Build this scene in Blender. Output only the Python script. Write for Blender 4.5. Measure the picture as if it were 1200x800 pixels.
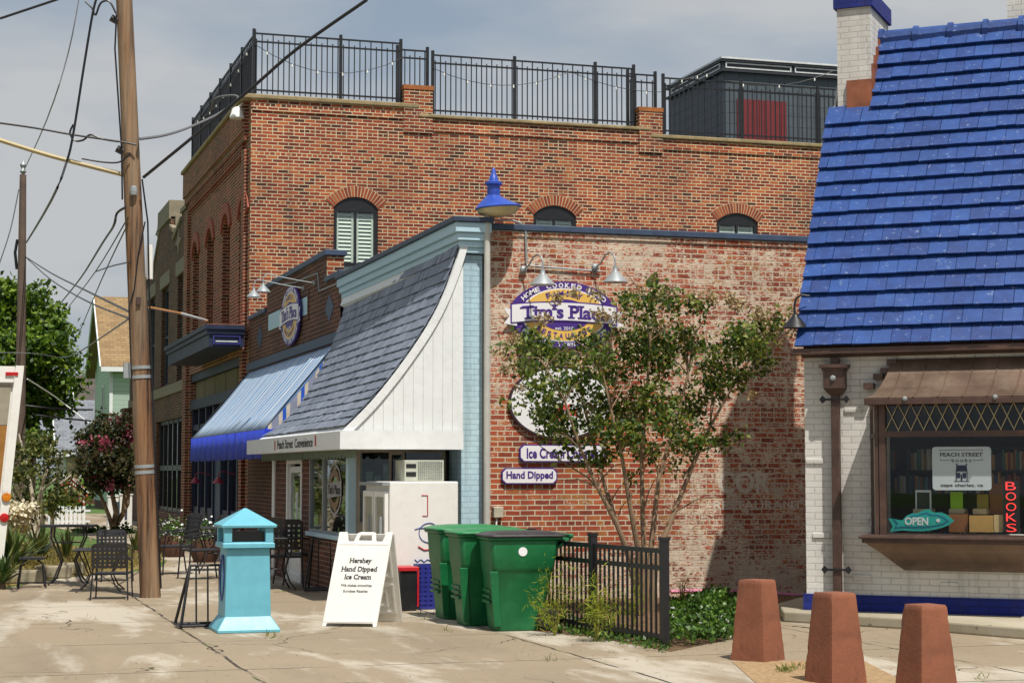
import bpy, bmesh, math, random
import numpy as np
from mathutils import Vector, Matrix
from mathutils.geometry import tessellate_polygon
R = math.radians
rnd = random.Random(7)
for _o in list(bpy.data.objects): bpy.data.objects.remove(_o)
scene = bpy.context.scene
COL = scene.collection

# ---------------------------------------------------------------- camera, sky, sun, exposure
EYE, FPX, YAW, PITCH = 1.65, 2145.0, R(17.19), R(4.08)
cd = bpy.data.cameras.new("camera"); cam = bpy.data.objects.new("camera", cd); COL.objects.link(cam)
cd.sensor_width = 36; cd.lens = FPX / 1200 * 36; cd.clip_end = 2000; cd.clip_start = 0.1
cam.location = (0, 0, EYE); cam.rotation_euler = (math.pi/2 + PITCH, 0, -YAW)
scene.camera = cam
SUN_EL = R(62.5); SUN_TRAVEL = R(17.19 - 24.5)        # direction the light travels, clockwise from +Y
sd = bpy.data.lights.new("sun", 'SUN'); sd.energy = 4.6; sd.angle = R(0.55); sd.color = (1.0, 0.95, 0.87)
sun = bpy.data.objects.new("sun", sd); COL.objects.link(sun)
tv = Vector((math.sin(SUN_TRAVEL)*math.cos(SUN_EL), math.cos(SUN_TRAVEL)*math.cos(SUN_EL), -math.sin(SUN_EL)))
sun.rotation_euler = tv.to_track_quat('-Z', 'Y').to_euler(); sun.location = (0, -5, 30)
world = bpy.data.worlds.new("World"); scene.world = world; world.use_nodes = True
nt = world.node_tree; N = nt.nodes; L = nt.links; N.clear()
out = N.new("ShaderNodeOutputWorld"); bg = N.new("ShaderNodeBackground"); L.new(bg.outputs[0], out.inputs[0])
sky = N.new("ShaderNodeTexSky"); sky.sky_type = 'NISHITA'; sky.sun_disc = False
sky.sun_elevation = SUN_EL; sky.sun_rotation = SUN_TRAVEL + math.pi; sky.dust_density = 2.5; sky.air_density = 1.0
tc = N.new("ShaderNodeTexCoord"); mp = N.new("ShaderNodeMapping"); mp.inputs['Scale'].default_value = (1.6, 1.6, 5.0)
mp.inputs['Location'].default_value = (0.35, 0.1, 0.25)
no = N.new("ShaderNodeTexNoise"); no.inputs['Scale'].default_value = 2.6; no.inputs['Detail'].default_value = 5; no.inputs['Roughness'].default_value = 0.5
L.new(tc.outputs['Generated'], mp.inputs[0]); L.new(mp.outputs[0], no.inputs['Vector'])
cr = N.new("ShaderNodeValToRGB"); cr.color_ramp.elements[0].position = 0.36; cr.color_ramp.elements[1].position = 0.60
cr.color_ramp.elements[0].color = (0.7, 0.7, 0.7, 1); cr.color_ramp.elements[1].color = (0.97, 0.97, 0.97, 1)
L.new(no.outputs['Fac'], cr.inputs[0])
cc = N.new("ShaderNodeValToRGB"); cc.color_ramp.elements[0].color = (3.1, 3.75, 4.5, 1); cc.color_ramp.elements[1].color = (5.0, 5.15, 5.3, 1)
cc.color_ramp.elements[0].position = 0.38; cc.color_ramp.elements[1].position = 0.62
L.new(no.outputs['Fac'], cc.inputs[0])
mx = N.new("ShaderNodeMix"); mx.data_type = 'RGBA'
L.new(cr.outputs[0], mx.inputs[0]); L.new(sky.outputs[0], mx.inputs[6]); L.new(cc.outputs[0], mx.inputs[7]); L.new(mx.outputs[2], bg.inputs[0])
bg.inputs[1].default_value = 0.098
vs = scene.view_settings; vs.view_transform = 'Standard'; vs.look = 'None'; vs.gamma = 1; vs.exposure = 0.12; vs.use_curve_mapping = False
scene.cycles.max_bounces = 6; scene.cycles.transparent_max_bounces = 8; scene.cycles.diffuse_bounces = 3; scene.cycles.glossy_bounces = 3
scene.cycles.caustics_reflective = False; scene.cycles.caustics_refractive = False

# ---------------------------------------------------------------- measuring: pixel of the 1200x800 photo -> point in the place
FW = Vector((math.sin(YAW), math.cos(YAW), 0)); RT = Vector((math.cos(YAW), -math.sin(YAW), 0)); UPV = Vector((0, 0, 1))
CF = FW*math.cos(PITCH) + UPV*math.sin(PITCH); CU = -FW*math.sin(PITCH) + UPV*math.cos(PITCH); EYEV = Vector((0, 0, EYE))
def ray(u, v): return CF + RT*((u-600)/FPX) + CU*((400-v)/FPX)
def onY(u, v, Y): d = ray(u, v); return EYEV + d*(Y/d.y)
def onX(u, v, X): d = ray(u, v); return EYEV + d*(X/d.x)
def onZ(u, v, z=0.0): d = ray(u, v); return EYEV + d*((z-EYE)/d.z)
def atD(u, v, dep): d = ray(u, v); return EYEV + d*(dep/d.dot(FW))

# ---------------------------------------------------------------- mesh builder
def TF_S(Y): return lambda a, b, c: (a, Y+c, b)          # wall facing the camera side (-Y): a along X, b up, c inwards
def TF_F(X): return lambda a, b, c: (X+c, a, b)          # wall facing the street (-X): a along Y
def TF_I(a, b, c): return (a, c, b)
class MB:
    def __init__(s): s.v = []; s.f = []
    def add(s, vs, fs):
        o = len(s.v); s.v += [tuple(p) for p in vs]; s.f += [tuple(i+o for i in f) for f in fs]; return s
    def box(s, x0, x1, y0, y1, z0, z1):
        return s.add([(x0,y0,z0),(x1,y0,z0),(x1,y1,z0),(x0,y1,z0),(x0,y0,z1),(x1,y0,z1),(x1,y1,z1),(x0,y1,z1)],
            [(0,3,2,1),(4,5,6,7),(0,1,5,4),(1,2,6,5),(2,3,7,6),(3,0,4,7)])
    def bar(s, p, q, w, h, up=(0,0,1)):                  # rectangular bar from p to q
        p = Vector(p); q = Vector(q); d = (q-p).normalized(); up = Vector(up)
        if abs(d.dot(up)) > 0.98: up = Vector((1,0,0))
        x = d.cross(up).normalized()*w/2; y = x.cross(d).normalized()*h/2
        vs = [p-x-y, p+x-y, p+x+y, p-x+y, q-x-y, q+x-y, q+x+y, q-x+y]
        return s.add(vs, [(0,1,2,3),(7,6,5,4),(0,4,5,1),(1,5,6,2),(2,6,7,3),(3,7,4,0)])
    def tube(s, pts, r, n=8, cap=True):
        pts = [Vector(p) for p in pts]; rs = r if isinstance(r, (list, tuple)) else [r]*len(pts); base = len(s.v); prev = None
        for i, p in enumerate(pts):
            t = (pts[min(i+1, len(pts)-1)] - pts[max(i-1, 0)]).normalized()
            if prev is None:
                a = Vector((0,0,1)) if abs(t.z) < 0.9 else Vector((1,0,0)); x = t.cross(a).normalized()
            else: x = (prev - t*prev.dot(t)).normalized()
            prev = x; y = t.cross(x)
            for k in range(n):
                an = 2*math.pi*k/n; q = p + (x*math.cos(an) + y*math.sin(an))*rs[i]; s.v.append(tuple(q))
        for i in range(len(pts)-1):
            for k in range(n):
                a = base+i*n+k; b = base+i*n+(k+1) % n; s.f.append((a, b, b+n, a+n))
        if cap: s.f.append(tuple(base+k for k in range(n))[::-1]); s.f.append(tuple(base+(len(pts)-1)*n+k for k in range(n)))
        return s
    def lathe(s, prof, n=20, c=(0,0,0), T=None):         # prof of (r,z)
        base = len(s.v)
        for r, z in prof:
            for k in range(n):
                an = 2*math.pi*k/n; p = Vector((r*math.cos(an), r*math.sin(an), z))
                if T: p = T @ p
                s.v.append(tuple(p + Vector(c)))
        for i in range(len(prof)-1):
            for k in range(n):
                a = base+i*n+k; b = base+i*n+(k+1) % n; s.f.append((a, b, b+n, a+n))
        s.f.append(tuple(base+k for k in range(n))[::-1]); s.f.append(tuple(base+(len(prof)-1)*n+k for k in range(n)))
        return s
    def sheet(s, outer, T, t, holes=()):                 # polygon with holes, extruded inwards by t
        loops = [outer] + list(holes); flat = [p for l in loops for p in l]; o = len(s.v); n = len(flat)
        tris = tessellate_polygon([[Vector((p[0], p[1], 0)) for p in l] for l in loops])
        s.v += [tuple(T(a, b, 0)) for a, b in flat] + [tuple(T(a, b, t)) for a, b in flat]
        for tr in tris: s.f.append(tuple(o+i for i in tr)); s.f.append(tuple(o+n+i for i in reversed(tr)))
        k = 0
        for l in loops:
            m = len(l)
            for i in range(m): a = o+k+i; b = o+k+(i+1) % m; s.f.append((a, b, b+n, a+n))
            k += m
        return s
    def loft(s, rings, cap=True):                        # rings: lists of equal length
        o = len(s.v); n = len(rings[0])
        for r in rings: s.v += [tuple(p) for p in r]
        for i in range(len(rings)-1):
            for k in range(n): a = o+i*n+k; b = o+i*n+(k+1) % n; s.f.append((a, b, b+n, a+n))
        if cap: s.f.append(tuple(o+k for k in range(n))[::-1]); s.f.append(tuple(o+(len(rings)-1)*n+k for k in range(n)))
        return s
    def xf(s, M): s.v = [tuple(M @ Vector(p)) for p in s.v]; return s
    def build(s, name, mat=None, parent=None, bevel=0.0, smooth=False, props=None, seg=2, fixn=True):
        me = bpy.data.meshes.new(name); me.from_pydata(s.v, [], s.f); me.update()
        if fixn:
            bm = bmesh.new(); bm.from_mesh(me); bmesh.ops.recalc_face_normals(bm, faces=bm.faces); bm.to_mesh(me); bm.free()
        uvbox(me)
        o = bpy.data.objects.new(name, me); COL.objects.link(o)
        if mat:
            for m in (mat if isinstance(mat, (list, tuple)) else [mat]): me.materials.append(m)
        if parent: o.parent = parent
        if bevel:
            md = o.modifiers.new('bevel', 'BEVEL'); md.width = bevel; md.segments = seg; md.limit_method = 'ANGLE'; md.angle_limit = R(35)
        if smooth:
            me.polygons.foreach_set('use_smooth', [True]*len(me.polygons))
            try: me.set_sharp_from_angle(angle=R(40))
            except Exception: pass
        return o
def uvbox(me):
    if not len(me.polygons): return
    nl = len(me.loops); co = np.empty(len(me.vertices)*3, 'f'); me.vertices.foreach_get('co', co); co = co.reshape(-1, 3)
    li = np.empty(nl, 'i'); me.loops.foreach_get('vertex_index', li)
    pn = np.empty(len(me.polygons)*3, 'f'); me.polygons.foreach_get('normal', pn); pn = np.abs(pn.reshape(-1, 3))
    lt = np.empty(len(me.polygons), 'i'); me.polygons.foreach_get('loop_total', lt)
    ax = np.repeat(np.argmax(pn, axis=1), lt); c = co[li]
    uv = np.where((ax == 0)[:, None], c[:, [1, 2]], np.where((ax == 1)[:, None], c[:, [0, 2]], c[:, [0, 1]]))
    lay = me.uv_layers.new(name='UVMap'); lay.data.foreach_set('uv', uv.astype('f').ravel())

# ---------------------------------------------------------------- naming
def thing(name, label, cat, loc=(0,0,0), rz=0.0, group=None, kind=None):
    o = bpy.data.objects.new(name, None); COL.objects.link(o); o.location = loc; o.rotation_euler = (0, 0, rz)
    o.empty_display_size = 0.2
    return tag(o, label, cat, group, kind)
def tag(o, label=None, cat=None, group=None, kind=None):
    if label: o['label'] = label
    if cat: o['category'] = cat
    if group: o['group'] = group
    if kind: o['kind'] = kind
    return o
def dup(root, loc, rz, label=None):
    r = root.copy(); COL.objects.link(r); r.location = loc; r.rotation_euler = (0, 0, rz)
    if label: r['label'] = label
    for ch in list(root.children):
        c = ch.copy(); COL.objects.link(c); c.parent = r
        for g in list(ch.children):
            d = g.copy(); COL.objects.link(d); d.parent = c
    return r

# ---------------------------------------------------------------- materials
def newmat(name):
    m = bpy.data.materials.new(name); m.use_nodes = True; t = m.node_tree; t.nodes.clear()
    o = t.nodes.new("ShaderNodeOutputMaterial"); p = t.nodes.new("ShaderNodeBsdfPrincipled"); t.links.new(p.outputs[0], o.inputs[0])
    return m, t, p
class G:                                                 # tiny node helper
    def __init__(s, t): s.t = t
    def n(s, typ, **kw):
        nd = s.t.nodes.new("ShaderNode"+typ)
        for k, v in kw.items():
            if hasattr(nd, k): setattr(nd, k, v)
            else: s.put(nd.inputs[k.replace('_', ' ')], v)
        return nd
    def put(s, i, v):
        if isinstance(v, bpy.types.NodeSocket): s.t.links.new(v, i)
        else: i.default_value = v
    def m(s, op, a, b=0.0, c=0.0, clamp=False):
        nd = s.t.nodes.new("ShaderNodeMath"); nd.operation = op; nd.use_clamp = clamp
        s.put(nd.inputs[0], a); s.put(nd.inputs[1], b); s.put(nd.inputs[2], c); return nd.outputs[0]
    def mix(s, f, a, b, mode='MIX'):
        nd = s.t.nodes.new("ShaderNodeMix"); nd.data_type = 'RGBA'; nd.blend_type = mode
        s.put(nd.inputs[0], f); s.put(nd.inputs[6], c4(a)); s.put(nd.inputs[7], c4(b)); return nd.outputs[2]
    def ramp(s, f, stops, interp='LINEAR'):
        nd = s.t.nodes.new("ShaderNodeValToRGB"); r = nd.color_ramp; r.interpolation = interp
        while len(r.elements) < len(stops): r.elements.new(0.5)
        for e, (p, c) in zip(r.elements, stops): e.position = p; e.color = c4(c if not isinstance(c, (int, float)) else (c, c, c))
        s.put(nd.inputs[0], f); return nd.outputs[0]
    def noise(s, vec, scale, detail=4, rough=0.55, dist=0.0):
        nd = s.t.nodes.new("ShaderNodeTexNoise"); s.put(nd.inputs['Vector'], vec)
        nd.inputs['Scale'].default_value = scale; nd.inputs['Detail'].default_value = detail; nd.inputs['Roughness'].default_value = rough
        nd.inputs['Distortion'].default_value = dist; return nd.outputs['Fac']
    def map(s, vec, scale=(1,1,1), loc=(0,0,0), rot=(0,0,0)):
        nd = s.t.nodes.new("ShaderNodeMapping"); s.put(nd.inputs[0], vec); nd.inputs['Scale'].default_value = scale
        nd.inputs['Location'].default_value = loc; nd.inputs['Rotation'].default_value = rot; return nd.outputs[0]
    def bump(s, h, st=0.5, dist=0.01, nrm=None):
        nd = s.t.nodes.new("ShaderNodeBump"); nd.inputs['Strength'].default_value = st; nd.inputs['Distance'].default_value = dist
        s.put(nd.inputs['Height'], h)
        if nrm: s.put(nd.inputs['Normal'], nrm)
        return nd.outputs[0]
def c4(c):
    if isinstance(c, bpy.types.NodeSocket): return c
    return (c[0], c[1], c[2], 1.0) if len(c) == 3 else c
def srgb(r, g, b):
    f = lambda x: (x/255/12.92) if x/255 <= 0.04045 else ((x/255+0.055)/1.055)**2.4
    return (f(r), f(g), f(b))
_mc = {}
def plain(name, col, rough=0.6, metal=0.0, var=0.15, scale=6.0, bump=0.15, dirt=None, emit=None, coat=0.0):
    if name in _mc: return _mc[name]
    m, t, p = newmat(name); g = G(t); tc = g.n("TexCoord").outputs['Object']
    n1 = g.noise(tc, scale, 5, 0.6); n2 = g.noise(tc, scale*7, 3, 0.6)
    hi = tuple(min(1, c*(1+var)) for c in col); lo = tuple(c*(1-var) for c in col)
    c = g.mix(g.ramp(n1, [(0.3, 0.0), (0.7, 1.0)]), lo, hi)
    if dirt: c = g.mix(g.m('MULTIPLY', g.ramp(g.noise(tc, scale*1.7, 6, 0.7), [(0.5, 0.0), (0.75, 1.0)]), dirt[1]), c, dirt[0])
    t.links.new(c, p.inputs['Base Color'])
    rr = g.m('ADD', g.m('MULTIPLY', n1, 0.2), rough-0.1); t.links.new(rr, p.inputs['Roughness']); p.inputs['Metallic'].default_value = metal
    p.inputs['Coat Weight'].default_value = coat
    if bump: t.links.new(g.bump(n2, bump, 0.006), p.inputs['Normal'])
    if emit: p.inputs['Emission Color'].default_value = c4(emit[0]); p.inputs['Emission Strength'].default_value = emit[1]
    _mc[name] = m; return m
def glass(name, tint=(0.8, 0.85, 0.85), refl=1.0):
    m = bpy.data.materials.new(name); m.use_nodes = True; t = m.node_tree; t.nodes.clear(); g = G(t)
    o = t.nodes.new("ShaderNodeOutputMaterial"); tr = g.n("BsdfTransparent"); tr.inputs[0].default_value = c4(tint)
    gl = g.n("BsdfGlossy"); gl.inputs['Roughness'].default_value = 0.02; gl.inputs[0].default_value = (1,1,1,1)
    fr = g.n('LayerWeight'); fr.inputs[0].default_value = 0.5; fz = g.m('ADD', 0.045, g.m('MULTIPLY', g.m('POWER', fr.outputs['Facing'], 4.0), 0.9)); mx = g.n("MixShader")
    nb = g.bump(g.noise(g.n("TexCoord").outputs['Object'], 1.2, 2), 0.12, 0.01); t.links.new(nb, gl.inputs['Normal'])
    t.links.new(g.m('MULTIPLY', fz, refl, clamp=True), mx.inputs[0]); t.links.new(tr.outputs[0], mx.inputs[1]); t.links.new(gl.outputs[0], mx.inputs[2]); t.links.new(mx.outputs[0], o.inputs[0])
    return m
def brick(name, cols, mortar, row=0.0682, bw=0.21, mort=0.011, header=7, paint=None, worn=0.0, bumpd=0.006, stain=0.35, mvar=0.25, whiten=None, voff=0.0):
    """cols: list of brick colours spread over a random value per brick; paint: (colour, base amount, extra) whitewash left on the wall"""
    m, t, p = newmat(name); g = G(t); uv = g.n("UVMap").outputs[0]
    wob = g.noise(uv, 2.2, 2); uvw = g.n("VectorMath", operation='ADD'); g.put(uvw.inputs[0], uv)
    cx = g.n("CombineXYZ"); g.put(cx.inputs[0], g.m('MULTIPLY', g.m('SUBTRACT', wob, 0.5), 0.010)); g.put(cx.inputs[1], g.m('MULTIPLY', g.m('SUBTRACT', g.noise(uv, 5, 2), 0.5), 0.010))
    g.put(uvw.inputs[1], cx.outputs[0]); vec = g.map(uvw.outputs[0], (1,1,1), (0, voff, 0))
    def bt(w):
        b = g.n("TexBrick"); g.put(b.inputs['Vector'], vec); b.inputs['Scale'].default_value = 1.0
        b.inputs['Color1'].default_value = (0,0,0,1); b.inputs['Color2'].default_value = (1,1,1,1); b.inputs['Mortar'].default_value = (0.5,0.5,0.5,1)
        b.inputs['Mortar Size'].default_value = mort*0.5; b.inputs['Mortar Smooth'].default_value = 0.25; b.inputs['Bias'].default_value = 0
        b.inputs['Brick Width'].default_value = w; b.inputs['Row Height'].default_value = row; b.offset = 0.5; return b
    b1 = bt(bw); tint, fac = b1.outputs['Color'], b1.outputs['Fac']
    sx = g.n("SeparateXYZ"); g.put(sx.inputs[0], vec); rowi = g.m('FLOOR', g.m('DIVIDE', sx.outputs[1], row))
    if header:
        b2 = bt(bw/2); hm = g.m('COMPARE', g.m('FLOORED_MODULO', rowi, float(header)), 0.0, 0.1)
        tint = g.mix(hm, tint, b2.outputs['Color']); fac2 = g.n("Mix"); g.put(fac2.inputs[0], hm); g.put(fac2.inputs[2], fac); g.put(fac2.inputs[3], b2.outputs['Fac']); fac = fac2.outputs[0]
    jit = g.m('ADD', g.m('MULTIPLY', g.m('SUBTRACT', g.noise(uv, 1.1, 4, 0.6), 0.5), 0.7), tint)
    stops = [((i+0.0)/max(1, len(cols)-1), c) for i, c in enumerate(cols)]
    col = g.ramp(jit, stops)
    fine = g.noise(uv, 45, 4, 0.7); col = g.mix(0.45, col, g.mix(fine, (0,0,0), tuple(1.7*x for x in cols[len(cols)//2])), 'MIX') if worn else col
    mc = g.mix(g.ramp(g.noise(uv, 3.0, 4, 0.6), [(0.3, 0.0), (0.7, 1.0)]), tuple(c*(1-mvar) for c in mortar), mortar)
    col = g.mix(fac, col, mc)
    if stain: col = g.mix(g.m('MULTIPLY', g.ramp(g.noise(g.map(uv, (1, 0.45, 1)), 0.9, 6, 0.65), [(0.48, 0.0), (0.72, 1.0)]), stain), col, tuple(0.25*c for c in cols[0]))
    col = g.mix(1.0, col, g.ramp(g.noise(g.map(uv, (1, 0.6, 1), (5,3,0)), 0.5, 5, 0.6), [(0.3, (0.72,0.70,0.70)), (0.5, (1,1,1)), (0.72, (1.18,1.10,1.0))]), 'MULTIPLY')
    drip = g.noise(g.map(uv, (5.0, 0.22, 1)), 1.0, 5, 0.65); col = g.mix(g.m('MULTIPLY', g.ramp(drip, [(0.52, 0.0), (0.70, 1.0)]), 0.28), col, (0.05, 0.04, 0.035))
    h = g.m('SUBTRACT', g.m('MULTIPLY', fine, 0.25), fac)
    if paint:
        pc, amt, spread = paint
        patch = g.noise(uv, 0.55, 5, 0.62); mid = g.noise(uv, 6.0, 6, 0.75); fin = g.noise(g.map(uv, (1, 2.2, 1)), 20.0, 5, 0.8)
        sep = g.n("SeparateXYZ"); g.put(sep.inputs[0], uv)
        v = g.m('ADD', g.m('ADD', g.m('MULTIPLY', patch, 0.75), g.m('MULTIPLY', mid, 1.15)), g.m('MULTIPLY', fin, 1.5))
        v = g.m('ADD', v, g.m('MULTIPLY', fac, 0.10)); v = g.m('ADD', v, g.m('MULTIPLY', g.m('SUBTRACT', tint, 0.5), 0.10))
        if whiten: v = g.m('ADD', v, whiten(g, sep))
        mask = g.ramp(g.m('SUBTRACT', v, 1.70-amt), [(0.0, 0.0), (spread, 0.92)])
        pcol = g.mix(g.ramp(g.noise(uv, 2.0, 5), [(0.35, 0.0), (0.7, 1.0)]), tuple(0.72*c for c in pc), pc)
        pcol = g.mix(g.m('MULTIPLY', fac, 0.30), pcol, tuple(0.45*c for c in pc)); col = g.mix(mask, col, pcol)  # shade in the mortar joints is painted into the whitewash colour
    t.links.new(col, p.inputs['Base Color']); p.inputs['Roughness'].default_value = 0.9
    t.links.new(g.bump(h, 0.7, bumpd), p.inputs['Normal']); return m
# ---------------------------------------------------------------- shared materials
BR_COLS = [srgb(70,33,25), srgb(120,45,28), srgb(140,56,32), srgb(160,72,38), srgb(176,98,52)]
M_BIG = brick('brick_orange', BR_COLS, srgb(212,196,160), row=0.0765, bw=0.236, mort=0.022, stain=0.35)
M_BIGF = brick('brick_red_front', [srgb(80,40,32), srgb(122,52,38), srgb(150,70,48)], srgb(205,185,150), row=0.0765, bw=0.236, mort=0.018, header=0, stain=0.2)
M_TIMF = brick('brick_brown_front', [srgb(66,38,30), srgb(86,48,36), srgb(100,58,42)], srgb(160,132,104), row=0.078, bw=0.236, mort=0.012, header=0, stain=0.2)
M_DARKBR = brick('brick_dark_front', [srgb(50,34,28), srgb(84,50,38), srgb(104,66,50)], srgb(160,140,112), row=0.0765, bw=0.236, mort=0.016, header=0, stain=0.2)
def wh(g, sep):          # more old whitewash high up and left, bare bricks low at the left
    x, z = sep.outputs[0], sep.outputs[1]
    sm = lambda v, lo, hi: g.ramp(g.m('DIVIDE', g.m('SUBTRACT', v, lo), hi-lo), [(0.0, 0.0), (1.0, 1.0)])
    left = g.m('SUBTRACT', 1.0, sm(x, 8.2, 10.2)); bare = g.m('MULTIPLY', g.m('MULTIPLY', sm(z, 0.6, 0.85), g.m('SUBTRACT', 1.0, sm(z, 1.6, 2.5))), left)
    v = g.m('MULTIPLY', bare, -0.24)
    v = g.m('ADD', v, g.m('MULTIPLY', g.m('SUBTRACT', 1.0, sm(z, 0.3, 0.9)), 0.10))
    v = g.m('ADD', v, g.m('MULTIPLY', g.m('MULTIPLY', sm(z, 2.6, 3.6), left), 0.06))
    v = g.m('ADD', v, g.m('MULTIPLY', g.m('MULTIPLY', sm(z, 3.2, 4.0), sm(x, 8.5, 10.0)), -0.06))
    return v
WB_COLS = [srgb(92,44,34), srgb(146,62,42), srgb(166,76,46), srgb(186,92,50), srgb(176,128,62)]
M_WASH = brick('brick_whitewashed', WB_COLS, srgb(214,200,172), row=0.0682, bw=0.2, mort=0.017, paint=(srgb(224,208,186), 0.02, 0.12), stain=0.22, worn=1, whiten=wh, bumpd=0.01)
M_GHOST = brick('brick_faded_lettering', WB_COLS, srgb(214,200,172), row=0.0682, bw=0.2, mort=0.013, paint=(srgb(225,215,200), 0.42, 0.15), stain=0.1, worn=1, whiten=wh, bumpd=0.01)
WHT = (0.72, 0.70, 0.65)
M_WHBR = brick('brick_painted_white', [tuple(.93*c for c in WHT), WHT, tuple(.97*c for c in WHT)], tuple(.90*c for c in WHT), row=0.0705, bw=0.21, mort=0.012, header=0, stain=0.06, bumpd=0.012)
LB = srgb(176,206,220)
M_LBBR = brick('brick_painted_pale_blue', [tuple(.93*c for c in LB), LB, LB], tuple(.88*c for c in LB), row=0.0705, bw=0.21, mort=0.010, header=0, stain=0.05, bumpd=0.01)
M_BLBR = brick('brick_painted_blue', [srgb(26,40,120), srgb(30,46,132), srgb(28,42,124)], srgb(24,36,108), row=0.0705, bw=0.21, header=0, stain=0.1, bumpd=0.008)
M_COPE = plain('stone_coping', srgb(150,132,98), 0.9, var=0.3, scale=3, dirt=(srgb(95,96,50), 0.5))
M_NAVY = plain('navy_metal', srgb(56,72,96), 0.55, var=0.2)
M_LBLUE = plain('pale_blue_paint', LB, 0.6, var=0.05)
M_WHITE = plain('white_paint', srgb(226,228,228), 0.55, var=0.04, dirt=(srgb(178,172,160), 0.22))
M_WHITE2 = plain('white_plastic', srgb(232,230,224), 0.4, var=0.03, dirt=(srgb(190,182,165), 0.2))
M_BLACK = plain('black_metal', srgb(28,28,31), 0.42, metal=0.0, var=0.2)
M_DKBLUE = plain('dark_blue_wood', srgb(30,40,66), 0.5, var=0.2)
M_SLATE = plain('slate_paint', srgb(52,66,80), 0.6)
M_STONE = plain('pale_stone', srgb(138,128,108), 0.85, var=0.15)
M_OLIVE = plain('olive_panel', srgb(112,100,68), 0.7)
M_BROWN = plain('brown_bronze', srgb(74,54,46), 0.5, var=0.25, scale=4, dirt=(srgb(120,90,70), 0.4))
M_COPPER = plain('weathered_copper', srgb(112,92,78), 0.42, metal=0.35, var=0.3, scale=2.0, dirt=(srgb(150,134,116), 0.6))
M_GALV = plain('galvanised_metal', srgb(150,156,158), 0.5, metal=0.2, var=0.12)
M_GLASS = glass('window_glass', (0.75, 0.8, 0.8))
M_GLASSU = glass('upper_window_glass', (0.96, 0.98, 0.97), 0.8)
M_GLASSD = glass('dark_glass', (0.25, 0.28, 0.28), 1.0)
M_INT = plain('dark_interior', srgb(60,54,48), 0.9)
M_RUBBER = plain('black_rubber', srgb(22,22,22), 0.7)
M_BULB = plain('white_bulb', srgb(235,235,225), 0.25, bump=0)

# ---------------------------------------------------------------- ground
def concrete(name, base, streak=0.5, joints=True):
    m, t, p = newmat(name); g = G(t); uv = g.n("UVMap").outputs[0]
    rv = g.map(uv, (0.55, 0.16, 1), rot=(0, 0, R(66)))
    big = g.noise(uv, 0.35, 6, 0.6); st = g.noise(rv, 1.5, 7, 0.62, 0.4); fin = g.noise(uv, 14, 6, 0.75); gr = g.noise(uv, 160, 2, 0.6)
    c = g.ramp(big, [(0.3, tuple(b*0.80 for b in base)), (0.7, base)])
    c = g.mix(g.ramp(fin, [(0.35, 0.0), (0.75, 0.5)]), c, tuple(b*0.62 for b in base))
    c = g.mix(g.m('MULTIPLY', g.ramp(st, [(0.50, 0.0), (0.575, 1.0)]), streak), c, srgb(205,198,184))
    c = g.mix(g.ramp(g.noise(g.map(rv, (1.3,1,1), (3,7,0)), 1.1, 5, 0.6), [(0.53, 0.0), (0.70, 0.6)]), c, tuple(b*0.52 for b in base))
    h = g.m('ADD', g.m('MULTIPLY', fin, 0.6), g.m('MULTIPLY', gr, 0.35))
    sp_ = g.ramp(g.noise(uv, 55, 2, 0.5), [(0.70, 0.0), (0.74, 1.0)]); c = g.mix(g.m('MULTIPLY', sp_, 0.6), c, srgb(70,60,48)); gum = g.ramp(g.noise(uv, 7.5, 1, 0.3), [(0.735, 0.0), (0.75, 1.0)]); c = g.mix(g.m('MULTIPLY', gum, 0.55), c, srgb(92,82,68))
    if joints:
        dv = g.n("VectorMath", operation='ADD'); g.put(dv.inputs[0], uv); cx = g.n("CombineXYZ")
        g.put(cx.inputs[0], g.m('MULTIPLY', g.m('SUBTRACT', g.noise(uv, 1.3, 3), 0.5), 0.10)); g.put(cx.inputs[1], g.m('MULTIPLY', g.m('SUBTRACT', g.noise(g.map(uv, loc=(9,2,0)), 1.3, 3), 0.5), 0.10))
        g.put(dv.inputs[1], cx.outputs[0]); sx = g.n("SeparateXYZ"); g.put(sx.inputs[0], dv.outputs[0])
        def line(co, per, off, w):
            d = g.m('ABSOLUTE', g.m('SUBTRACT', g.m('FLOORED_MODULO', g.m('ADD', co, off), per), per/2)); return g.m('LESS_THAN', d, w)
        j = g.m('MAXIMUM', line(sx.outputs[0], 3.05, 2.15, 0.016), line(sx.outputs[1], 2.6, 1.45, 0.014))
        j = g.m('MULTIPLY', j, g.ramp(g.noise(uv, 1.7, 4), [(0.36, 0.15), (0.5, 1.0)]))
        ds = g.n("VectorMath", operation='ADD'); g.put(ds.inputs[0], uv); nz = g.n("TexNoise"); g.put(nz.inputs['Vector'], uv); nz.inputs['Scale'].default_value = 1.4
        sc = g.n("VectorMath", operation='SCALE'); g.put(sc.inputs[0], nz.outputs['Color']); sc.inputs[3].default_value = 0.9; g.put(ds.inputs[1], sc.outputs[0])
        vo = g.n("TexVoronoi", feature='DISTANCE_TO_EDGE'); g.put(vo.inputs['Vector'], ds.outputs[0]); vo.inputs['Scale'].default_value = 0.42
        crk = g.m('MULTIPLY', g.m('LESS_THAN', vo.outputs['Distance'], 0.0035), g.ramp(g.noise(g.map(uv, loc=(4,8,0)), 0.5, 3), [(0.48, 0.0), (0.56, 1.0)]))
        j = g.m('MAXIMUM', j, crk)
        weeds = g.ramp(g.noise(uv, 2.6, 3), [(0.58, 0.0), (0.64, 1.0)])
        c = g.mix(j, c, g.mix(weeds, srgb(62,52,42), srgb(84,98,44))); h = g.m('SUBTRACT', h, g.m('MULTIPLY', j, 2.0))
    t.links.new(c, p.inputs['Base Color']); p.inputs['Roughness'].default_value = 0.88
    t.links.new(g.bump(h, 0.5, 0.006), p.inputs['Normal']); return m
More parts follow.
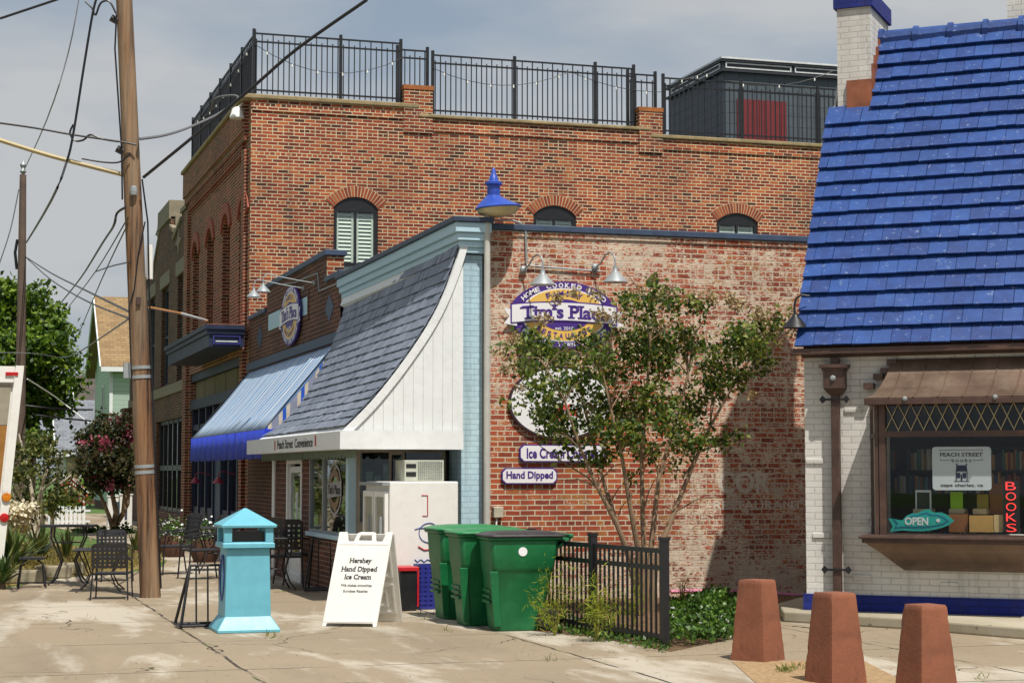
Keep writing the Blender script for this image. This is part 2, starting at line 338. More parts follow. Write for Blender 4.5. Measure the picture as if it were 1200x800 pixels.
M_CONC = concrete('concrete_plaza', srgb(156,140,116), 0.48)
M_CONC2 = concrete('concrete_walk', srgb(168,150,122), 0.4)
M_CURB = concrete('concrete_curb', srgb(176,166,142), 0.2, joints=False)
M_AGG = plain('exposed_aggregate', srgb(160,132,96), 0.9, var=0.3, scale=20, bump=0.7, dirt=(srgb(120,96,66), 0.5))
M_SOIL = plain('bark_and_soil', srgb(96,72,50), 0.95, var=0.5, scale=9, bump=1.0, dirt=(srgb(150,120,80), 0.6))
M_DRY = plain('dry_verge', srgb(138,116,62), 0.95, var=0.4, scale=5, bump=1.0, dirt=(srgb(84,98,40), 0.7))
M_LAWN = plain('lawn_turf', srgb(72,98,36), 0.95, var=0.35, scale=1.2, bump=1.0)
M_ASPH = plain('asphalt', (0.06,0.06,0.062), 0.9, var=0.25, scale=4, bump=0.6)

def flat(name, pts, z, mat):
    b = MB(); t = tessellate_polygon([[Vector((p[0], p[1], 0)) for p in pts]])
    b.add([(p[0], p[1], z) for p in pts], [tuple(x) for x in t]); o = b.build(name, mat)
    me = o.data
    if me.polygons and me.polygons[0].normal.z < 0: me.flip_normals()
    return tag(o, kind='structure')
def g2(u, v, z=0.0): p = onZ(u, v, z); return (p.x, p.y)
b = MB().box(-260, 260, -60, 500, -1.0, 0); o = tag(b.build('ground', M_LAWN), kind='structure')
flat('pavement', [(-40,-40),(40,-40),(40,23),(6.2,23.5),(6.2,75),(2.6,75), g2(196,657), g2(190,664), g2(150,671), g2(75,677), g2(0,690), g2(-60,697), (-40,16)], 0.006, M_CONC)
flat('planting_bed_soil', [g2(0,688), g2(75,676), g2(150,670), g2(196,656), (2.5,44), (-0.5,48), (-12,36), (-14,24)], 0.004, M_DRY)
flat('street', [(-40,62),(-3,62),(-3,69),(-40,69)], 0.012, M_ASPH)
flat('side_street', [(-40,-40),(-9.0,-40),(-14,19),(-40,19)], 0.010, M_ASPH)
# triangular exposed-aggregate patch at the bollards, bed behind the fence
flat('aggregate_patch', [g2(858,776), g2(1010,774), g2(1062,800), g2(1130,850), g2(940,850)], 0.010, M_AGG)
flat('fence_bed_soil', [g2(600,737), g2(697,747), g2(786,764), g2(862,748), g2(900,722), (14,22.59), (6.6,22.59), g2(610,728)], 0.010, M_SOIL)

# ---------------------------------------------------------------- helpers for lettering
def letters(parent, body, mat, T, wdt, hgt, cx=0.0, cy=0.0, depth=0.006, bold=0.0, shear=0.0, name='lettering', space=1.0, rot=0.0, serif=0.0):
    cu = bpy.data.curves.new('txt', 'FONT'); cu.body = body; cu.size = 1; cu.extrude = 0.02; cu.offset = bold; cu.shear = shear
    cu.align_x = 'CENTER'; cu.space_character = space; cu.space_line = 0.95; cu.resolution_u = 3
    ob = bpy.data.objects.new('txt', cu); COL.objects.link(ob); dg = bpy.context.evaluated_depsgraph_get()
    me = bpy.data.meshes.new_from_object(ob.evaluated_get(dg)); bpy.data.objects.remove(ob); bpy.data.curves.remove(cu)
    if serif:                                            # slab serifs on the flat stem ends
        bm = bmesh.new(); bm.from_mesh(me); zmax = max(v.co.z for v in bm.verts); R_ = []
        for f in bm.faces:
            if abs(f.normal.z) > 0.1: continue
            q = [v.co for v in f.verts if v.co.z > zmax-1e-4]
            if len(q) == 2 and abs(q[0].y-q[1].y) < 2e-3 and 0.03 < abs(q[0].x-q[1].x) < 0.26 and abs(f.normal.y) > 0.9: R_.append((min(q[0].x, q[1].x), max(q[0].x, q[1].x), q[0].y, 1 if f.normal.y < 0 else -1))
        for x0, x1, y, sg in R_:
            a0, a1 = sorted((y, y+sg*serif)); vs_ = [bm.verts.new((x, yy, zz)) for zz in (-zmax, zmax*1.01) for x, yy in ((x0-serif*1.1,a0),(x1+serif*1.1,a0),(x1+serif*1.1,a1),(x0-serif*1.1,a1))]
            for fi in ((0,3,2,1),(4,5,6,7),(0,1,5,4),(1,2,6,5),(2,3,7,6),(3,0,4,7)): bm.faces.new([vs_[i] for i in fi])
        bm.to_mesh(me); bm.free()
    n = len(me.vertices); co = np.empty(n*3, 'f'); me.vertices.foreach_get('co', co); co = co.reshape(-1, 3)
    lo = co.min(0); hi = co.max(0); c = (lo+hi)/2; sx = wdt/max(1e-6, hi[0]-lo[0]); sy = hgt/max(1e-6, hi[1]-lo[1])
    if wdt <= 0: sx = sy
    cr_, sr_ = math.cos(rot), math.sin(rot)
    for vtx in me.vertices:
        a = (vtx.co.x-c[0])*sx; bb = (vtx.co.y-c[1])*sy; z = (vtx.co.z+0.02)/0.04*depth
        vtx.co = T(cx+a*cr_-bb*sr_, cy+a*sr_+bb*cr_, -z)
    me.materials.clear(); me.materials.append(mat); me.update(); me.name = name
    o = bpy.data.objects.new(name, me); COL.objects.link(o)
    if parent: o.parent = parent
    return o
def arc_letters(parent, body, mat, T, cx, cy, rx, ry, a0, a1, hgt, depth=0.006, bold=0.02, top=True, wfac=0.75):
    """characters set along an ellipse arc from angle a0 to a1 (degrees, counter-clockwise from +x); joined in one mesh"""
    verts, faces = [], []; n = len(body)
    for i, ch in enumerate(body):
        if ch == ' ': continue
        a = R(a0 + (a1-a0)*(i+0.5)/n); px = cx+rx*math.cos(a); py = cy+ry*math.sin(a)
        tx, ty = -rx*math.sin(a), ry*math.cos(a); rot = math.atan2(ty, tx)
        if top: rot += math.pi
        w = hgt*wfac*(0.35 if ch in "I'" else (1.15 if ch in 'MW' else 1.0))
        o = letters(None, ch, mat, lambda p, q, r: (p, q, r), w, hgt, px, py, depth, bold, rot=rot)
        k = len(verts); verts += [T(*v.co) for v in o.data.vertices]; faces += [tuple(k+j for j in f.vertices) for f in o.data.polygons]
        me = o.data; bpy.data.objects.remove(o); bpy.data.meshes.remove(me)
    b = MB(); b.add(verts, faces); return b.build('lettering', mat, parent)

def arch(x0, x1, zb, zs, zt, n=10):                      # window outline with a segmental head
    pts = [(x0, zb), (x1, zb), (x1, zs)]; cx = (x0+x1)/2; w = (x1-x0)/2; h = zt-zs; r = (w*w+h*h)/(2*h); cz = zt-r; a = math.asin(min(1, w/r))
    if h >= w*0.999: r = w; cz = zs; a = math.pi/2
    for i in range(1, n): an = a - 2*a*i/n; pts.append((cx+r*math.sin(an), cz+r*math.cos(an)))
    pts.append((x0, zs)); return pts, (cx, cz, r, a)
def hood(T, info, th, n, proud=0.02, gap=0.12, c0=0.0):   # ring of voussoirs
    cx, cz, r, a = info; b = MB()
    for i in range(n):
        p = -a + 2*a*(i+gap/2)/n; q = -a + 2*a*(i+1-gap/2)/n; poly = []
        m_ = max(1, int(14/n)); A_s = [p+(q-p)*k/m_ for k in range(m_+1)]
        for rr, an in [(r+0.005, an) for an in A_s] + [(r+th, an) for an in A_s[::-1]]: poly.append((cx+rr*math.sin(an), cz+rr*math.cos(an)))
        b.sheet(poly, lambda x, y, z: T(x, y, z-proud), proud+0.03)
    return b
def frame_rect(T, a0, a1, b0, b1, w, c0, c1):            # rectangular frame as mesh
    return MB().sheet([(a0,b0),(a1,b0),(a1,b1),(a0,b1)], lambda x, y, z: T(x, y, z+c0), c1-c0, [[(a0+w,b0+w),(a1-w,b0+w),(a1-w,b1-w),(a0+w,b1-w)]])
def TBox(T, b, a0, a1, b0, b1, c0, c1):                  # box in wall coordinates
    P = [T(x, y, z) for z in (c0, c1) for x, y in ((a0,b0),(a1,b0),(a1,b1),(a0,b1))]
    return b.add(P, [(0,3,2,1),(4,5,6,7),(0,1,5,4),(1,2,6,5),(2,3,7,6),(3,0,4,7)])
def sX(u, v, Y): p = onY(u, v, Y); return (p.x, p.z)
def fY(u, v, X): p = onX(u, v, X); return (p.y, p.z)

M_ARCH, _t, _p = newmat('arch_bricks'); _g = G(_t); _t.links.new(_g.ramp(_g.n('NewGeometry').outputs['Random Per Island'], [(0, srgb(120,50,32)), (0.5, srgb(150,70,42)), (1, srgb(168,96,56))]), _p.inputs['Base Color']); _p.inputs['Roughness'].default_value = 0.9
# ---------------------------------------------------------------- big two-storey orange brick building
XF, YB, YT = 6.25, 39.5, 22.6
YE = fY(218, 400, XF)[0]
bb = thing('brick_building', 'two-storey orange brick building with arched windows and a roof terrace behind the shops', 'building', (XF, YB, 0))
def bbp(b, name, mat, **k):                              # world-coordinate parts moved under the thing
    o = b.build(name, mat, **k); o.parent = bb; o.matrix_parent_inverse = Matrix.Translation((-XF, -YB, 0)); return o
def under(o, t, parent=None):
    o.parent = parent or t
    if not parent: o.matrix_parent_inverse = Matrix.Translation(-Vector(t.location)) if abs(t.rotation_euler.z) < 1e-6 else (Matrix.Translation(t.location) @ Matrix.Rotation(t.rotation_euler.z, 4, 'Z')).inverted()
    return o
Z1, Z2, Z3 = 9.80, 9.60, 9.44
xs1 = sX(490, 110, YB)[0]; xs2 = sX(762, 130, YB)[0]; XR = 24.0
S = TF_S(YB)
wins = []
for (ul, ur, vt, vs) in ((391, 443, 231, 243), (625, 675, 241, 252), (840, 888, 250, 259)):
    x0 = sX(ul, vs, YB)[0]; x1 = sX(ur, vs, YB)[0]; zs = sX(ul, vs, YB)[1]; zt = sX((ul+ur)/2, vt, YB)[1]
    wins.append(arch(x0, x1, zs-2.3, zs, zt) + ((x0, x1, zs-2.3, zs, zt),))
b = MB().sheet([(XF,0),(XR,0),(XR,Z3),(xs2,Z3),(xs2,Z2),(xs1,Z2),(xs1,Z1),(XF,Z1)], S, 0.35, [w[0] for w in wins])
wall = bbp(b, 'side_wall', M_BIG)
for pts, info, (x0, x1, zb, zs, zt) in wins:
    h = hood(S, info, 0.24, 19, 0.014, 0.30); o = bbp(h, 'arch', M_ARCH); hood(S, info, 0.25, 1, 0.006, 0.0).build('arch_mortar', plain('mortar', srgb(190,172,136), 0.9), o)
    fr = MB().sheet([(x0,zb),(x1,zb)] + pts[2:], lambda x, y, z: S(x, y, z+0.03), 0.06, [[(x0+0.08,zb+0.08),(x1-0.08,zb+0.08),(x1-0.08,zs-0.08),(x0+0.08,zs-0.08)]])
    cxm = (x0+x1)/2; TBox(S, fr, cxm-0.025, cxm+0.025, zb, zs-0.05, 0.035, 0.08); TBox(S, fr, x0, x1, (zb+zs)/2-0.12, (zb+zs)/2-0.06, 0.033, 0.085)
    w = bbp(fr, 'window', M_BLACK)
    gl = TBox(S, MB(), x0+0.02, x1-0.02, zb, zs, 0.07, 0.075).build('pane', M_GLASSU, w)
    bl = MB()
    for sgn in (0, 1):
        a0 = x0+0.1 if sgn == 0 else cxm+0.05; a1 = cxm-0.05 if sgn == 0 else x1-0.1; z = zb+0.1
        TBox(S, bl, a0-0.03, a0+0.03, zb+0.05, zs-0.06, 0.10, 0.13); TBox(S, bl, a1-0.03, a1+0.03, zb+0.05, zs-0.06, 0.10, 0.13)
        while z < zs-0.12:
            bl.add([S(a0, z, 0.10), S(a1, z, 0.10), S(a1, z+0.065, 0.135), S(a0, z+0.065, 0.135), S(a0, z-0.008, 0.106), S(a1, z-0.008, 0.106), S(a1, z+0.057, 0.141), S(a0, z+0.057, 0.141)],
                   [(0,1,2,3),(7,6,5,4),(0,4,5,1),(2,6,7,3),(1,5,6,2),(0,3,7,4)]); z += 0.085
    bl.build('blind', plain('pale_green_shutter', srgb(212,222,210), 0.6, var=0.04), w)
    TBox(S, MB(), x0-0.02, x1+0.02, zb, zs+0.15, 0.30, 0.33).build('backing', M_INT, w)
# front wall with its arched windows and shop front opening
F = TF_F(XF)
fw = []
for (ul, ur, vt) in ((225.5, 233.3, 281), (242, 249.8, 268), (260, 269, 252), (280, 289.3, 235)):
    y1 = fY(ul, 330, XF)[0]; y0 = fY(ur, 330, XF)[0]; zt = fY((ul+ur)/2, vt, XF)[1]
    fw.append((y0, y1, 4.95, zt))
ztop = sum(w[3] for w in fw)/4; hw = sum(w[1]-w[0] for w in fw)/8
fholes = []; finfo = []
for y0, y1, zb, zt in fw:
    c = (y0+y1)/2; p, inf = arch(c-hw, c+hw, zb, ztop-0.42, ztop, 12); fholes.append(p); finfo.append((inf, c))
SH = [(YB+0.75, 0.02), (YE-0.9, 0.02), (YE-0.9, 4.25), (YB+0.75, 4.25)]
b = MB().sheet([(YB+0.352,0),(YE,0),(YE,Z1),(YB+0.352,Z1)], F, 0.35, fholes + [SH])
bbp(b, 'front_wall', M_BIGF)
TER = plain('terracotta', srgb(150,82,62), 0.8)
for p, (inf, c) in zip(fholes, finfo):
    bbp(hood(F, inf, 0.26, 9, 0.05, 0.0), 'arch', TER)
    fr = MB().sheet(p, lambda x, y, z: F(x, y, z+0.2), 0.07, [[(c-hw+0.07,5.02),(c+hw-0.07,5.02),(c+hw-0.07,ztop-0.48),(c-hw+0.07,ztop-0.48)]])
    TBox(F, fr, c-hw, c+hw, 6.55, 6.62, 0.19, 0.26)
    w = bbp(fr, 'window', M_BLACK); TBox(F, MB(), c-hw, c+hw, 4.96, ztop-0.4, 0.24, 0.246).build('pane', M_GLASSD, w)
    TBox(F, MB(), c-hw-0.05, c+hw+0.05, 4.9, ztop, 0.32, 0.345).build('backing', M_INT, w)
# corner pilasters, corbel table, copings
b = MB(); TBox(F, b, YB-0.003+0.355, YB+0.75, 0.01, 8.75, -0.09, 0.0); TBox(F, b, YE-0.75, YE, 0.01, 8.75, -0.09, 0.0)
TBox(F, b, YB+0.355, YE, 9.12, Z1-0.01, -0.14, 0.0); TBox(F, b, YB+0.355, YE, 8.95, 9.115, -0.09, 0.0)
y = YB+0.8
while y < YE-0.85: TBox(F, b, y, y+0.11, 8.68, 8.945, -0.075, 0.0); TBox(F, b, y+0.025, y+0.085, 8.56, 8.675, -0.04, 0.0); y += 0.235
bbp(b, 'corbel_table', M_BIGF)
b = MB(); b.box(XF-0.2, xs1-0.002, YB-0.06, YB+0.4, Z1, Z1+0.10); b.box(XF-0.2, XF+0.35, YB+0.402, YE+0.05, Z1, Z1+0.10)
b.box(xs1, xs2, YB-0.06, YB+0.4, Z2, Z2+0.08); b.box(xs2+0.002, XR, YB-0.06, YB+0.4, Z3, Z3+0.09)
bbp(b, 'coping', M_COPE, bevel=0.02)
for (x, z) in ((xs1, 10.22), (xs2, 10.05)):
    w = 0.33 if x == xs1 else 0.29
    bbp(MB().box(x-w, x+w, YB-0.045, YB+0.42, (Z2 if x == xs1 else Z3)-0.35, z), 'parapet_pier', M_BIG)
    bbp(MB().box(x-w-0.02, x+w+0.02, YB-0.06, YB+0.44, z+0.001, z+0.10), 'pier_cap', plain('mossy_brick_cap', srgb(158,96,50), 0.9, var=0.3, scale=5))
bbp(MB().box(XF+0.353, XR, YB+0.353, YE+8, 9.0, 9.2), 'roof', M_ASPH)
bbp(MB().box(XR-0.4, XR, YB+0.36, YE+8, 0, 9.0), 'back_wall', M_BIG)
bbp(MB().box(XF+0.352, XR-0.42, YE-0.3, YE-0.01, 0, 9.0), 'party_wall', M_BIG)
# corbelled band on the side wall just under the coping
b = MB(); TBox(S, b, XF+0.02, xs1-0.36, Z1-0.26, Z1-0.20, -0.03, 0); TBox(S, b, xs1+0.36, xs2-0.32, Z2-0.30, Z2-0.22, -0.03, 0); TBox(S, b, xs2+0.32, XR, Z3-0.26, Z3-0.19, -0.03, 0)
bbp(b, 'string_course', M_BIG)
# canopy over the shop front
b = MB(); y1 = fY(200, 400, XF-0.8)[0]
CXo = XF-0.86
b.box(CXo, XF-0.1, YB+0.02, y1, 4.35, 4.62); b.box(CXo-0.05, XF-0.1, YB-0.03, y1+0.05, 4.625, 4.72); b.box(CXo-0.10, XF-0.1, YB-0.07, y1+0.09, 4.725, 4.82)
cn = bbp(b, 'canopy', M_DKBLUE)
frame_rect(TF_S(YB), CXo+0.08, XF-0.18, 4.40, 4.60, 0.035, -0.012, 0.02).build('panel_trim', plain('violet_blue', srgb(44,44,110), 0.5), cn)
MB().box(CXo+0.14, XF-0.25, YB-0.012, YB+0.02, 4.455, 4.475).build('light_strip', M_WHITE, cn)
MB().box(CXo-0.06, XF-0.1, YB-0.05, y1+0.06, 4.823, 4.835).build('canopy_flashing', plain('rusty_copper', srgb(168,104,70), 0.6), cn)
# shop front set in the opening
b = MB(); n = 7; a0, a1 = YB+0.75, YE-0.9
for i in range(n+1):
    y = a0+(a1-a0)*i/n; TBox(F, b, max(a0, y-0.09), min(a1, y+0.09), 0.03, 3.3, 0.08, 0.25)
TBox(F, b, a0, a1, 3.3, 3.55, 0.02, 0.26); TBox(F, b, a0, a1, 4.05, 4.245, 0.05, 0.26); TBox(F, b, a0, a1, 2.75, 2.9, 0.1, 0.25)
for i in (0, 1, 2, 4, 5, 6): TBox(F, b, a0+(a1-a0)*i/n+0.09, a0+(a1-a0)*(i+1)/n-0.09, 0.03, 0.75, 0.12, 0.22)
sf = bbp(b, 'shop_front', M_DKBLUE)
b = MB()
for i in range(5): TBox(F, b, a0+(a1-a0)*i/5+0.04, a0+(a1-a0)*(i+1)/5-0.04, 3.555, 4.045, 0.16, 0.20)
b.build('transom_panel', M_OLIVE, sf)
TBox(F, MB(), a0, a1, 0.75, 3.3, 0.17, 0.176).build('pane', M_GLASSD, sf)
TBox(F, MB(), a0-0.1, a1+0.1, 0, 4.3, 1.2, 1.25).build('backing', M_INT, sf)
dr = MB(); k = a0+(a1-a0)*3/n; TBox(F, dr, k+0.09, k+(a1-a0)/n-0.09, 0.03, 2.74, 0.12, 0.16); bbp(dr, 'door', plain('blue_door', srgb(38,52,84), 0.45))
# lettered red gooseneck shades under the canopy
RED = plain('red_enamel', srgb(150,40,58), 0.35)
for i, (u, v, kl) in enumerate(((229, 562, 'red gooseneck lamp on the dark blue shop front, the farther one'), (256, 562, 'red gooseneck lamp on the dark blue shop front, the nearer one'))):
    p = onX(u, v, XF-0.3)
    t = thing('wall_lamp', kl, 'wall lamp', p, group='red shop front lamps')
    MB().lathe([(0.03,0.06),(0.05,0.04),(0.13,-0.06),(0.14,-0.08),(0.13,-0.075)], 16).build('lamp_shade', RED, t, smooth=True)
    MB().tube([(0,0,0.05),(0,0,0.14),(0.1,0,0.2),(0.22,0,0.16),(0.38,0,0.12)], 0.012, 6).build('arm', RED, t)

# ---------------------------------------------------------------- far dark brick building
YL = fY(151.5, 480, XF)[0]
db = thing('dark_brick_building', 'dark brown brick building with stepped parapet and pale stone lintels beyond the orange brick building', 'building', (XF, YE, 0))
def dbp(b, name, mat, **k): return under(b.build(name, mat, **k), db)
zt = fY(215, 246, XF)[1]
ypk0, ypk1 = fY(200, 250, XF)[0], fY(187, 250, XF)[0]
zpk = fY(200, 254, XF)[1]
hl = []
for (ul, ur) in ((174, 181), (189, 197), (207.5, 213.5)):
    hl.append((fY(ur, 400, XF)[0], fY(ul, 400, XF)[0]))
z0u, z1u = fY(210, 437, XF)[1]-0.2, fY(211, 322, XF)[1]
ho = [[(a,z0u),(c,z0u),(c,z1u),(a,z1u)] for a, c in hl]
sa, sb = fY(215, 560, XF)[0], fY(182, 560, XF)[0]; zs1 = fY(214, 487, XF)[1]
ho.append([(sa,0.5),(sb,0.5),(sb,zs1),(sa,zs1)])
outer = [(YE+0.002,0),(YL,0),(YL,zt-1.0),(ypk1+1.6,zt-1.0),(ypk1+0.1,zpk-0.35),(ypk1+0.1,zpk),(ypk0-0.1,zpk),(ypk0-0.1,zpk-0.3),(ypk0-0.9,zpk-0.5),(ypk0-0.9,zt-0.55),(YE+1.3,zt-0.2),(YE+1.3,zt),(YE+0.002,zt)]
dbp(MB().sheet(outer, F, 0.35, ho), 'front_wall', M_DARKBR)
b = MB()
for i in range(2, len(outer)-0):
    p, q = outer[i], outer[(i+1) % len(outer)]
    if i == len(outer)-1: break
    P = Vector(F(p[0], p[1], 0.17)); Q = Vector(F(q[0], q[1], 0.17)); b.bar(P, Q, 0.45, 0.12, up=(1,0,0) if abs(P.y-Q.y) < 0.01 else (0,0,1))
dbp(b, 'coping', M_STONE)
dbp(TBox(F, MB(), ypk0-0.05, ypk1+0.05, zpk+0.06, zpk+0.5, -0.05, 0.4), 'parapet_block', M_STONE)
for a, c in hl: dbp(TBox(F, MB(), a-0.35, c+0.35, z1u+0.01, z1u+0.42, -0.03, 0.1), 'lintel', M_STONE)
dbp(TBox(F, MB(), YE+0.1, YL-0.1, z0u-0.32, z0u-0.04, -0.05, 0.1), 'sill_band', M_STONE)
for (u, v) in ((186, 272), (210, 283)):                  # four-pointed stone ornaments
    b = MB(); a, z = fY(u, v, XF); r = 0.75
    b.sheet([(a+(r if k % 2 == 0 else 0.22)*math.cos(k*math.pi/4), z+(0.45 if k % 2 == 0 else 0.16)*math.sin(k*math.pi/4)) for k in range(8)], lambda x, y, z_: F(x, y, z_-0.03), 0.04); dbp(b, 'ornament', M_STONE)
for a, c in hl:
    fr = frame_rect(F, a, c, z0u, z1u, 0.09, 0.12, 0.2); TBox(F, fr, a, c, (z0u+z1u)/2-0.04, (z0u+z1u)/2+0.04, 0.11, 0.19)
    w = dbp(fr, 'window', M_SLATE); TBox(F, MB(), a, c, z0u, z1u, 0.16, 0.166).build('pane', M_GLASSD, w); TBox(F, MB(), a+0.1, c-0.1, z0u+0.1, (z0u+z1u)/2, 0.2, 0.21).build('blind', M_WHITE, w)
fr = frame_rect(F, sa, sb, 0.5, zs1, 0.12, 0.12, 0.24)
for k in range(1, 6): TBox(F, fr, sa+(sb-sa)*k/6-0.05, sa+(sb-sa)*k/6+0.05, 0.5, zs1, 0.11, 0.22)
TBox(F, fr, sa, sb, zs1-1.5, zs1-1.35, 0.11, 0.23)
w = dbp(fr, 'shop_window', M_BLACK); TBox(F, MB(), sa, sb, 0.5, zs1, 0.17, 0.176).build('pane', M_GLASSD, w)
dbp(MB().box(XF+0.36, XR, YE+0.01, YL, 0, zt-1.1), 'building_core', M_DARKBR)
for k, a in enumerate((YL-0.45,)): dbp(TBox(F, MB(), a-0.4, a+0.44, 0.01, 3.9, -0.25, 0.0), 'corner_pier', M_DARKBR); dbp(TBox(F, MB(), a-0.5, a+0.5, 0.0, 0.5, -0.33, -0.252), 'pier_base', M_STONE)

# ---------------------------------------------------------------- small shop building with whitewashed side wall
ts = thing('corner_restaurant', 'one-storey corner restaurant with whitewashed brick side wall, slate skirt roof and brown brick front', 'building', (XF, YT, 0))
def tp(b, name, mat, **k): return under(b.build(name, mat, **k), ts)
ZT = 4.78
xb0 = sX(573, 300, YT)[0]
S2 = TF_S(YT)
tp(MB().sheet([(xb0,0),(20,0),(20,ZT),(xb0,ZT)], S2, 0.3), 'side_wall', M_WASH)
tp(MB().box(xb0-0.02, 20, YT-0.05, YT+0.33, ZT+0.002, ZT+0.085), 'side_coping', M_NAVY, bevel=0.01)
tp(MB().box(XF+0.32, 20, YT+0.31, YB-0.01, 4.25, 4.4), 'roof', M_ASPH)
tp(MB().box(19.7, 20, YT+0.31, YB-0.01, 0, 4.25), 'back_wall', M_WASH)
# courses proud of the wall under the coping
b = MB(); TBox(S2, b, xb0, 20, ZT-0.07, ZT-0.005, -0.02, 0); tp(b, 'string_course', M_WASH)
# pilaster and cornice in pale blue
xp0 = sX(541, 400, YT-0.1)[0]; xp1 = sX(565, 400, YT-0.1)[0]
tp(MB().box(xp0, xp1, YT-0.1, YT+0.5, 0, 4.43), 'pilaster', M_LBBR)
tp(MB().box(xp1, xb0, YT+0.02, YT+0.3, 0, ZT), 'corner_strip', plain('dark_gap', srgb(70,62,56), 0.8))
YM0, YM1 = 22.45, 29.75
b = MB()
for (x, z0, z1) in ((0.0, 4.45, 4.52), (0.03, 4.523, 4.60), (0.07, 4.603, 4.70), (0.11, 4.703, 4.83)):
    b.box(xp0-0.02-x, xp1+0.02+x*0.5, YM0-0.02-x, YM1, z0, z1)
tp(b, 'cornice', M_LBLUE, bevel=0.008)
tp(MB().box(xp0-0.17, xp1+0.10, YM0-0.17, YM1, 4.833, 4.90), 'cornice_coping', plain('dark_navy_flashing', srgb(44,56,78), 0.5), bevel=0.008)
# slate skirt roof: profile read off the end board
prof = [sX(u, v, YM0) for u, v in ((541,284),(533,310),(524,335),(513,360),(499,385),(481,412),(458,443),(432,474),(402,504))]
def cat(pts, n=6):
    res = []
    P = [pts[0]] + list(pts) + [pts[-1]]
    for i in range(1, len(P)-2):
        for k in range(n):
            t_ = k/n; a_, b_, c_, d_ = (Vector(P[i-1]), Vector(P[i]), Vector(P[i+1]), Vector(P[i+2]))
            res.append(0.5*((2*b_)+(c_-a_)*t_+(2*a_-5*b_+4*c_-d_)*t_*t_+(3*b_-a_-3*c_+d_)*t_**3))
    res.append(Vector(pts[-1])); return res
pr = cat(prof)
b = MB(); T_M = lambda a, z, c: (a, YM0+0.03+c, z)
b.sheet([tuple(p) for p in pr] + [(pr[-1][0], 2.02), (6.3, 2.02), (6.3, pr[0][1])], T_M, YM1-YM0-0.06)
_far = sorted([sX(u, v, YM1)[::-1] for u, v in ((410,338),(402,374),(391,407),(374,442),(353,476),(325,503),(297,518))])
_near = sorted([(q[1], q[0]) for q in pr])
def dxf(z, y):
    zz = min(max(z, 2.1), 4.6); f = (y-YM0)/(YM1-YM0)
    return f*(float(np.interp(zz, [k[0] for k in _far], [k[1] for k in _far])) - float(np.interp(zz, [k[0] for k in _near], [k[1] for k in _near])))
b.v = [(x+(dxf(z, y) if x < 6.2 else 0), y, z) for x, y, z in b.v]
tp(b, 'skirt_roof_core', M_WHITE)
def resample(pl, step):
    out = [(Vector(pl[0]), (Vector(pl[1])-Vector(pl[0])).normalized())]; acc = 0.0; nxt = step
    for i in range(len(pl)-1):
        a_, b_ = Vector(pl[i]), Vector(pl[i+1]); d = (b_-a_).length
        while acc+d >= nxt: out.append((a_+(b_-a_)*((nxt-acc)/d), (b_-a_).normalized())); nxt += step
        acc += d
    return out
def tiles(P3, rows, a0, a1, w, ln, th, lift, rnd, jit=0.004, cut=False):
    """rows: list of (point2d, dir2d) top->bottom; P3(a, (x,z)) -> 3D; tile hangs down along dir, tail lifted"""
    b = MB()
    for i, (p, d) in enumerate(rows):
        nrm = Vector((d[1], -d[0]))
        if nrm[1] < 0: nrm = -nrm
        a = a0 - (w/2 if i % 2 else 0)
        while a < a1-0.02:
            x0 = max(a0, a+0.003); x1 = min(a1, a+w-0.003); a += w
            if x1-x0 < 0.03: continue
            l0 = lift+rnd.uniform(-jit, jit*2); dl = rnd.uniform(-0.006, 0.006); tw = rnd.uniform(-jit, jit)
            top = p - d*ln*0.25 + nrm*0.004; 
            e0 = p + d*(ln+dl) + nrm*(l0-tw); e1 = p + d*(ln+dl) + nrm*(l0+tw); q = nrm*th
            vs = [P3(x0, top), P3(x1, top), P3(x1, e1), P3(x0, e0), P3(x0, top+q*0.4), P3(x1, top+q*0.4), P3(x1, e1+q), P3(x0, e0+q)]
            b.add(vs, [(0,3,2,1),(4,5,6,7),(0,1,5,4),(1,2,6,5),(2,3,7,6),(3,0,4,7)])
    return b
def slate_mat(name, c1, c2, rough=0.6, spots=None):
    m, t, p = newmat(name); g = G(t); oi = g.n("TexCoord").outputs['Object']; ge = g.n("NewGeometry")
    rp = ge.outputs['Random Per Island']; c = g.ramp(rp, [(0.0, c1), (1.0, c2)])
    n = g.noise(oi, 9, 6, 0.7); c = g.mix(g.ramp(n, [(0.4, 0.0), (0.75, 0.55)]), c, tuple(min(1, x*1.5) for x in c2))
    n3 = g.noise(oi, 1.3, 5, 0.6); c = g.mix(g.ramp(n3, [(0.35, 0.0), (0.7, 0.45)]), c, tuple(0.55*x for x in c1))
    if spots: c = g.mix(g.ramp(g.noise(oi, 16, 5, 0.75), [(0.60, 0.0), (0.68, spots[1])]), c, spots[0])
    t.links.new(c, p.inputs['Base Color']); p.inputs['Roughness'].default_value = rough
    t.links.new(g.bump(g.noise(oi, 60, 4, 0.7), 0.4, 0.004), p.inputs['Normal']); return m
rows = resample(pr, 0.165)
P3 = lambda a, q: (q[0]-0.012+dxf(q[1], a), a, q[1])
tl = tiles(P3, rows[:-1], YM0+0.03, YM1, 0.24, 0.19, 0.012, 0.022, random.Random(3))
tp(tl, 'skirt_roof_slates', slate_mat('blue_grey_slate', srgb(98,108,124), srgb(132,140,154), 0.55, spots=(srgb(165,166,160), 0.4)))
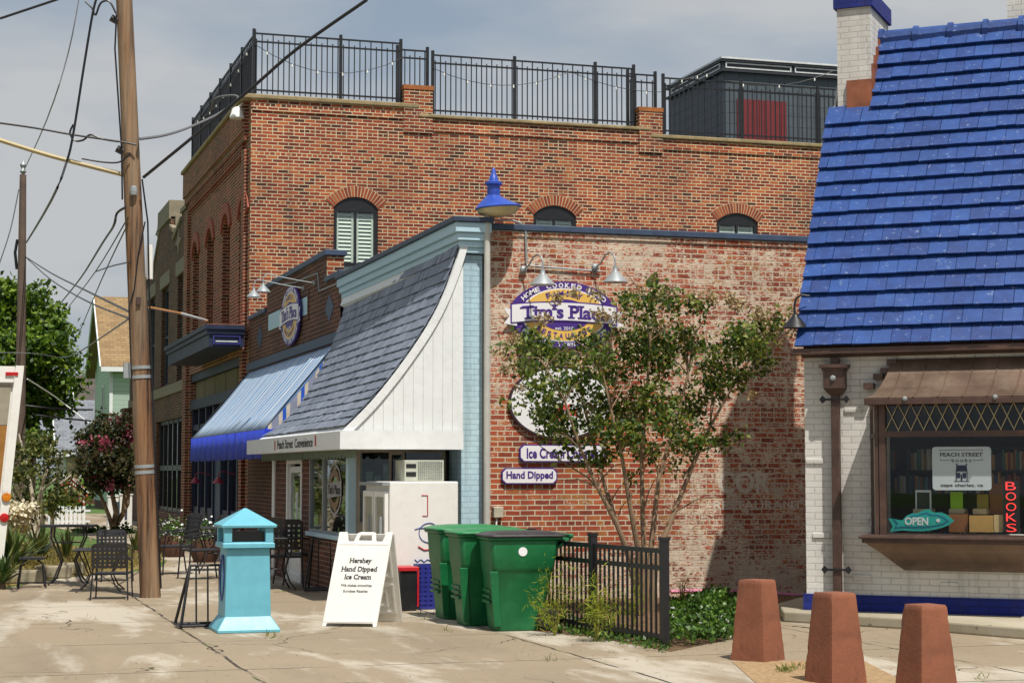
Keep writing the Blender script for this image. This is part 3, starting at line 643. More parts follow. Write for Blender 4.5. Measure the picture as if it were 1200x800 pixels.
# boarded white end with rake trim and fascia
b = MB(); xs_ = [p[0] for p in pr]; zs_ = [p[1] for p in pr]
xl, xr = pr[-1][0], xp0-0.005; nb = 12
def ztopat(x): return float(np.interp(x, xs_[::-1], zs_[::-1]))
zb_ = sX(470, 507, YM0)[1]
for i in range(nb):
    a0 = xl+(xr-xl)*i/nb+0.0015; a1 = xl+(xr-xl)*(i+1)/nb-0.0015; k = [a0+(a1-a0)*j/4 for j in range(5)]
    b.sheet([(a0,zb_),(a1,zb_)] + [(x, max(zb_+0.01, ztopat(min(x, xs_[0]))-0.02)) for x in k[::-1]], lambda x, z, c: (x, YM0+c, z), 0.03)
tp(b, 'end_boards', M_WHITE)
b = MB()
for i in range(len(pr)-1):
    p, q = Vector(pr[i]), Vector(pr[i+1]); d = (q-p).normalized(); n_ = Vector((d[1], -d[0])); n_ = n_ if n_[1] < 0 else -n_
    b.sheet([tuple(p), tuple(q), tuple(q+n_*0.09), tuple(p+n_*0.09)], lambda x, z, c: (x, YM0-0.03+c, z), 0.03)
tp(b, 'rake_trim', M_WHITE)
XM = pr[-1][0]-0.02; zf0, zf1 = sX(404, 526, YM0)[1], sX(404, 504, YM0)[1]
tp(MB().box(XM, xr, YM0-0.06, YM0-0.032, zf0, zf1+0.0), 'end_fascia', M_WHITE)
fs = tp(MB().box(XM-0.03, XM, YM0-0.06, YM1, zf0, zf1-0.01), 'street_fascia', M_WHITE)
TFm = lambda a, b_, c: (XM-0.03+c, -a, b_)              # lettering read from the street: a grows towards the camera
yA = fY(323, 515, XM-0.03)[0]; yB_ = fY(369, 515, XM-0.03)[0]; zc = (zf0+zf1)/2
INK = plain('black_ink', srgb(32,28,30), 0.6, bump=0)
letters(fs, 'Peach Street  Convenience', INK, TFm, (yA-yB_)*0.9, 0.13, -(yA+yB_)/2, zc, 0.004, 0.01)
RD = plain('red_ink', srgb(170,36,34), 0.6, bump=0)
TBox(TFm, MB(), -yA-0.09, -yA-0.01, zc-0.08, zc+0.06, -0.004, 0).build('red_mark', RD, fs); TBox(TFm, MB(), -yB_+0.01, -yB_+0.09, zc-0.06, zc+0.08, -0.004, 0).build('red_mark', RD, fs)
tp(MB().box(XM, 6.24, YM0-0.03, YM1, zf0+0.003, zf0+0.03), 'soffit', M_WHITE)
b = MB(); y = YM0+0.1                                     # scalloped valance with small lamps under the fascia
while y < YM1-0.1: b.sheet([(y,zf0-0.002),(y+0.2,zf0-0.002),(y+0.2,zf0-0.07),(y+0.15,zf0-0.11),(y+0.05,zf0-0.11),(y,zf0-0.07)], lambda a, z, c: (XM+0.2+c, a, z), 0.012); y += 0.21
tp(b, 'valance', plain('green_grey_cloth', srgb(96,112,100), 0.8))
# bay under the slates: canted glazed front, street face with window and door
A_, B_ = Vector((6.2, 22.98, 0)), Vector((5.1, 23.6, 0)); dirc = (B_-A_).normalized(); lenc = (B_-A_).length; nin = Vector((-dirc.y, dirc.x, 0)); nin = -nin if nin.x < 0 else nin
TC = lambda a, z, c: tuple(B_ - dirc*a + nin*c + Vector((0,0,z)))   # a from B_ (left) to A_ (right)
FRM = plain('taupe_frame', srgb(132,124,112), 0.55)
fr = MB().sheet([(0,0.5),(lenc,0.5),(lenc,zf0),(0,zf0)], TC, 0.08, [[(0.12,1.0),(lenc*0.40,1.0),(lenc*0.40,zf0-0.03),(0.12,zf0-0.03)], [(lenc*0.43,1.0),(lenc*0.54,1.0),(lenc*0.54,zf0-0.06),(lenc*0.43,zf0-0.06)], [(lenc*0.57,1.0),(lenc-0.05,1.0),(lenc-0.05,zf0-0.03),(lenc*0.57,zf0-0.03)]])
fw_ = tp(fr, 'front_window', FRM); TBox(TC, MB(), 0.05, lenc-0.05, 0.8, zf0-0.01, 0.035, 0.04).build('pane', M_GLASS, fw_)
b = MB()
for k in range(9): TBox(TC, b, 0.15+k*0.12, 0.15+k*0.12+0.09, 1.45, 1.45+rnd.uniform(0.1, 0.42), 0.14, 0.2)
under(b.build('display_goods', [plain('mixed_goods', srgb(120,150,140), 0.6, var=0.5, scale=9)]), ts)
tp(TBox(TC, MB(), 0, lenc, 0, 0.498, 0, 0.15), 'front_wall_base', M_TIMF)
tp(TBox(TC, MB(), 0.2, lenc, 0.5, zf0, 0.3, 0.33), 'display_back', M_INT)
XS = 5.1; FS = TF_F(XS)
ya = lambda u: fY(u, 600, XS)[0]
y0 = 23.6; y_s1 = ya(362); y_d0 = ya(353); y_d1 = ya(335); y_p1 = ya(321)
zsill = fY(390, 628, XS)[1]
tp(TBox(FS, MB(), y0+0.02, y_s1, 0, zsill-0.04, 0.02, 0.2), 'bay_wall_base', brick('brick_bay', [srgb(70,44,38), srgb(104,60,48), srgb(126,78,60)], srgb(196,176,150), header=0))
tp(TBox(FS, MB(), y0, y_s1+0.03, zsill-0.038, zsill+0.02, -0.05, 0.2), 'sill', M_LBLUE)
fr = MB().sheet([(y0+0.14,zsill+0.022),(y_s1,zsill+0.022),(y_s1,zf0),(y0+0.14,zf0)], FS, 0.08, [[(y0+0.2,zsill+0.06),(ya(378.5),zsill+0.06),(ya(378.5),zf0-0.04),(y0+0.2,zf0-0.04)], [(ya(377.3),zsill+0.06),(y_s1-0.05,zsill+0.06),(y_s1-0.05,zf0-0.04),(ya(377.3),zf0-0.04)]])
sw = tp(fr, 'street_window', M_GALV); TBox(FS, MB(), y0+0.15, y_s1-0.01, zsill+0.03, zf0-0.01, 0.03, 0.035).build('pane', M_GLASS, sw)
tp(MB().box(XS-0.05, XS+0.13, y0-0.03, y0+0.13, 0, zf0), 'corner_post', M_LBLUE)
fr = frame_rect(FS, y_d0, y_d1, 0.0, zf0-0.05, 0.11, 0.0, 0.12); dd = tp(fr, 'door_frame', M_WHITE)
fr = frame_rect(FS, y_d0+0.13, y_d1-0.13, 0.05, zf0-0.2, 0.09, 0.03, 0.08); TBox(FS, fr, y_d0+0.2, y_d1-0.2, 0.05, 0.4, 0.035, 0.075)
d_ = tp(fr, 'door', M_WHITE); TBox(FS, MB(), y_d0+0.2, y_d1-0.2, 0.1, zf0-0.25, 0.05, 0.055).build('pane', M_GLASS, d_)
MB().bar(FS(y_d0+0.2, 0.85, -0.03), FS(y_d0+0.2, 1.35, -0.03), 0.05, 0.03).build('handle', M_WHITE, d_)
tp(TBox(FS, MB(), y_d1, y_p1-0.12, 0, zf0, 0.0, 0.25), 'bay_pier', M_TIMF)
tp(TBox(FS, MB(), y_p1-0.12, y_p1+0.1, 0, zf0, -0.02, 0.14), 'bay_end_post', M_WHITE)
tp(TBox(FS, MB(), y_s1, y_d0, 0, zf0, 0.01, 0.12), 'bay_jamb', M_TIMF)
tp(MB().box(XS+0.26, XF+0.3, y_p1-0.1, y_p1+0.05, 0, zf0), 'bay_return', M_TIMF)
tp(MB().box(XS+0.25, XF+0.3, 23.75, y_p1, 0.0, 0.05), 'shop_floor', M_INT)
tp(MB().box(XF+1.6, XF+1.7, 23.2, y_p1, 0.0, 2.3), 'shop_inner_wall', M_INT)
# oval transfer on the street window glass
dz = thing('window_sticker', 'oval restaurant transfer with a pale banner on the shop window under the slate roof', 'sticker', (XS+0.02, ya(390), (fY(390,573,XS)[1])))
TW = lambda a, z, c: (c, -a, z)
GY = plain('grey_transfer', srgb(150,148,150), 0.6, bump=0); TN = plain('tan_transfer', srgb(128,104,74), 0.6, bump=0)
el = lambda rx, ry, n=40, cx=0, cy=0: [(cx+rx*math.cos(2*math.pi*k/n), cy+ry*math.sin(2*math.pi*k/n)) for k in range(n)]
MB().sheet(el(0.46,0.36), TW, 0.002, [el(0.41,0.32)]).build('ring', GY, dz); MB().sheet(el(0.36,0.28), lambda a, z, c: TW(a, z, c-0.001), 0.002, [el(0.26,0.18)]).build('inner_ring', TN, dz)
MB().sheet([(-0.48,-0.13),(0.48,-0.08),(0.48,0.12),(-0.48,0.07)], lambda a, z, c: TW(a, z, c-0.004), 0.002).build('banner', GY, dz)
letters(dz, "Tim's Place", INK, lambda a, z, c: TW(a, z, c-0.006), 0.82, 0.13, 0, 0, 0.002, 0.02)

# brown brick street front with stepped parapet
ZP = lambda u, v: fY(u, v, XF)[1]
yl, yr = YB-0.01, YM1+0.06
yc0, yc1 = fY(383, 310, XF)[0], fY(313, 340, XF)[0]
zlo, zhi = ZP(395, 325), ZP(350, 318)
b = MB().sheet([(yr,0),(yl,0),(yl,zlo),(yc1,zlo),(yc1,zhi),(yc0,zhi),(yc0,zlo),(yr,zlo)], F, 0.3)
tp(b, 'street_wall', M_TIMF)
tp(MB().box(XF+0.0, XF+0.3, yc0-0.012, yc0-0.002, zlo+0.1, zhi-0.002), 'parapet_return', M_BIG)
tp(MB().box(XF+0.0, XF+0.3, yr-0.012, yr-0.002, 2.5, zlo-0.002), 'cream_return', plain('cream_plaster', srgb(205,192,162), 0.8))
b = MB(); b.box(XF-0.05, XF+0.35, yr-0.03, yc0-0.003, zlo+0.002, zlo+0.09); b.box(XF-0.05, XF+0.35, yc0-0.06, yc1+0.06, zhi+0.002, zhi+0.10); b.box(XF-0.05, XF+0.35, yc1+0.003, yl, zlo+0.002, zlo+0.09)
tp(b, 'parapet_coping', M_NAVY, bevel=0.01)
ya_, yb_ = fY(361, 355, XF)[0], fY(315, 380, XF)[0]; za, zb2 = fY(361, 368, XF)[1], fY(361, 347, XF)[1]
tp(TBox(F, MB(), ya_, yb_, za, zb2, -0.012, 0.0), 'fascia_panel', M_LBLUE)
tp(frame_rect(F, ya_-0.12, yb_+0.12, za-0.12, zb2+0.12, 0.1, -0.02, 0.0), 'panel_surround', M_TIMF)
for (u, v) in ((386.5, 361), (304.5, 395)):
    a, z = fY(u, v, XF); tp(MB().sheet([(a-0.36,z),(a,z-0.24),(a+0.36,z),(a,z+0.24)], lambda x, y_, c: F(x, y_, c-0.01), 0.01), 'diamond_ornament', M_NAVY)
zbd = fY(394, 394, XF)[1]
tp(TBox(F, MB(), yr, yl, zbd-0.10, zbd+0.06, -0.05, 0.0), 'band_course', M_NAVY)
# ---------------------------------------------------------------- cottage bookshop
CX0 = onZ(945.5, 714, 0.12); xd = RT*0.9184 - FW*0.3957; RZC = math.atan2(xd.y, xd.x)
MC = Matrix.Translation((CX0.x, CX0.y, 0)) @ Matrix.Rotation(RZC, 4, 'Z'); MCI = MC.inverted()
ct = thing('cottage', 'white-painted brick cottage bookshop with steep bright blue tiled roof and chimney', 'cottage', (CX0.x, CX0.y, 0), RZC)
def cl(u, v, y0):                                        # pixel -> (x,z) on the cottage's local plane y=y0
    o = MCI @ EYEV; d = MCI.to_3x3() @ ray(u, v); t_ = (y0-o.y)/d.y; p = o + d*t_; return (p.x, p.z)
def cp(b, name, mat, parent=None, **k): return b.build(name, mat, parent or ct, **k)
TL = lambda y: (lambda a, b_, c: (a, y+c, b_))
W, D, ZE = 9.0, 4.3, 2.97
# raised concrete apron with a rough kerb
ap = [onZ(u, v, 0.12) for u, v in ((912,706),(918,716),(1060,724),(1200,735),(1300,743))]
b = MB(); pts = [(p.x, p.y) for p in ap] + [tuple((MC @ Vector((13, 2, 0))).xy), tuple((MC @ Vector((-0.6, 2, 0))).xy)]
b.sheet(pts, lambda a, c, z: (a, c, 0.12-z), 0.115); tag(b.build('raised_pavement', M_CURB, bevel=0.02), kind='structure')
bx0, bx1 = 0.0, 0.0
BF = -0.42
fx0 = cl(1038, 560, BF)[0]; fx1 = fx0 + (cl(1200, 560, BF)[0]-fx0)*1.12; wz0 = cl(1040, 626, BF)[1]; wz1 = cl(1040, 472, BF)[1]
wx0 = cl(1022, 560, 0)[0]
gable = [(0,0.12),(W,0.12),(W,ZE),(0,ZE)]
cp(MB().sheet(gable, TL(0), 0.25, [[(wx0+0.15,wz0),(fx1+0.1,wz0),(fx1+0.1,wz1+0.1),(wx0+0.15,wz1+0.1)]]), 'front_wall', M_WHBR)
prof_c = [(2.1,6.98),(1.5,5.98),(0.6,4.47),(0.2,3.75),(-0.15,3.05)]
back = [(2.1+(2.1-y), z) for y, z in prof_c]
TG = lambda x: (lambda a, b_, c: (x+c, a, b_))
gp = [(0.252,0.12),(D-0.1,0.12)] + [(y, z-0.06) for y, z in back[3:0:-1]] + [(2.1,6.9)] + [(y, z-0.06) for y, z in prof_c[1:4] if y > 0.26]+[(0.252,3.7)]
cp(MB().sheet(gp, TG(0), 0.25), 'gable_wall', M_WHBR); cp(MB().sheet(gp, TG(W-0.25), 0.25), 'gable_wall', M_WHBR)
cp(MB().box(0.26, W-0.26, D-0.3, D-0.1, 0.12, ZE), 'back_wall', M_WHBR)
cp(MB().box(-0.03, W, -0.03, -0.001, 0.121, 0.30), 'painted_base', M_BLBR)
# roof deck and blue tiles (front slope and back slope)
deck = [(y, z-0.03) for y, z in prof_c] + [(-0.13,3.02),(0.22,3.62),(0.62,4.35),(1.5,5.84),(2.1,6.85)]
TR = lambda a, b_, c: (0.03+c, a, b_)
cp(MB().sheet(deck, TR, W+0.09), 'roof_deck', M_BROWN); cp(MB().sheet([(4.2-y, z) for y, z in deck], TR, W+0.09), 'roof_deck', M_BROWN)
BLU = slate_mat('blue_glazed_tile', srgb(20,50,112), srgb(34,74,140), 0.55, spots=(srgb(128,146,174), 0.8))
rowsc = resample([Vector(p) for p in cat(prof_c)], 0.226)
_up = [r for r in rowsc[:-1] if r[0][0] > 1.62]; _lo = [r for r in rowsc[:-1] if r[0][0] <= 1.62]
cp(tiles(lambda a, q: (a, q[0], q[1]), _up, 0.475, W+0.14, 0.215, 0.262, 0.030, 0.055, random.Random(6), 0.003), 'roof_tiles', BLU)
cp(tiles(lambda a, q: (a, q[0], q[1]), _lo, -0.05, W+0.14, 0.215, 0.262, 0.030, 0.055, random.Random(5), 0.003), 'roof_tiles', BLU)
rb = [(Vector((4.2-p[0], p[1])), Vector((-d[0], d[1]))) for p, d in rowsc[:-1]]
def tiles_back():
    b = MB()
    for p, d in rb:
        for i in range(int(W/0.5)+1):
            e = p+d*0.25; b.add([(i*0.5+0.1,p[0],p[1]+0.01),(min(W+.14,i*0.5+0.59),p[0],p[1]+0.01),(min(W+.14,i*0.5+0.59),e[0],e[1]+0.04),(i*0.5+0.1,e[0],e[1]+0.04)], [(0,1,2,3)])
    return b
cp(tiles_back(), 'rear_roof_tiles', BLU)
b = MB(); x = 0.50
while x < W+0.1:
    b.tube([(x,2.1,6.975),(x+0.40,2.1,6.99)], [0.115,0.10], 10); b.tube([(x-0.03,2.1,6.98),(x+0.03,2.1,6.98)], 0.135, 10); x += 0.42
cp(b, 'ridge_tiles', BLU)
# chimney
chx0, chx1, chy0, chy1 = 0.06, 0.47, 1.56, 2.62
cp(MB().box(chx0, chx1, chy0, chy1, 5.2, 7.28), 'chimney', M_WHBR); 
for o in ct.children:
    if o.name.startswith('chimney'): ch = o
MB().box(chx0-0.035, chx1+0.035, chy0-0.035, chy1+0.035, 7.281, 7.48).build('chimney_cap', M_BLBR, ch)
CPR = plain('copper_flashing', srgb(140,84,58), 0.5, metal=0.2, var=0.3, scale=5)
MB().box(chx0+0.12, chx1+0.012, chy0-0.05, chy0-0.005, 6.03, 6.38).build('flashing', CPR, ch)
b = MB()
for k in range(5): b.box(chx1+0.002, chx1+0.03, chy0+0.02+k*0.13, chy0+0.14+k*0.13, 6.2+k*0.17, 6.58+k*0.13)
b.build('step_flashing', CPR, ch)
c2x = cl(1172, 20, 2.1)[0]
ch2 = cp(MB().box(c2x, c2x+0.9, 2.7, 3.5, 6.0, 7.9), 'chimney_stack', M_WHBR)
# dark gutter, soffit and eave boards
b = MB(); b.box(-0.1, W+0.1, -0.21, -0.12, 2.955, 3.025); b.box(-0.06, W+0.06, -0.118, 0.0, 2.985, 3.0); b.box(-0.02, W, -0.05, -0.002, 2.93, 2.984)
cp(b, 'gutter', M_BROWN, bevel=0.012)
# bricks left proud of the wall
for (u, v) in ((963,627),(1008,609),(1010,676),(1113,685),(1000,480),(955,540)):
    x, z = cl(u, v, 0); cp(MB().box(x-0.1, x+0.1, -0.018, -0.001, z-0.028, z+0.028), 'proud_brick', M_WHBR, bevel=0.006)
# downpipe with leader head and pointed straps
x0, z0 = cl(976, 600, -0.09); x1, _ = cl(985.5, 600, -0.09); xm = (x0+x1)/2; hw_ = (x1-x0)/2
dp = cp(MB().box(x0, x1, -0.13, -0.05, 0.31, 2.92), 'downpipe', M_BROWN, bevel=0.006)
zt_, zb_ = cl(980, 428, -0.15)[1], cl(980, 458, -0.15)[1]
b = MB(); b.box(xm-0.11, xm+0.11, -0.20, -0.003, zb_+0.03, zt_-0.03); b.box(xm-0.15, xm+0.15, -0.24, -0.003, zt_-0.028, zt_+0.01); b.box(xm-0.125, xm+0.125, -0.215, -0.003, zt_-0.055, zt_-0.03)
b.loft([[(xm-0.11,-0.2,zb_+0.028),(xm+0.11,-0.2,zb_+0.028),(xm+0.11,-0.003,zb_+0.028),(xm-0.11,-0.003,zb_+0.028)],[(xm-0.06,-0.15,zb_-0.04),(xm+0.06,-0.15,zb_-0.04),(xm+0.06,-0.003,zb_-0.04),(xm-0.06,-0.003,zb_-0.04)]])
lh = b.build('leader_head', M_BROWN, dp); MB().lathe([(0.0,0),(0.035,0.0),(0.02,0.02)], 8, (0,0,0)).xf(Matrix.Translation((xm,-0.205,(zt_+zb_)/2)) @ Matrix.Rotation(R(90), 4, 'X')).build('rosette', M_GALV, dp)
for v in (468, 667):
    z = cl(980, v, -0.1)[1]; b = MB(); s_ = [(xm-0.17,z),(xm-0.135,z-0.045),(xm-0.10,z-0.012),(xm+0.10,z-0.012),(xm+0.135,z-0.045),(xm+0.17,z),(xm+0.135,z+0.045),(xm+0.10,z+0.012),(xm-0.10,z+0.012),(xm-0.135,z+0.045)]
    b.sheet(s_, TL(-0.15), 0.018); b.build('pipe_strap', M_BLACK, dp)
M_GLASSC = glass('clear_window_glass', (0.9,0.92,0.92), 0.45)
# display bay window
PANE = M_GLASS
zr0, zr1 = cl(1040, 512, BF)[1], cl(1040, 505, BF)[1]      # transom rail
zsill0 = cl(1040, 636, BF)[1]
fr = MB().sheet([(fx0-0.07,wz0),(fx1,wz0),(fx1,wz1+0.02),(fx0-0.07,wz1+0.02)], TL(BF), 0.07, [[(fx0,wz0+0.01),(fx1-0.07,wz0+0.01),(fx1-0.07,zr0),(fx0,zr0)], [(fx0,zr1),(fx1-0.07,zr1),(fx1-0.07,wz1),(fx0,wz1)]])
bw = cp(fr, 'bay_window', M_BROWN)
MB().box(fx0, fx1-0.07, BF+0.03, BF+0.035, wz0, zr0+0.01).build('pane', M_GLASSC, bw)
MB().box(fx0, fx1-0.07, BF+0.045, BF+0.05, zr1, wz1).build('transom_pane', M_GLASSD, bw)
b = MB(); h_ = wz1-zr1; n_ = int((fx1-fx0)/0.135)+3; LAT = plain('brass_lattice', srgb(176,162,126), 0.45)
for i in range(-2, n_):
    for sgn in (1, -1):
        xa = fx0+i*0.135; xb = xa+0.1*1.35*1.0
        xa, xb = (xa, xa+h_*0.48) if sgn > 0 else (xa+h_*0.48, xa)
        za, zb_ = zr1, wz1
        # clip to frame
        def clip(x1, z1, x2, z2, lo, hi):
            if x1 > x2: x1, z1, x2, z2 = x2, z2, x1, z1
            if x2 <= lo or x1 >= hi: return None
            if x1 < lo: z1 = z1+(z2-z1)*(lo-x1)/(x2-x1); x1 = lo
            if x2 > hi: z2 = z1+(z2-z1)*(hi-x1)/(x2-x1); x2 = hi
            return x1, z1, x2, z2
        c_ = clip(xa, za, xb, zb_, fx0, fx1-0.07)
        if c_ and abs(c_[2]-c_[0]) > 0.004: b.bar((c_[0], BF+0.022+0.003*sgn, c_[1]), (c_[2], BF+0.022+0.003*sgn, c_[3]), 0.009, 0.008, up=(0,1,0))
b.build('lattice', LAT, bw)
# canted left side
A1, A2 = Vector((wx0, -0.002, 0)), Vector((fx0-0.07, BF+0.0, 0))
b = MB(); b.bar(A1+Vector((0.02,-0.02,wz0)), A1+Vector((0.02,-0.02,wz1)), 0.05, 0.05); b.bar(A2+Vector((-0.03,0.03,wz0)), A2+Vector((-0.03,0.03,wz1)), 0.04, 0.04); b.bar(A1+Vector((0,-0.02,zr0+0.02)), A2+Vector((0,0.02,zr0+0.02)), 0.03, 0.05)
b.build('side_frame', M_BROWN, bw); b = MB(); m_ = (A1+A2)/2; b.add([A1+Vector((0.02,-0.01,wz0)), A2+Vector((-0.02,0.01,wz0)), A2+Vector((-0.02,0.01,wz1)), A1+Vector((0.02,-0.01,wz1))], [(0,1,2,3)])
b.build('side_pane', plain('cream_blind', srgb(190,186,168), 0.6), bw)
b = MB(); b.box(wx0-0.02, fx1+0.03, BF-0.06, -0.002, zsill0, wz0-0.001); b.box(wx0-0.05, fx1+0.05, BF-0.09, -0.002, wz0-0.045, wz0-0.015); b.build('sill', M_BROWN, bw, bevel=0.008)
zb3 = cl(1062, 668, -0.1)[1]; xb3 = cl(1060, 668, -0.05)[0]
rings = []
for t_ in (0, 0.3, 0.6, 0.85, 1.0):
    yy = (BF+0.02)*(1-t_**1.6)-0.05*t_; xx = wx0+0.0+(xb3-wx0)*t_**0.8; zz = zsill0-0.001+(zb3-zsill0)*t_; rings.append([(xx,yy,zz),(fx1-(xx-wx0)*0.5,yy,zz),(fx1-(xx-wx0)*0.5,-0.002,zz),(xx,-0.002,zz)])
MB().loft(rings).build('apron', M_COPPER, bw)
# copper canopy over the bay
ex0 = cl(1014, 468, BF-0.12)[0]; ze = cl(1040, 466, BF-0.12)[1]; zt2 = 2.89; tx0 = cl(1046, 420, -0.02)[0]
rings = []
for t_ in (0, 0.15, 0.4, 0.7, 1.0):
    yy = (BF-0.12)*(1-t_)**1.0*(1-0.35*t_)-0.03; zz = ze+(zt2-ze)*(t_**1.35); xx = ex0+(tx0-ex0)*(t_**0.62); rings.append([(xx,yy,zz),(fx1+0.15-(xx-ex0),yy,zz),(fx1+0.15-(xx-ex0),-0.003,zz),(xx,-0.003,zz)])
cn2 = cp(MB().loft(rings), 'bay_canopy', M_COPPER)
b = MB()
for k in range(1, 7):
    pr2 = [(ex0+(fx1-ex0)*k/7.0+ (tx0-ex0)*0.3*t_, (BF-0.12)*(1-t_)*(1-0.35*t_)-0.035, ze+(zt2-ze)*(t_**1.35)+0.004) for t_ in (0, 0.15, 0.4, 0.7, 1.0)]
    b.tube(pr2, 0.007, 5)
b.build('seam', M_COPPER, cn2)
b = MB(); b.box(ex0-0.01, fx1+0.16, BF-0.15, BF-0.06, ze-0.075, ze-0.003); b.box(ex0, ex0+0.08, BF-0.06, -0.003, ze-0.075, ze-0.003); b.box(ex0, fx1+0.1, BF-0.06, -0.01, ze-0.05, ze-0.035); b.build('canopy_gutter', M_BROWN, cn2, bevel=0.01)
b = MB()
for k, (u, v) in enumerate(((1019,452),(1030,441),(1038,434),(1045,424))):
    x, z = cl(u, v, -0.05); b.box(x-0.055, x+0.05, -0.12+0.02*k, -0.003, z-0.035, z+0.03)
b.build('stepped_bracket', M_BROWN, cn2)
for (u, v) in ((1060,467),(1166,465)):
    x, z = cl(u, v, BF-0.16); MB().lathe([(0.0,0),(0.028,0.0),(0.018,0.02),(0.012,0.03)], 10).xf(Matrix.Translation((x,BF-0.15,z)) @ Matrix.Rotation(R(90), 4, 'X')).build('rosette', M_GALV, cn2)
# gooseneck lamp on the cottage corner
x, z = cl(932, 378, -0.1); pw = MC @ Vector((x, -0.1, z))
t = thing('wall_lamp', 'black gooseneck lamp at the left corner of the blue roof', 'wall lamp', pw, RZC)
MB().lathe([(0.03,0.09),(0.05,0.06),(0.12,-0.02),(0.15,-0.06),(0.14,-0.055)], 16).build('lamp_shade', M_BLACK, t, smooth=True)
MB().tube([(0,0,0.08),(-0.01,0,0.18),(0.01,0,0.27),(0.07,0,0.31),(0.15,0.05,0.3)], 0.013, 6).build('arm', M_BLACK, t)

# ---- room behind the window, shelves and what stands in the window
cp(MB().box(wx0+0.16, fx1+0.5, 0.26, 3.9, 0.13, 0.16), 'room_floor', M_INT)
cp(MB().box(fx1+0.5, fx1+0.55, 0.26, 3.9, 0.13, 2.8), 'room_partition', M_INT); cp(MB().box(0.3, fx1+0.5, 0.26, 3.9, 2.60, 2.64), 'room_ceiling', M_INT)
SHY = 0.75; sx0, sx1 = cl(1036, 560, SHY)[0]-0.05, fx1+0.4
bsf = thing('bookshelf', 'tall dark bookshelf full of books inside the shop window', 'bookshelf', MC @ Vector((sx0, SHY, 0.16)), RZC)
shz = [cl(1060, 603, SHY)[1]-0.38, cl(1060, 579, SHY)[1], cl(1060, 552, SHY)[1], cl(1060, 527, SHY)[1]+0.02]
DKW = plain('dark_shelf_wood', srgb(54,40,32), 0.7)
for z in shz: MB().box(0, sx1-sx0, 0, 0.28, z-0.16-0.012, z-0.16+0.012).build('shelf', DKW, bsf)
MB().box(-0.03, -0.002, 0, 0.3, 0, 2.4).build('side_panel', DKW, bsf); MB().box(sx1-sx0+0.002, sx1-sx0+0.03, 0, 0.3, 0, 2.4).build('side_panel', DKW, bsf); MB().box(-0.03, sx1-sx0+0.03, 0.301, 0.32, 0, 2.4).build('back_panel', DKW, bsf)
rb_ = random.Random(21); BC = [srgb(*c) for c in ((150,60,50),(60,90,120),(190,180,150),(70,120,110),(200,150,70),(90,70,90),(215,210,195),(60,60,70),(130,150,160),(160,110,70))]
BM = [plain('book_cloth_%d' % i, c, 0.6, bump=0) for i, c in enumerate(BC)]
BN = ['rust red','slate blue','cream','sea green','ochre','plum','white','charcoal','pale blue','tan']
kk = 0
for ri, z in enumerate(shz[:3]):
    x = 0.02
    while x < 1.95:
        w_ = rb_.uniform(0.022, 0.05); h_ = rb_.uniform(0.17, 0.25); i = rb_.randrange(10)
        if rb_.random() < 0.06: x += 0.07; continue
        b = MB(); b.box(0, w_-0.003, 0, 0.16, 0, h_); o = b.build('book', BM[i]); tilt = rb_.choice([0,0,0,0,0.06,-0.0])
        p = MC @ Vector((sx0+x, SHY+0.03+rb_.uniform(0,0.02), z+0.013)); o.location = p; o.rotation_euler = (0, tilt, RZC)
        tag(o, 'upright %s book among the rows on the dark shelves behind the shop window' % BN[i], 'book', 'shelved books'); x += w_
DY = BF+0.16
def standat(u, v, y): x, z = cl(u, v, y); return MC @ Vector((x, y, z))
ds = thing('display_counter', 'low wooden counter along the inside of the shop window', 'counter', MC @ Vector((fx0, BF+0.08, wz0-0.05)), RZC)
WD = plain('warm_wood', srgb(140,88,48), 0.6, var=0.2)
MB().box(0.0, fx1-fx0-0.1, 0, 0.55, 0, 0.045).build('counter_top', WD, ds)
# hanging shop sign
x0, z0 = cl(1093, 574, BF+0.12); x1, z1 = cl(1161, 523, BF+0.12); cx_, cz_ = (x0+x1)/2, (z0+z1)/2; w_, h_ = x1-x0, z1-z0
sg = thing('shop_sign', 'white rounded sign with a small house drawing hung inside the bookshop window', 'sign', MC @ Vector((cx_, BF+0.12, cz_)), RZC)
def rrect(w, h, r, n=5):
    pts = []
    for cx, cy, a in ((w/2-r,h/2-r,0),(-w/2+r,h/2-r,90),(-w/2+r,-h/2+r,180),(w/2-r,-h/2+r,270)):
        for k in range(n+1): an = R(a+90*k/n); pts.append((cx+r*math.cos(an), cy+r*math.sin(an)))
    return pts
PSB = plain('sign_board', srgb(218,222,224), 0.5, var=0.02, bump=0); NVY = plain('navy_ink', srgb(26,32,62), 0.6, bump=0)
bd = MB().sheet(rrect(w_, h_, 0.035), TF_I, 0.012).build('board', PSB, sg)
TS_ = lambda a, b_, c: (a, c-0.001, b_)
letters(sg, 'PEACH STREET', INK, TS_, w_*0.74, h_*0.085, 0, h_*0.32, 0.003, 0.015, serif=0.06)
letters(sg, 'books', INK, TS_, w_*0.33, h_*0.085, 0, h_*0.19, 0.003, 0, space=1.3); letters(sg, 'cape charles, va', INK, TS_, w_*0.72, h_*0.085, 0, -h_*0.39, 0.003, 0.005)
b = MB()
for (a0, a1, z_) in ((-0.36,-0.19,0.19),(0.19,0.36,0.19),(-0.36,0.36,0.425)): TBox(TS_, b, a0*w_, a1*w_, z_*h_-0.002, z_*h_+0.002, -0.003, 0)
for a0 in (-0.36, 0.36): TBox(TS_, b, a0*w_-0.002, a0*w_+0.002, 0.19*h_, 0.23*h_, -0.003, 0); TBox(TS_, b, a0*w_-0.002, a0*w_+0.002, 0.39*h_, 0.425*h_, -0.003, 0)
b.build('rule_line', INK, sg)
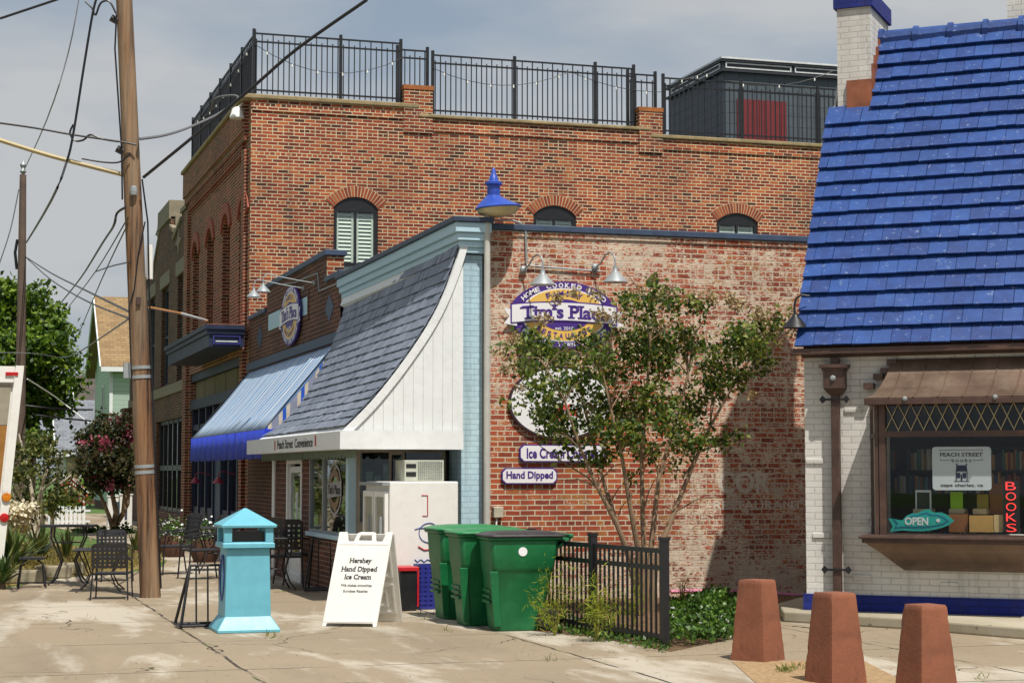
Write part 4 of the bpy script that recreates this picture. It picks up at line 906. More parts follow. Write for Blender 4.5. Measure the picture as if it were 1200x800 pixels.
b = MB(); b.sheet([(-0.10*w_,-0.07*h_),(-0.085*w_,0.075*h_),(0.085*w_,0.075*h_),(0.10*w_,-0.07*h_)], lambda a, z, c: TS_(a, z, c-0.003), 0.003)
b.sheet([(-0.10*w_,-0.07*h_),(-0.085*w_,-0.07*h_),(-0.085*w_,-0.28*h_),(-0.10*w_,-0.28*h_)], lambda a, z, c: TS_(a, z, c-0.003), 0.003); b.sheet([(0.085*w_,-0.07*h_),(0.10*w_,-0.07*h_),(0.10*w_,-0.28*h_),(0.085*w_,-0.28*h_)], lambda a, z, c: TS_(a, z, c-0.003), 0.003)
for a0 in (-0.08, 0.02): TBox(TS_, b, a0*w_, (a0+0.055)*w_, -0.22*h_, -0.10*h_, -0.003, 0)
TBox(TS_, b, -0.015*w_, 0.012*w_, -0.28*h_, -0.14*h_, -0.003, 0); TBox(TS_, b, -0.13*w_, 0.13*w_, -0.295*h_, -0.283*h_, -0.003, 0)
for a0 in (-0.09, 0.075): TBox(TS_, b, a0*w_, (a0+0.02)*w_, 0.07*h_, 0.115*h_, -0.004, -0.0005)
b.build('house_drawing', NVY, sg)
MB().tube([(-w_*0.3,0.006,h_/2),(0,0.006,h_/2+0.05),(w_*0.3,0.006,h_/2)], 0.0025, 5).build('cord', M_BLACK, sg)
# OPEN fish
fp = [(1041,607),(1050,608),(1057,610),(1062,604),(1069,601),(1075,601),(1080,598),(1088,596),(1094,600),(1103,600),(1110,603),(1118,610),(1112,615),(1104,618),(1096,620),(1082,622),(1070,622),(1058,621),(1048,622),(1043,623),(1046,616)]
F0 = [cl(u, v, BF+0.07) for u, v in fp]; fcx = sum(p[0] for p in F0)/len(F0); fcz = min(p[1] for p in F0)
fs2 = thing('open_sign', 'turquoise fish-shaped sign reading OPEN leaning in the bookshop window', 'sign', MC @ Vector((fcx, BF+0.07, fcz)), RZC)
FP = [(p[0]-fcx, p[1]-fcz) for p in F0]; TQ = plain('turquoise_paint', srgb(40,168,158), 0.4, var=0.1, scale=20); TQ2 = plain('deep_teal_paint', srgb(20,110,140), 0.4)
MB().sheet(FP, TF_I, 0.015).build('fish_body', TQ, fs2)
mm = (sum(p[0] for p in FP)/len(FP), sum(p[1] for p in FP)/len(FP))
MB().sheet([(mm[0]+(p[0]-mm[0])*0.86, mm[1]+(p[1]-mm[1])*0.72) for p in FP], lambda a, b_, c: TF_I(a, b_, c-0.003), 0.003).build('inner_band', TQ2, fs2)
MB().sheet([(mm[0]+(p[0]-mm[0])*0.78, mm[1]+(p[1]-mm[1])*0.56) for p in FP], lambda a, b_, c: TF_I(a, b_, c-0.005), 0.003).build('inner_patch', TQ, fs2)
letters(fs2, 'OPEN', M_WHITE, lambda a, b_, c: (a, c-0.006, b_), 0.25, 0.085, -0.02, mm[1], 0.004, 0.03)
b = MB().lathe([(0,0),(0.02,0),(0.02,0.004)], 12).xf(Matrix.Translation((0.21,-0.006,mm[1]+0.01)) @ Matrix.Rotation(R(90), 4, 'X')); b.build('eye', M_WHITE, fs2)
# BOOKS tube sign
x0, z0 = cl(1176, 624, BF+0.1); x1, z1 = cl(1194, 563, BF+0.1)
ns = thing('neon_sign', 'narrow black sign with vertical glowing red letters reading BOOKS', 'sign', MC @ Vector(((x0+x1)/2, BF+0.1, z0)), RZC)
MB().sheet([(p[0], p[1]+(z1-z0)/2) for p in rrect(x1-x0, z1-z0, 0.03)], TF_I, 0.03).build('backing', M_BLACK, ns)
NEON = plain('red_tube', srgb(230,60,60), 0.4, bump=0, emit=(srgb(255,60,55), 1.3))
for i, ch_ in enumerate('BOOKS'): letters(ns, ch_, NEON, lambda a, b_, c: (a, c-0.002, b_), (x1-x0)*0.62, (z1-z0)*0.155, 0, (z1-z0)*(0.90-0.2*i), 0.008, -0.012)
# small goods in the window
def card(name, lab, cat, u0, v0, u1, v1, y, mat, tk=0.03, inner=None, parts='cover'):
    x0, z0 = cl(u0, v1, y); x1, z1 = cl(u1, v0, y); t = thing(name, lab, cat, MC @ Vector(((x0+x1)/2, y, z0)), RZC); w = (x1-x0)/2
    MB().box(-w, w, 0, tk, 0, z1-z0).build(parts, mat, t)
    if inner: MB().box(-w*0.8, w*0.8, -0.004, -0.001, (z1-z0)*0.1, (z1-z0)*0.9).build('picture', inner, t)
card('framed_picture', 'small framed black and white picture on the window counter left of the shop sign', 'picture', 1073,574,1091,600, BF+0.3, M_WHITE, 0.02, plain('dark_print', srgb(40,40,42), 0.6))
card('book', 'bright lime green book standing upright under the shop sign', 'book', 1114,576,1128,596, BF+0.3, plain('lime_cover', srgb(150,200,30), 0.5), 0.02)
card('book', 'dull yellow book standing upright right of the lime green one', 'book', 1145,579,1158,596, BF+0.32, plain('mustard_cover', srgb(150,130,40), 0.5), 0.02)
card('wooden_board', 'orange brown wooden board behind the red letter sign', 'board', 1160,566,1180,602, BF+0.36, WD, 0.03)
card('wooden_crate', 'brown wooden crate on the window counter right of the fish sign', 'crate', 1112,602,1134,623, BF+0.2, WD, 0.2)
card('cardboard_box', 'tan cardboard box on the window counter beside the red letter sign', 'box', 1136,604,1164,623, BF+0.15, plain('cardboard', srgb(196,152,86), 0.8), 0.2, parts='box_body')
card('cardboard_box', 'small pale cardboard box against the left side of the red letter sign', 'box', 1165,603,1175,623, BF+0.15, plain('pale_cardboard', srgb(214,184,130), 0.8), 0.15, parts='box_body')
for (u0, v0, u1, v1, lb) in ((1070,596,1092,601,'under the framed picture'),(1112,596,1130,601,'under the lime green book'),(1140,596,1156,602,'under the dull yellow book')):
    card('book_stack', 'flat pile of cream-edged books %s' % lb, 'books', u0, v0, u1, v1, BF+0.28, plain('page_edge', srgb(200,186,150), 0.8), 0.2, parts='pages')
from mathutils import noise as mnoise
# ---------------------------------------------------------------- signs and lamps on the walls
PUR = plain('purple_paint', srgb(70,40,128), 0.5, var=0.05, bump=0); YEL = plain('amber_paint', srgb(228,184,90), 0.5, var=0.04, bump=0)
SWH = plain('sign_white', srgb(232,230,232), 0.45, var=0.02, bump=0)
def wall_T(u, v, Y): p = onY(u, v, Y); return p
def px(Y, u0, u1, v=350): return onY(u1, v, Y).x - onY(u0, v, Y).x
c = onY(661, 369, YT-0.05); rx = px(YT, 596, 726)/2*0.96; rz_ = (onY(661, 330, YT).z-onY(661, 408, YT).z)/2
def oval_sign(c, rz_rot, rx, ry, label):
    t = thing('restaurant_sign', label, 'sign', c, rz_rot)
    E = lambda k: el(rx*k, ry*k, 64); off = lambda d: (lambda a, b_, c_: (a, c_-d, b_))
    MB().sheet(E(1), off(0.0), 0.04).build('board', PUR, t)
    for k, m, d in ((0.80, SWH, 0.003), (0.765, YEL, 0.006), (0.50, PUR, 0.009)): MB().sheet(el(rx*k, ry*(k if k > 0.6 else 0.47), 64), off(d), 0.003).build('ring', m, t)
    arcp = lambda y0, y1, bow, x: [(x*s, y0+bow*(1-s*s)) for s in np.linspace(-1, 1, 15)] + [(x*s, y1+bow*(1-s*s)) for s in np.linspace(1, -1, 15)]
    W_ = rx*1.0
    MB().sheet(arcp(-0.30*ry, 0.30*ry, 0.10*ry, W_*1.0), off(0.016), 0.006).build('banner_edge', PUR, t)
    for s in (-1, 1): MB().sheet([(s*W_*0.88,-0.36*ry),(s*W_*1.12,-0.30*ry),(s*W_*1.02,-0.08*ry),(s*W_*1.12,0.16*ry),(s*W_*0.88,0.1*ry)], off(0.012), 0.004).build('banner_tail', SWH, t)
    MB().sheet(arcp(-0.26*ry, 0.26*ry, 0.10*ry, W_*0.975), off(0.020), 0.004).build('banner', SWH, t)
    TT = off(0.021); T3 = off(0.0065); T1 = off(0.001)
    # bowed main lettering with slab serifs
    mt = letters(t, "Tim's Place", PUR, lambda a, b_, c_: TT(a, b_+0.10*ry*(1-(a/W_)**2), c_), rx*1.66, ry*0.42, 0, 0, 0.003, 0.03, serif=0.09)
    arc_letters(t, 'HOME COOKED FOOD', SWH, T1, 0, 0, rx*0.90, ry*0.885, 150, 30, ry*0.145, 0.003, 0.03, wfac=1.0)
    arc_letters(t, 'FRIENDLY TOWN SERVICE', SWH, T1, 0, 0, rx*0.90, ry*0.885, 212, 328, ry*0.115, 0.003, 0.03, top=False, wfac=0.95)
    arc_letters(t, 'FAMILY', PUR, T3, 0, 0, rx*0.62, ry*0.64, 124, 56, ry*0.17, 0.003, 0.03, wfac=0.85)
    arc_letters(t, 'RESTAURANT', PUR, T3, 0, 0, rx*0.64, ry*0.63, 218, 322, ry*0.16, 0.003, 0.03, top=False, wfac=0.75)
    letters(t, 'est. 2018', SWH, off(0.0095), rx*0.34, ry*0.10, 0, -0.40*ry, 0.002, 0.01)
    return t
oval_sign((c.x, YT-0.05, c.z), 0, rx, rz_, 'large purple and amber oval restaurant sign high on the whitewashed side wall')
pz = onX(339.5, 370, XF-0.08)
oval_sign((XF-0.08, pz.y, pz.z), -math.pi/2, 0.98, 0.56, 'small oval restaurant sign on the pale blue panel of the brown brick street front')
c = onY(657, 472, YT-0.05); rx = px(YT, 598, 718)/2; rz_ = (onY(657, 430, YT).z-onY(657, 516, YT).z)/2
t = thing('oval_sign', 'blank white oval sign with a dark rim half hidden behind the small tree', 'sign', (c.x, YT-0.05, c.z))
MB().sheet(el(rx, rz_, 64), TF_I, 0.045).build('rim', plain('dark_rim', srgb(54,38,44), 0.5), t); MB().sheet(el(rx*0.955, rz_*0.94, 64), lambda a, b_, c_: (a, c_-0.004, b_), 0.004).build('panel', SWH, t)
REDP = plain('red_letter', srgb(214,60,44), 0.5, bump=0)
b = MB()
for u, v, r_ in ((655,482,8),(664,478,6),(651,490,6),(672,484,7),(660,490,7)):
    p = onY(u, v, YT-0.06); q = p-Vector((c.x, YT-0.05, c.z)); s_ = r_*0.0105
    b.sheet([(q.x-s_,q.z-s_*.6),(q.x-s_*.2,q.z-s_*.2),(q.x+s_*.9,q.z-s_*.7),(q.x+s_*.5,q.z+s_*.3),(q.x+s_,q.z+s_),(q.x-s_*.1,q.z+s_*.5),(q.x-s_*.8,q.z+s_*.9),(q.x-s_*.5,q.z+s_*.1)], lambda a, b_, c_: (a, c_-0.008, b_), 0.003)
b.build('red_emblem', REDP, t)
def plaque(u0, v0, u1, v1, text, label):
    a = onY(u0, v1, YT-0.04); d = onY(u1, v0, YT-0.04); w = d.x-a.x; h = d.z-a.z; t = thing('wall_plaque', label, 'sign', ((a.x+d.x)/2, YT-0.04, (a.z+d.z)/2))
    def oc(w, h, k): return [(-w/2+k,-h/2),(w/2-k,-h/2),(w/2-k*.4,-h/2+k*.6),(w/2,-h/2+k),(w/2,h/2-k),(w/2-k*.4,h/2-k*.6),(w/2-k,h/2),(-w/2+k,h/2),(-w/2+k*.4,h/2-k*.6),(-w/2,h/2-k),(-w/2,-h/2+k),(-w/2+k*.4,-h/2+k*.6)]
    MB().sheet(oc(w, h, 0.05), TF_I, 0.035).build('border', PUR, t); MB().sheet(oc(w-0.03, h-0.03, 0.045), lambda a_, b_, c_: (a_, c_-0.004, b_), 0.004).build('panel', SWH, t)
    letters(t, text, PUR, lambda a_, b_, c_: (a_, c_-0.0045, b_), w*0.84, h*0.60, 0, 0, 0.003, 0.03)
plaque(609, 521, 709, 541, 'Ice Cream Counter', 'long white plaque with purple edge reading Ice Cream Counter')
plaque(588, 548, 653, 567, 'Hand Dipped', 'short white plaque with purple edge reading Hand Dipped')
# faded painted lettering on the wall, low at the right
for tx, u0, u1, v0, v1 in (('COR', 842, 902, 552, 578), ('RESTAURANT', 836, 940, 586, 597)):
    a = onY(u0, v1, YT); d = onY(u1, v0, YT); under(letters(None, tx, M_GHOST, lambda p, q, r_: (p, YT-0.001+r_*0.2, q), d.x-a.x, d.z-a.z, (a.x+d.x)/2, (a.z+d.z)/2, 0.006, 0.02, name='faded_lettering'), ts)
for o in ts.children:
    if o.name.startswith('faded_lettering'):
        me = o.data
        if me.uv_layers: me.uv_layers.remove(me.uv_layers[0])
        uvbox(me)
# gooseneck lamps over the wall sign and on the street front, with conduit
def goose(p, rz, label, back=0.45):
    t = thing('gooseneck_lamp', label, 'wall lamp', p, rz, group='galvanised gooseneck lamps')
    MB().lathe([(0.03,0.13),(0.035,0.07),(0.055,0.05),(0.15,-0.05),(0.165,-0.075),(0.155,-0.07)], 20).build('lamp_shade', M_GALV, t, smooth=True)
    MB().tube([(0,0,0.12),(0,0,0.22),(0,0.03,0.29),(0,0.1,0.33),(0,0.2,0.30),(0,back*0.7,0.2),(0,back-0.03,0.16)], 0.011, 8).build('arm', M_GALV, t, smooth=True)
    MB().lathe([(0.05,0),(0.05,0.03),(0.02,0.05)], 12).xf(Matrix.Translation((0,back,0.16)) @ Matrix.Rotation(R(90), 4, 'X')).build('mount', M_GALV, t); return t
for (u, v, l) in ((636, 327, 'galvanised gooseneck lamp above the left part of the large oval sign'), (721, 324, 'galvanised gooseneck lamp above the right part of the large oval sign')):
    p = onY(u, v, YT-0.42); goose(p, R(0) + 0.35, l, 0.42)
for (u, v, l) in ((297.5, 344, 'farther gooseneck lamp over the oval sign on the brown brick street front'), (308.5, 338, 'nearer gooseneck lamp over the oval sign on the brown brick street front')):
    p = onX(u, v, XF-0.95); t = goose(p, -math.pi/2, l, 1.15); t.scale = (0.8, 0.8, 0.8)
b = MB(); cpt = [onY(u, v, YT-0.03) for u, v in ((578,258),(600,258),(611,262),(616,270),(617,308))]; b.tube(cpt, 0.014, 6); b.tube([onY(617, 311, YT-0.03), onY(704, 318, YT-0.03)], 0.012, 6)
tag(b.build('conduit', M_GALV), 'galvanised conduit running from the white post to the two lamps above the large oval sign', 'conduit')
b = MB(); b.tube([onX(u, v, XF-0.03) for u, v in ((332,333),(346,331),(372,320),(374,341),(401,330))], 0.012, 6)
tag(b.build('conduit', M_GALV), 'thin grey conduit stepping across the brown brick street front', 'conduit')
# electric box
p = onY(585, 600, YT-0.1); t = thing('meter_box', 'small pale grey electrical box low on the side wall beside the bins', 'electrical box', p)
MB().box(-0.07, 0.06, 0, 0.1, -0.07, 0.07).build('box_body', plain('grey_beige', srgb(182,176,156), 0.6), t, bevel=0.01); MB().tube([(-0.02,0.04,-0.07),(-0.03,0.03,-0.16),(-0.1,0.05,-0.28)], 0.012, 6).build('cable', M_WHITE, t)
# ---------------------------------------------------------------- street lamp
Yl = YT-0.25; p0 = onY(570.5, 700, Yl); zt_ = onY(570.5, 247, Yl).z; s = 22.0/2150
t = thing('street_lamp', 'slim grey street lamp post with a flared blue hood at the restaurant corner', 'street lamp', (p0.x, Yl, 0))
MB().tube([(0,0,0),(0,0,zt_)], [0.046, 0.040], 12).build('pole', plain('pale_grey_pole', srgb(186,184,176), 0.5, var=0.08), t, smooth=True)
MB().lathe([(0.10,0),(0.10,0.05),(0.06,0.09)], 12).build('base_flange', M_GALV, t)
BH = plain('blue_enamel', srgb(44,76,170), 0.35, var=0.1, dirt=(srgb(90,110,140), 0.3))
def ringE(cx, z, ax, ay, n=28, tilt=0.0): return [(cx+ax*math.cos(2*math.pi*k/n), ay*math.sin(2*math.pi*k/n), z - tilt*math.cos(2*math.pi*k/n)*ax) for k in range(n)]
hx = 0.15
rings = [ringE(hx+0.0, zt_+0.035, 0.30, 0.28, tilt=-0.08), ringE(hx, zt_+0.05, 0.305, 0.285, tilt=-0.08), ringE(hx-0.02, zt_+0.10, 0.235, 0.21, tilt=-0.04), ringE(hx-0.05, zt_+0.16, 0.14, 0.12), ringE(hx-0.065, zt_+0.20, 0.085, 0.085)]
MB().loft(rings).build('hood', BH, t, smooth=True)
MB().loft([ringE(hx, zt_+0.033, 0.285, 0.265, tilt=-0.08), ringE(hx-0.02, zt_-0.03, 0.24, 0.22, tilt=-0.04), ringE(hx-0.04, zt_-0.07, 0.12, 0.12)]).build('lens', plain('cream_lens', srgb(196,184,140), 0.3), t, smooth=True)
MB().lathe([(0.08,0.19),(0.085,0.25),(0.085,0.33),(0.115,0.34),(0.115,0.37),(0.065,0.39),(0.05,0.45),(0.03,0.48),(0.028,0.53),(0.01,0.56)], 14, (hx-0.065,0,zt_)).build('finial', BH, t, smooth=True)
# ---------------------------------------------------------------- roof terrace: railing, lights, shed
def pick(b, P, Q, z0, z1, n, r=0.011):
    for k in range(n):
        t_ = (k+0.5)/n; x = P[0]+(Q[0]-P[0])*t_; y = P[1]+(Q[1]-P[1])*t_; tz = z1 if k % 2 else z1-0.12
        b.box(x-r, x+r, y-r, y+r, z0+0.0, tz)
def railing(pts, z0s, z1, label, nper=0.117, low=None):
    t = thing('roof_railing', label, 'railing', (pts[0][0], pts[0][1], z0s), group='black roof terrace railings'); X0, Y0_ = pts[0]
    b = MB()
    for i in range(len(pts)-1):
        P = (pts[i][0]-X0, pts[i][1]-Y0_); Q = (pts[i+1][0]-X0, pts[i+1][1]-Y0_); L_ = math.hypot(Q[0]-P[0], Q[1]-P[1]); H = z1-z0s; lo = (low[i]-z0s if low and low[i] else 0.0)
        pick(b, P, Q, lo+0.06, H-0.02, max(2, int(L_/nper)))
        for h_ in (H-0.02, H-0.2, lo+0.14): b.bar((P[0],P[1],h_), (Q[0],Q[1],h_), 0.035, 0.035)
    b.build('panel', M_BLACK, t)
    for (x, y) in pts: MB().box(x-X0-0.032, x-X0+0.032, y-Y0_-0.032, y-Y0_+0.032, 0.0, z1-z0s+0.08).build('post', M_BLACK, t)
YR = YB+0.2; rX = lambda u, v=100: onY(u, v, YR).x
zt1 = onY(296, 38, YR).z; zt2_ = onY(512, 64, YR).z; zt3 = onY(785, 91, YR).z
railing([(rX(297),YR),(rX(399),YR),(rX(469.5),YR)], Z1+0.1, zt1, 'black railing section at the corner end of the long roof edge')
railing([(rX(471),YR+0.45),(rX(506.5),YR+0.45)], Z1+0.1, zt1-0.03, 'short black railing section behind the left brick roof pier')
railing([(rX(507),YR),(rX(603),YR),(rX(697.5),YR),(rX(742.5),YR)], Z2+0.08, zt2_, 'long black railing section between the two brick roof piers')
railing([(rX(743.5),YR+0.45),(rX(776),YR+0.45)], Z2+0.08, zt2_-0.02, 'short black railing section behind the right brick roof pier')
railing([(rX(777),YR),(rX(868),YR),(rX(958),YR),(rX(1050),YR)], Z3+0.09, zt3, 'black railing section in front of the dark roof shed')
XRl = XF+0.1
ys_ = [YR+0.1+(YE-0.2-YR)*k/6 for k in range(7)]
railing([(XRl+0.0,y) for y in ys_], Z1+0.1, zt1, 'black railing section running along the street side of the roof, seen end on', 0.10)
def strand(pts, label, nb, hang=0.05):
    t = thing('string_lights', label, 'string lights', pts[0], group='string lights on the roof railing'); P = [Vector(p)-Vector(pts[0]) for p in pts]
    MB().tube(P, 0.008, 5).build('cable', M_BLACK, t)
    tot = len(P)-1; me = None
    for k in range(nb):
        f = (k+0.5)/nb*tot; i = int(f); q = P[i].lerp(P[i+1], f-i)
        if me is None: o = MB().lathe([(0.012,0.0),(0.016,-0.03),(0.022,-0.055),(0.012,-0.075)], 8).build('bulb', M_BULB, t, smooth=True); me = o.data
        else: o = bpy.data.objects.new('bulb', me); COL.objects.link(o); o.parent = t
        o.location = q
def sag(a, c, s, n=8): return [Vector(a).lerp(Vector(c), k/n) - Vector((0,0,s*4*(k/n)*(1-k/n))) for k in range(n+1)]
YS = YR-0.05
strand(sag(onY(298,52,YS), onY(474,67,YS), 0.5), 'string lights sagging along the corner section of the roof railing', 6)
strand(sag(onY(507,80,YS), onY(668,84,YS), 0.36), 'string lights sagging along the middle of the roof railing', 6)
strand(sag(onY(668,84,YS), onY(775,108,YS), 0.12), 'string lights between the middle of the railing and the right brick pier', 3)
strand(sag(onY(790,95,YS), onY(856,69,YS), 0.1)[:5] + sag(onY(820,84,YS), onY(975,84,YS), 0.35), 'string lights looping in front of the roof shed', 6)
strand(sag((XRl-0.06,YR+0.2,zt1-0.2), (XRl-0.06,YE-1,zt1-0.2), 0.35), 'string lights along the street side roof railing', 8)
# roof shed
YSH = YR+3.0; x0 = onY(849, 100, YSH).x; zt_ = onY(849, 70, YSH).z; ysb = onX(786, 105, x0).y
t = thing('roof_shed', 'dark grey clad shed with a dark red door on the roof terrace', 'shed', (x0, YSH, Z3))
zr = zt_-Z3; DSH = plain('dark_siding', srgb(72,82,90), 0.6, var=0.15, scale=3)
b = MB(); k = 0
while k*0.28 < zr-0.5:
    for j in range(14):
        b.box(j*0.42+0.004, j*0.42+0.416, -0.012, 0.02, k*0.28+0.004, k*0.28+0.276)
    for j in range(9): b.box(-0.012, 0.02, j*0.42+0.024, j*0.42+0.416, k*0.28+0.004, k*0.28+0.276)
    k += 1
b.build('cladding', DSH, t); MB().box(0.021, 6, 0.021, ysb-YSH, 0, zr-0.25).build('shed_body', plain('shed_dark', srgb(34,38,44), 0.7), t)
b = MB(); b.box(-0.12, 6.1, -0.12, ysb-YSH+0.1, zr-0.32, zr-0.26); b.box(-0.12, 6.1, -0.12, ysb-YSH+0.1, zr-0.06, zr+0.0); b.box(-0.06, 6.0, -0.06, ysb-YSH, zr-0.26, zr-0.06); b.build('roof_band', plain('dark_band', srgb(40,44,50), 0.5), t)
WM = plain('bright_trim', srgb(205,208,208), 0.35)
b = MB(); b.box(-0.14, 6.1, -0.14, ysb-YSH, zr+0.001, zr+0.05)
for a0 in (0.0, 1.95, 3.9): b.sheet([(a0,zr-0.23),(a0+1.85,zr-0.23),(a0+1.85,zr-0.08),(a0,zr-0.08)], lambda a, c_, d: (a, -0.09+d, c_), 0.03, [[(a0+0.03,zr-0.2),(a0+1.82,zr-0.2),(a0+1.82,zr-0.11),(a0+0.03,zr-0.11)]])
for a0 in (0.1, 1.8): b.sheet([(a0,zr-0.23),(a0+1.6,zr-0.23),(a0+1.6,zr-0.08),(a0,zr-0.08)], lambda a, c_, d: (-0.09+d, a, c_), 0.03, [[(a0+0.03,zr-0.2),(a0+1.57,zr-0.2),(a0+1.57,zr-0.11),(a0+0.03,zr-0.11)]])
b.build('trim', WM, t)
xd0, xd1 = onY(863,140,YSH).x-x0, onY(921,140,YSH).x-x0; zd = onY(890,118,YSH).z-Z3
b = MB()
for k in range(9): w_ = (xd1-xd0)/9; b.box(xd0+k*w_+0.006, xd0+(k+1)*w_-0.006, -0.05, -0.014, 0.0, zd)
b.build('door', plain('dark_red_boards', srgb(112,30,34), 0.6), t)
b = MB()                                                 # wire mesh screen on the shed front
for k in range(24): b.box(k*0.25, k*0.25+0.012, -0.20, -0.19, 0.2, zr-0.5)
for k in range(7): b.box(0, 5.9, -0.205, -0.195, 0.3+k*0.25, 0.312+k*0.25)
# ---------------------------------------------------------------- awning over the street front
XA = 5.03; pa = onX(308, 498, XA); pb = onX(224, 515, XA); zv1 = 2.36; zv0 = 1.86
ya0, ya1 = YM1+0.35, YB-0.02
za = fY(288, 437, XF)[1]
aw = thing('awning', 'pale blue striped shop awning with deep royal blue valance over the brown brick street front', 'awning', (XF, ya0, 0))
AWM, tt, pp = newmat('awning_cloth'); g = G(tt); uv = g.n("TexCoord").outputs['Object']; sxx = g.n("SeparateXYZ"); g.put(sxx.inputs[0], uv)
st_ = g.m('FLOORED_MODULO', sxx.outputs[1], 0.92); cS = g.ramp(g.m('DIVIDE', st_, 0.92), [(0.0, srgb(84,134,192)), (0.16, srgb(196,206,214)), (0.30, srgb(62,114,182)), (0.40, srgb(190,204,214)), (0.66, srgb(30,84,170)), (0.76, srgb(176,198,212))], 'CONSTANT')
cS = g.mix(g.ramp(g.noise(uv, 3, 5, 0.7), [(0.4, 0), (0.8, 0.4)]), cS, srgb(180,196,206)); tt.links.new(cS, pp.inputs['Base Color']); pp.inputs['Roughness'].default_value = 0.7
tt.links.new(g.bump(g.noise(uv, 4, 4), 0.4, 0.03), pp.inputs['Normal'])
Lw = ya1-ya0; dx = XA-XF; ny = 24; b = MB(); vs = []
for i in range(ny+1):
    y = Lw*i/ny; s_ = 0.02*math.sin(i*1.7)
    for k in range(7): f = k/6; vs.append((dx*f, y, za+(zv1-za)*f - 0.05*math.sin(math.pi*f)+s_*math.sin(math.pi*f)))
fs_ = [(i*7+k, i*7+k+1, (i+1)*7+k+1, (i+1)*7+k) for i in range(ny) for k in range(6)]
cnv = MB().add(vs, fs_).build('canopy', AWM, aw, smooth=True); md = cnv.modifiers.new('s', 'SOLIDIFY'); md.thickness = 0.006
ROY = plain('royal_blue_cloth', srgb(24,58,190), 0.7, var=0.15, scale=3); b = MB(); vs = []; ny = 88
for i in range(ny+1):
    y = Lw*i/ny; sc_ = 0.028*abs(math.sin(i*math.pi/4)); w_ = 0.012*math.sin(i*0.9)
    vs += [(dx-0.004, y, zv1), (dx-0.008+w_, y, (zv0+zv1)/2), (dx-0.01+w_*1.5, y, zv0+sc_)]
b.add(vs, [(i*3+k, i*3+k+1, (i+1)*3+k+1, (i+1)*3+k) for i in range(ny) for k in range(2)])
vl = b.build('valance', ROY, aw, smooth=True); md = vl.modifiers.new('s', 'SOLIDIFY'); md.thickness = 0.005
b = MB(); b.add([(dx, 0, zv1), (dx-0.0, 0, zv0+0.02), (dx+0.55, 0, zv0+0.02), (dx+0.55, 0, zv1)], [(0,1,2,3)]); md = b.build('return_valance', ROY, aw, fixn=False).modifiers.new('s', 'SOLIDIFY'); md.thickness = 0.005
SCOL = [srgb(24,84,190), srgb(196,186,170), srgb(132,138,160), srgb(196,186,170), srgb(132,138,160)]; SM = [plain('side_stripe_%d' % i, c_, 0.7, bump=0) for i, c_ in enumerate((SCOL[0], SCOL[1], SCOL[2]))]
parts = [MB(), MB(), MB()]; n = 20; seq = [0, 1, 2, 2, 1]
for i in range(n):                                       # vertical stripes in the triangular end
    a0 = dx*(1-i/n); a1 = dx*(1-(i+1)/n); f0 = 1-i/n; f1 = 1-(i+1)/n; top = lambda f: za+(zv1-za)*f-0.05*math.sin(math.pi*f)
    if i % 5 == 0: k = 0
    else: k = seq[i % 5]
    parts[k].add([(a0,0.004,zv1-0.0),(a1,0.004,zv1-0.0),(a1,0.004,top(f1)),(a0,0.004,top(f0)+1e-4)], [(0,1,2,3)])
for k, pb_ in enumerate(parts): md = pb_.build('end_stripe', SM[k], aw, fixn=False).modifiers.new('s', 'SOLIDIFY'); md.thickness = 0.004
b = MB(); b.tube([(dx+0.01,0.02,zv1),(dx+0.01,Lw-0.02,zv1)], 0.015, 6); b.tube([(dx+0.01,0.03,zv1),(-0.02,0.03,za-0.02)], 0.015, 6); b.tube([(dx+0.01,Lw-0.03,zv1),(-0.02,Lw-0.03,za-0.02)], 0.015, 6); b.tube([(dx,0.03,zv1),(-0.01,0.03,zv1)], 0.015, 6)
b.build('frame', M_BLACK, aw)
# ---------------------------------------------------------------- ice freezer and what stands by it
pA = onZ(456, 712, 0.006); fw0 = 0.85; fh = onY(456, 565, pA.y).z
t = thing('ice_freezer', 'white ice storage freezer with glass doors on its street side under the slate roof', 'freezer', (pA.x, pA.y, 0.01))
pB = onY(537, 600, pA.y); fw0 = pB.x-pA.x
MB().box(0, fw0, 0, 1.32, 0.08, fh).build('cabinet', M_WHITE2, t, bevel=0.015)
MB().box(0.05, fw0-0.05, 0.05, 1.28, 0, 0.078).build('plinth', M_BLACK, t)
for j in range(2):
    y0_ = 0.05+j*0.63; fr = frame_rect(TF_F(0), y0_, y0_+0.59, 0.2, fh-0.12, 0.07, -0.05, -0.003); dd = fr.build('door', M_WHITE2, t)
    MB().box(-0.03, -0.025, y0_+0.05, y0_+0.54, 0.25, fh-0.17).build('pane', plain('frosted_pane', srgb(150,146,128), 0.3), dd); MB().bar((-0.09,y0_+0.05,0.7),(-0.09,y0_+0.05,1.1),0.03,0.03).build('handle', M_GALV, dd)
MB().box(-0.09, 0.0, -0.0, 1.33, fh-0.05, fh-0.01).build('top_rail', M_GALV, t)
BLI = plain('blue_ink', srgb(50,70,140), 0.5, bump=0)
SP = lambda u, v: (onY(u, v, pA.y).x-pA.x, onY(u, v, pA.y).z-0.01)
b = MB(); q = [SP(*k) for k in ((494,580),(501,580),(501,604),(495,604))]; b.tube([(a, -0.004, z) for a, z in q], 0.006, 5); b.build('bracket_mark', RD, t)
b = MB(); b.tube([(0.0+SP(503,622)[0]+0.13*math.cos(a_/10), -0.003, SP(503,624)[1]+0.12*math.sin(a_/10)) for a_ in range(10, 50, 3)], 0.006, 5); b.tube([(a, -0.004, z) for a, z in [SP(*k) for k in ((486,620),(492,618),(498,619),(505,618))]], 0.006, 5)
b.tube([(a, -0.004, z) for a, z in [SP(*k) for k in ((486,655),(489,658),(493,655),(497,658),(501,655),(505,657))]], 0.006, 5); b.build('wave_mark', BLI, t)
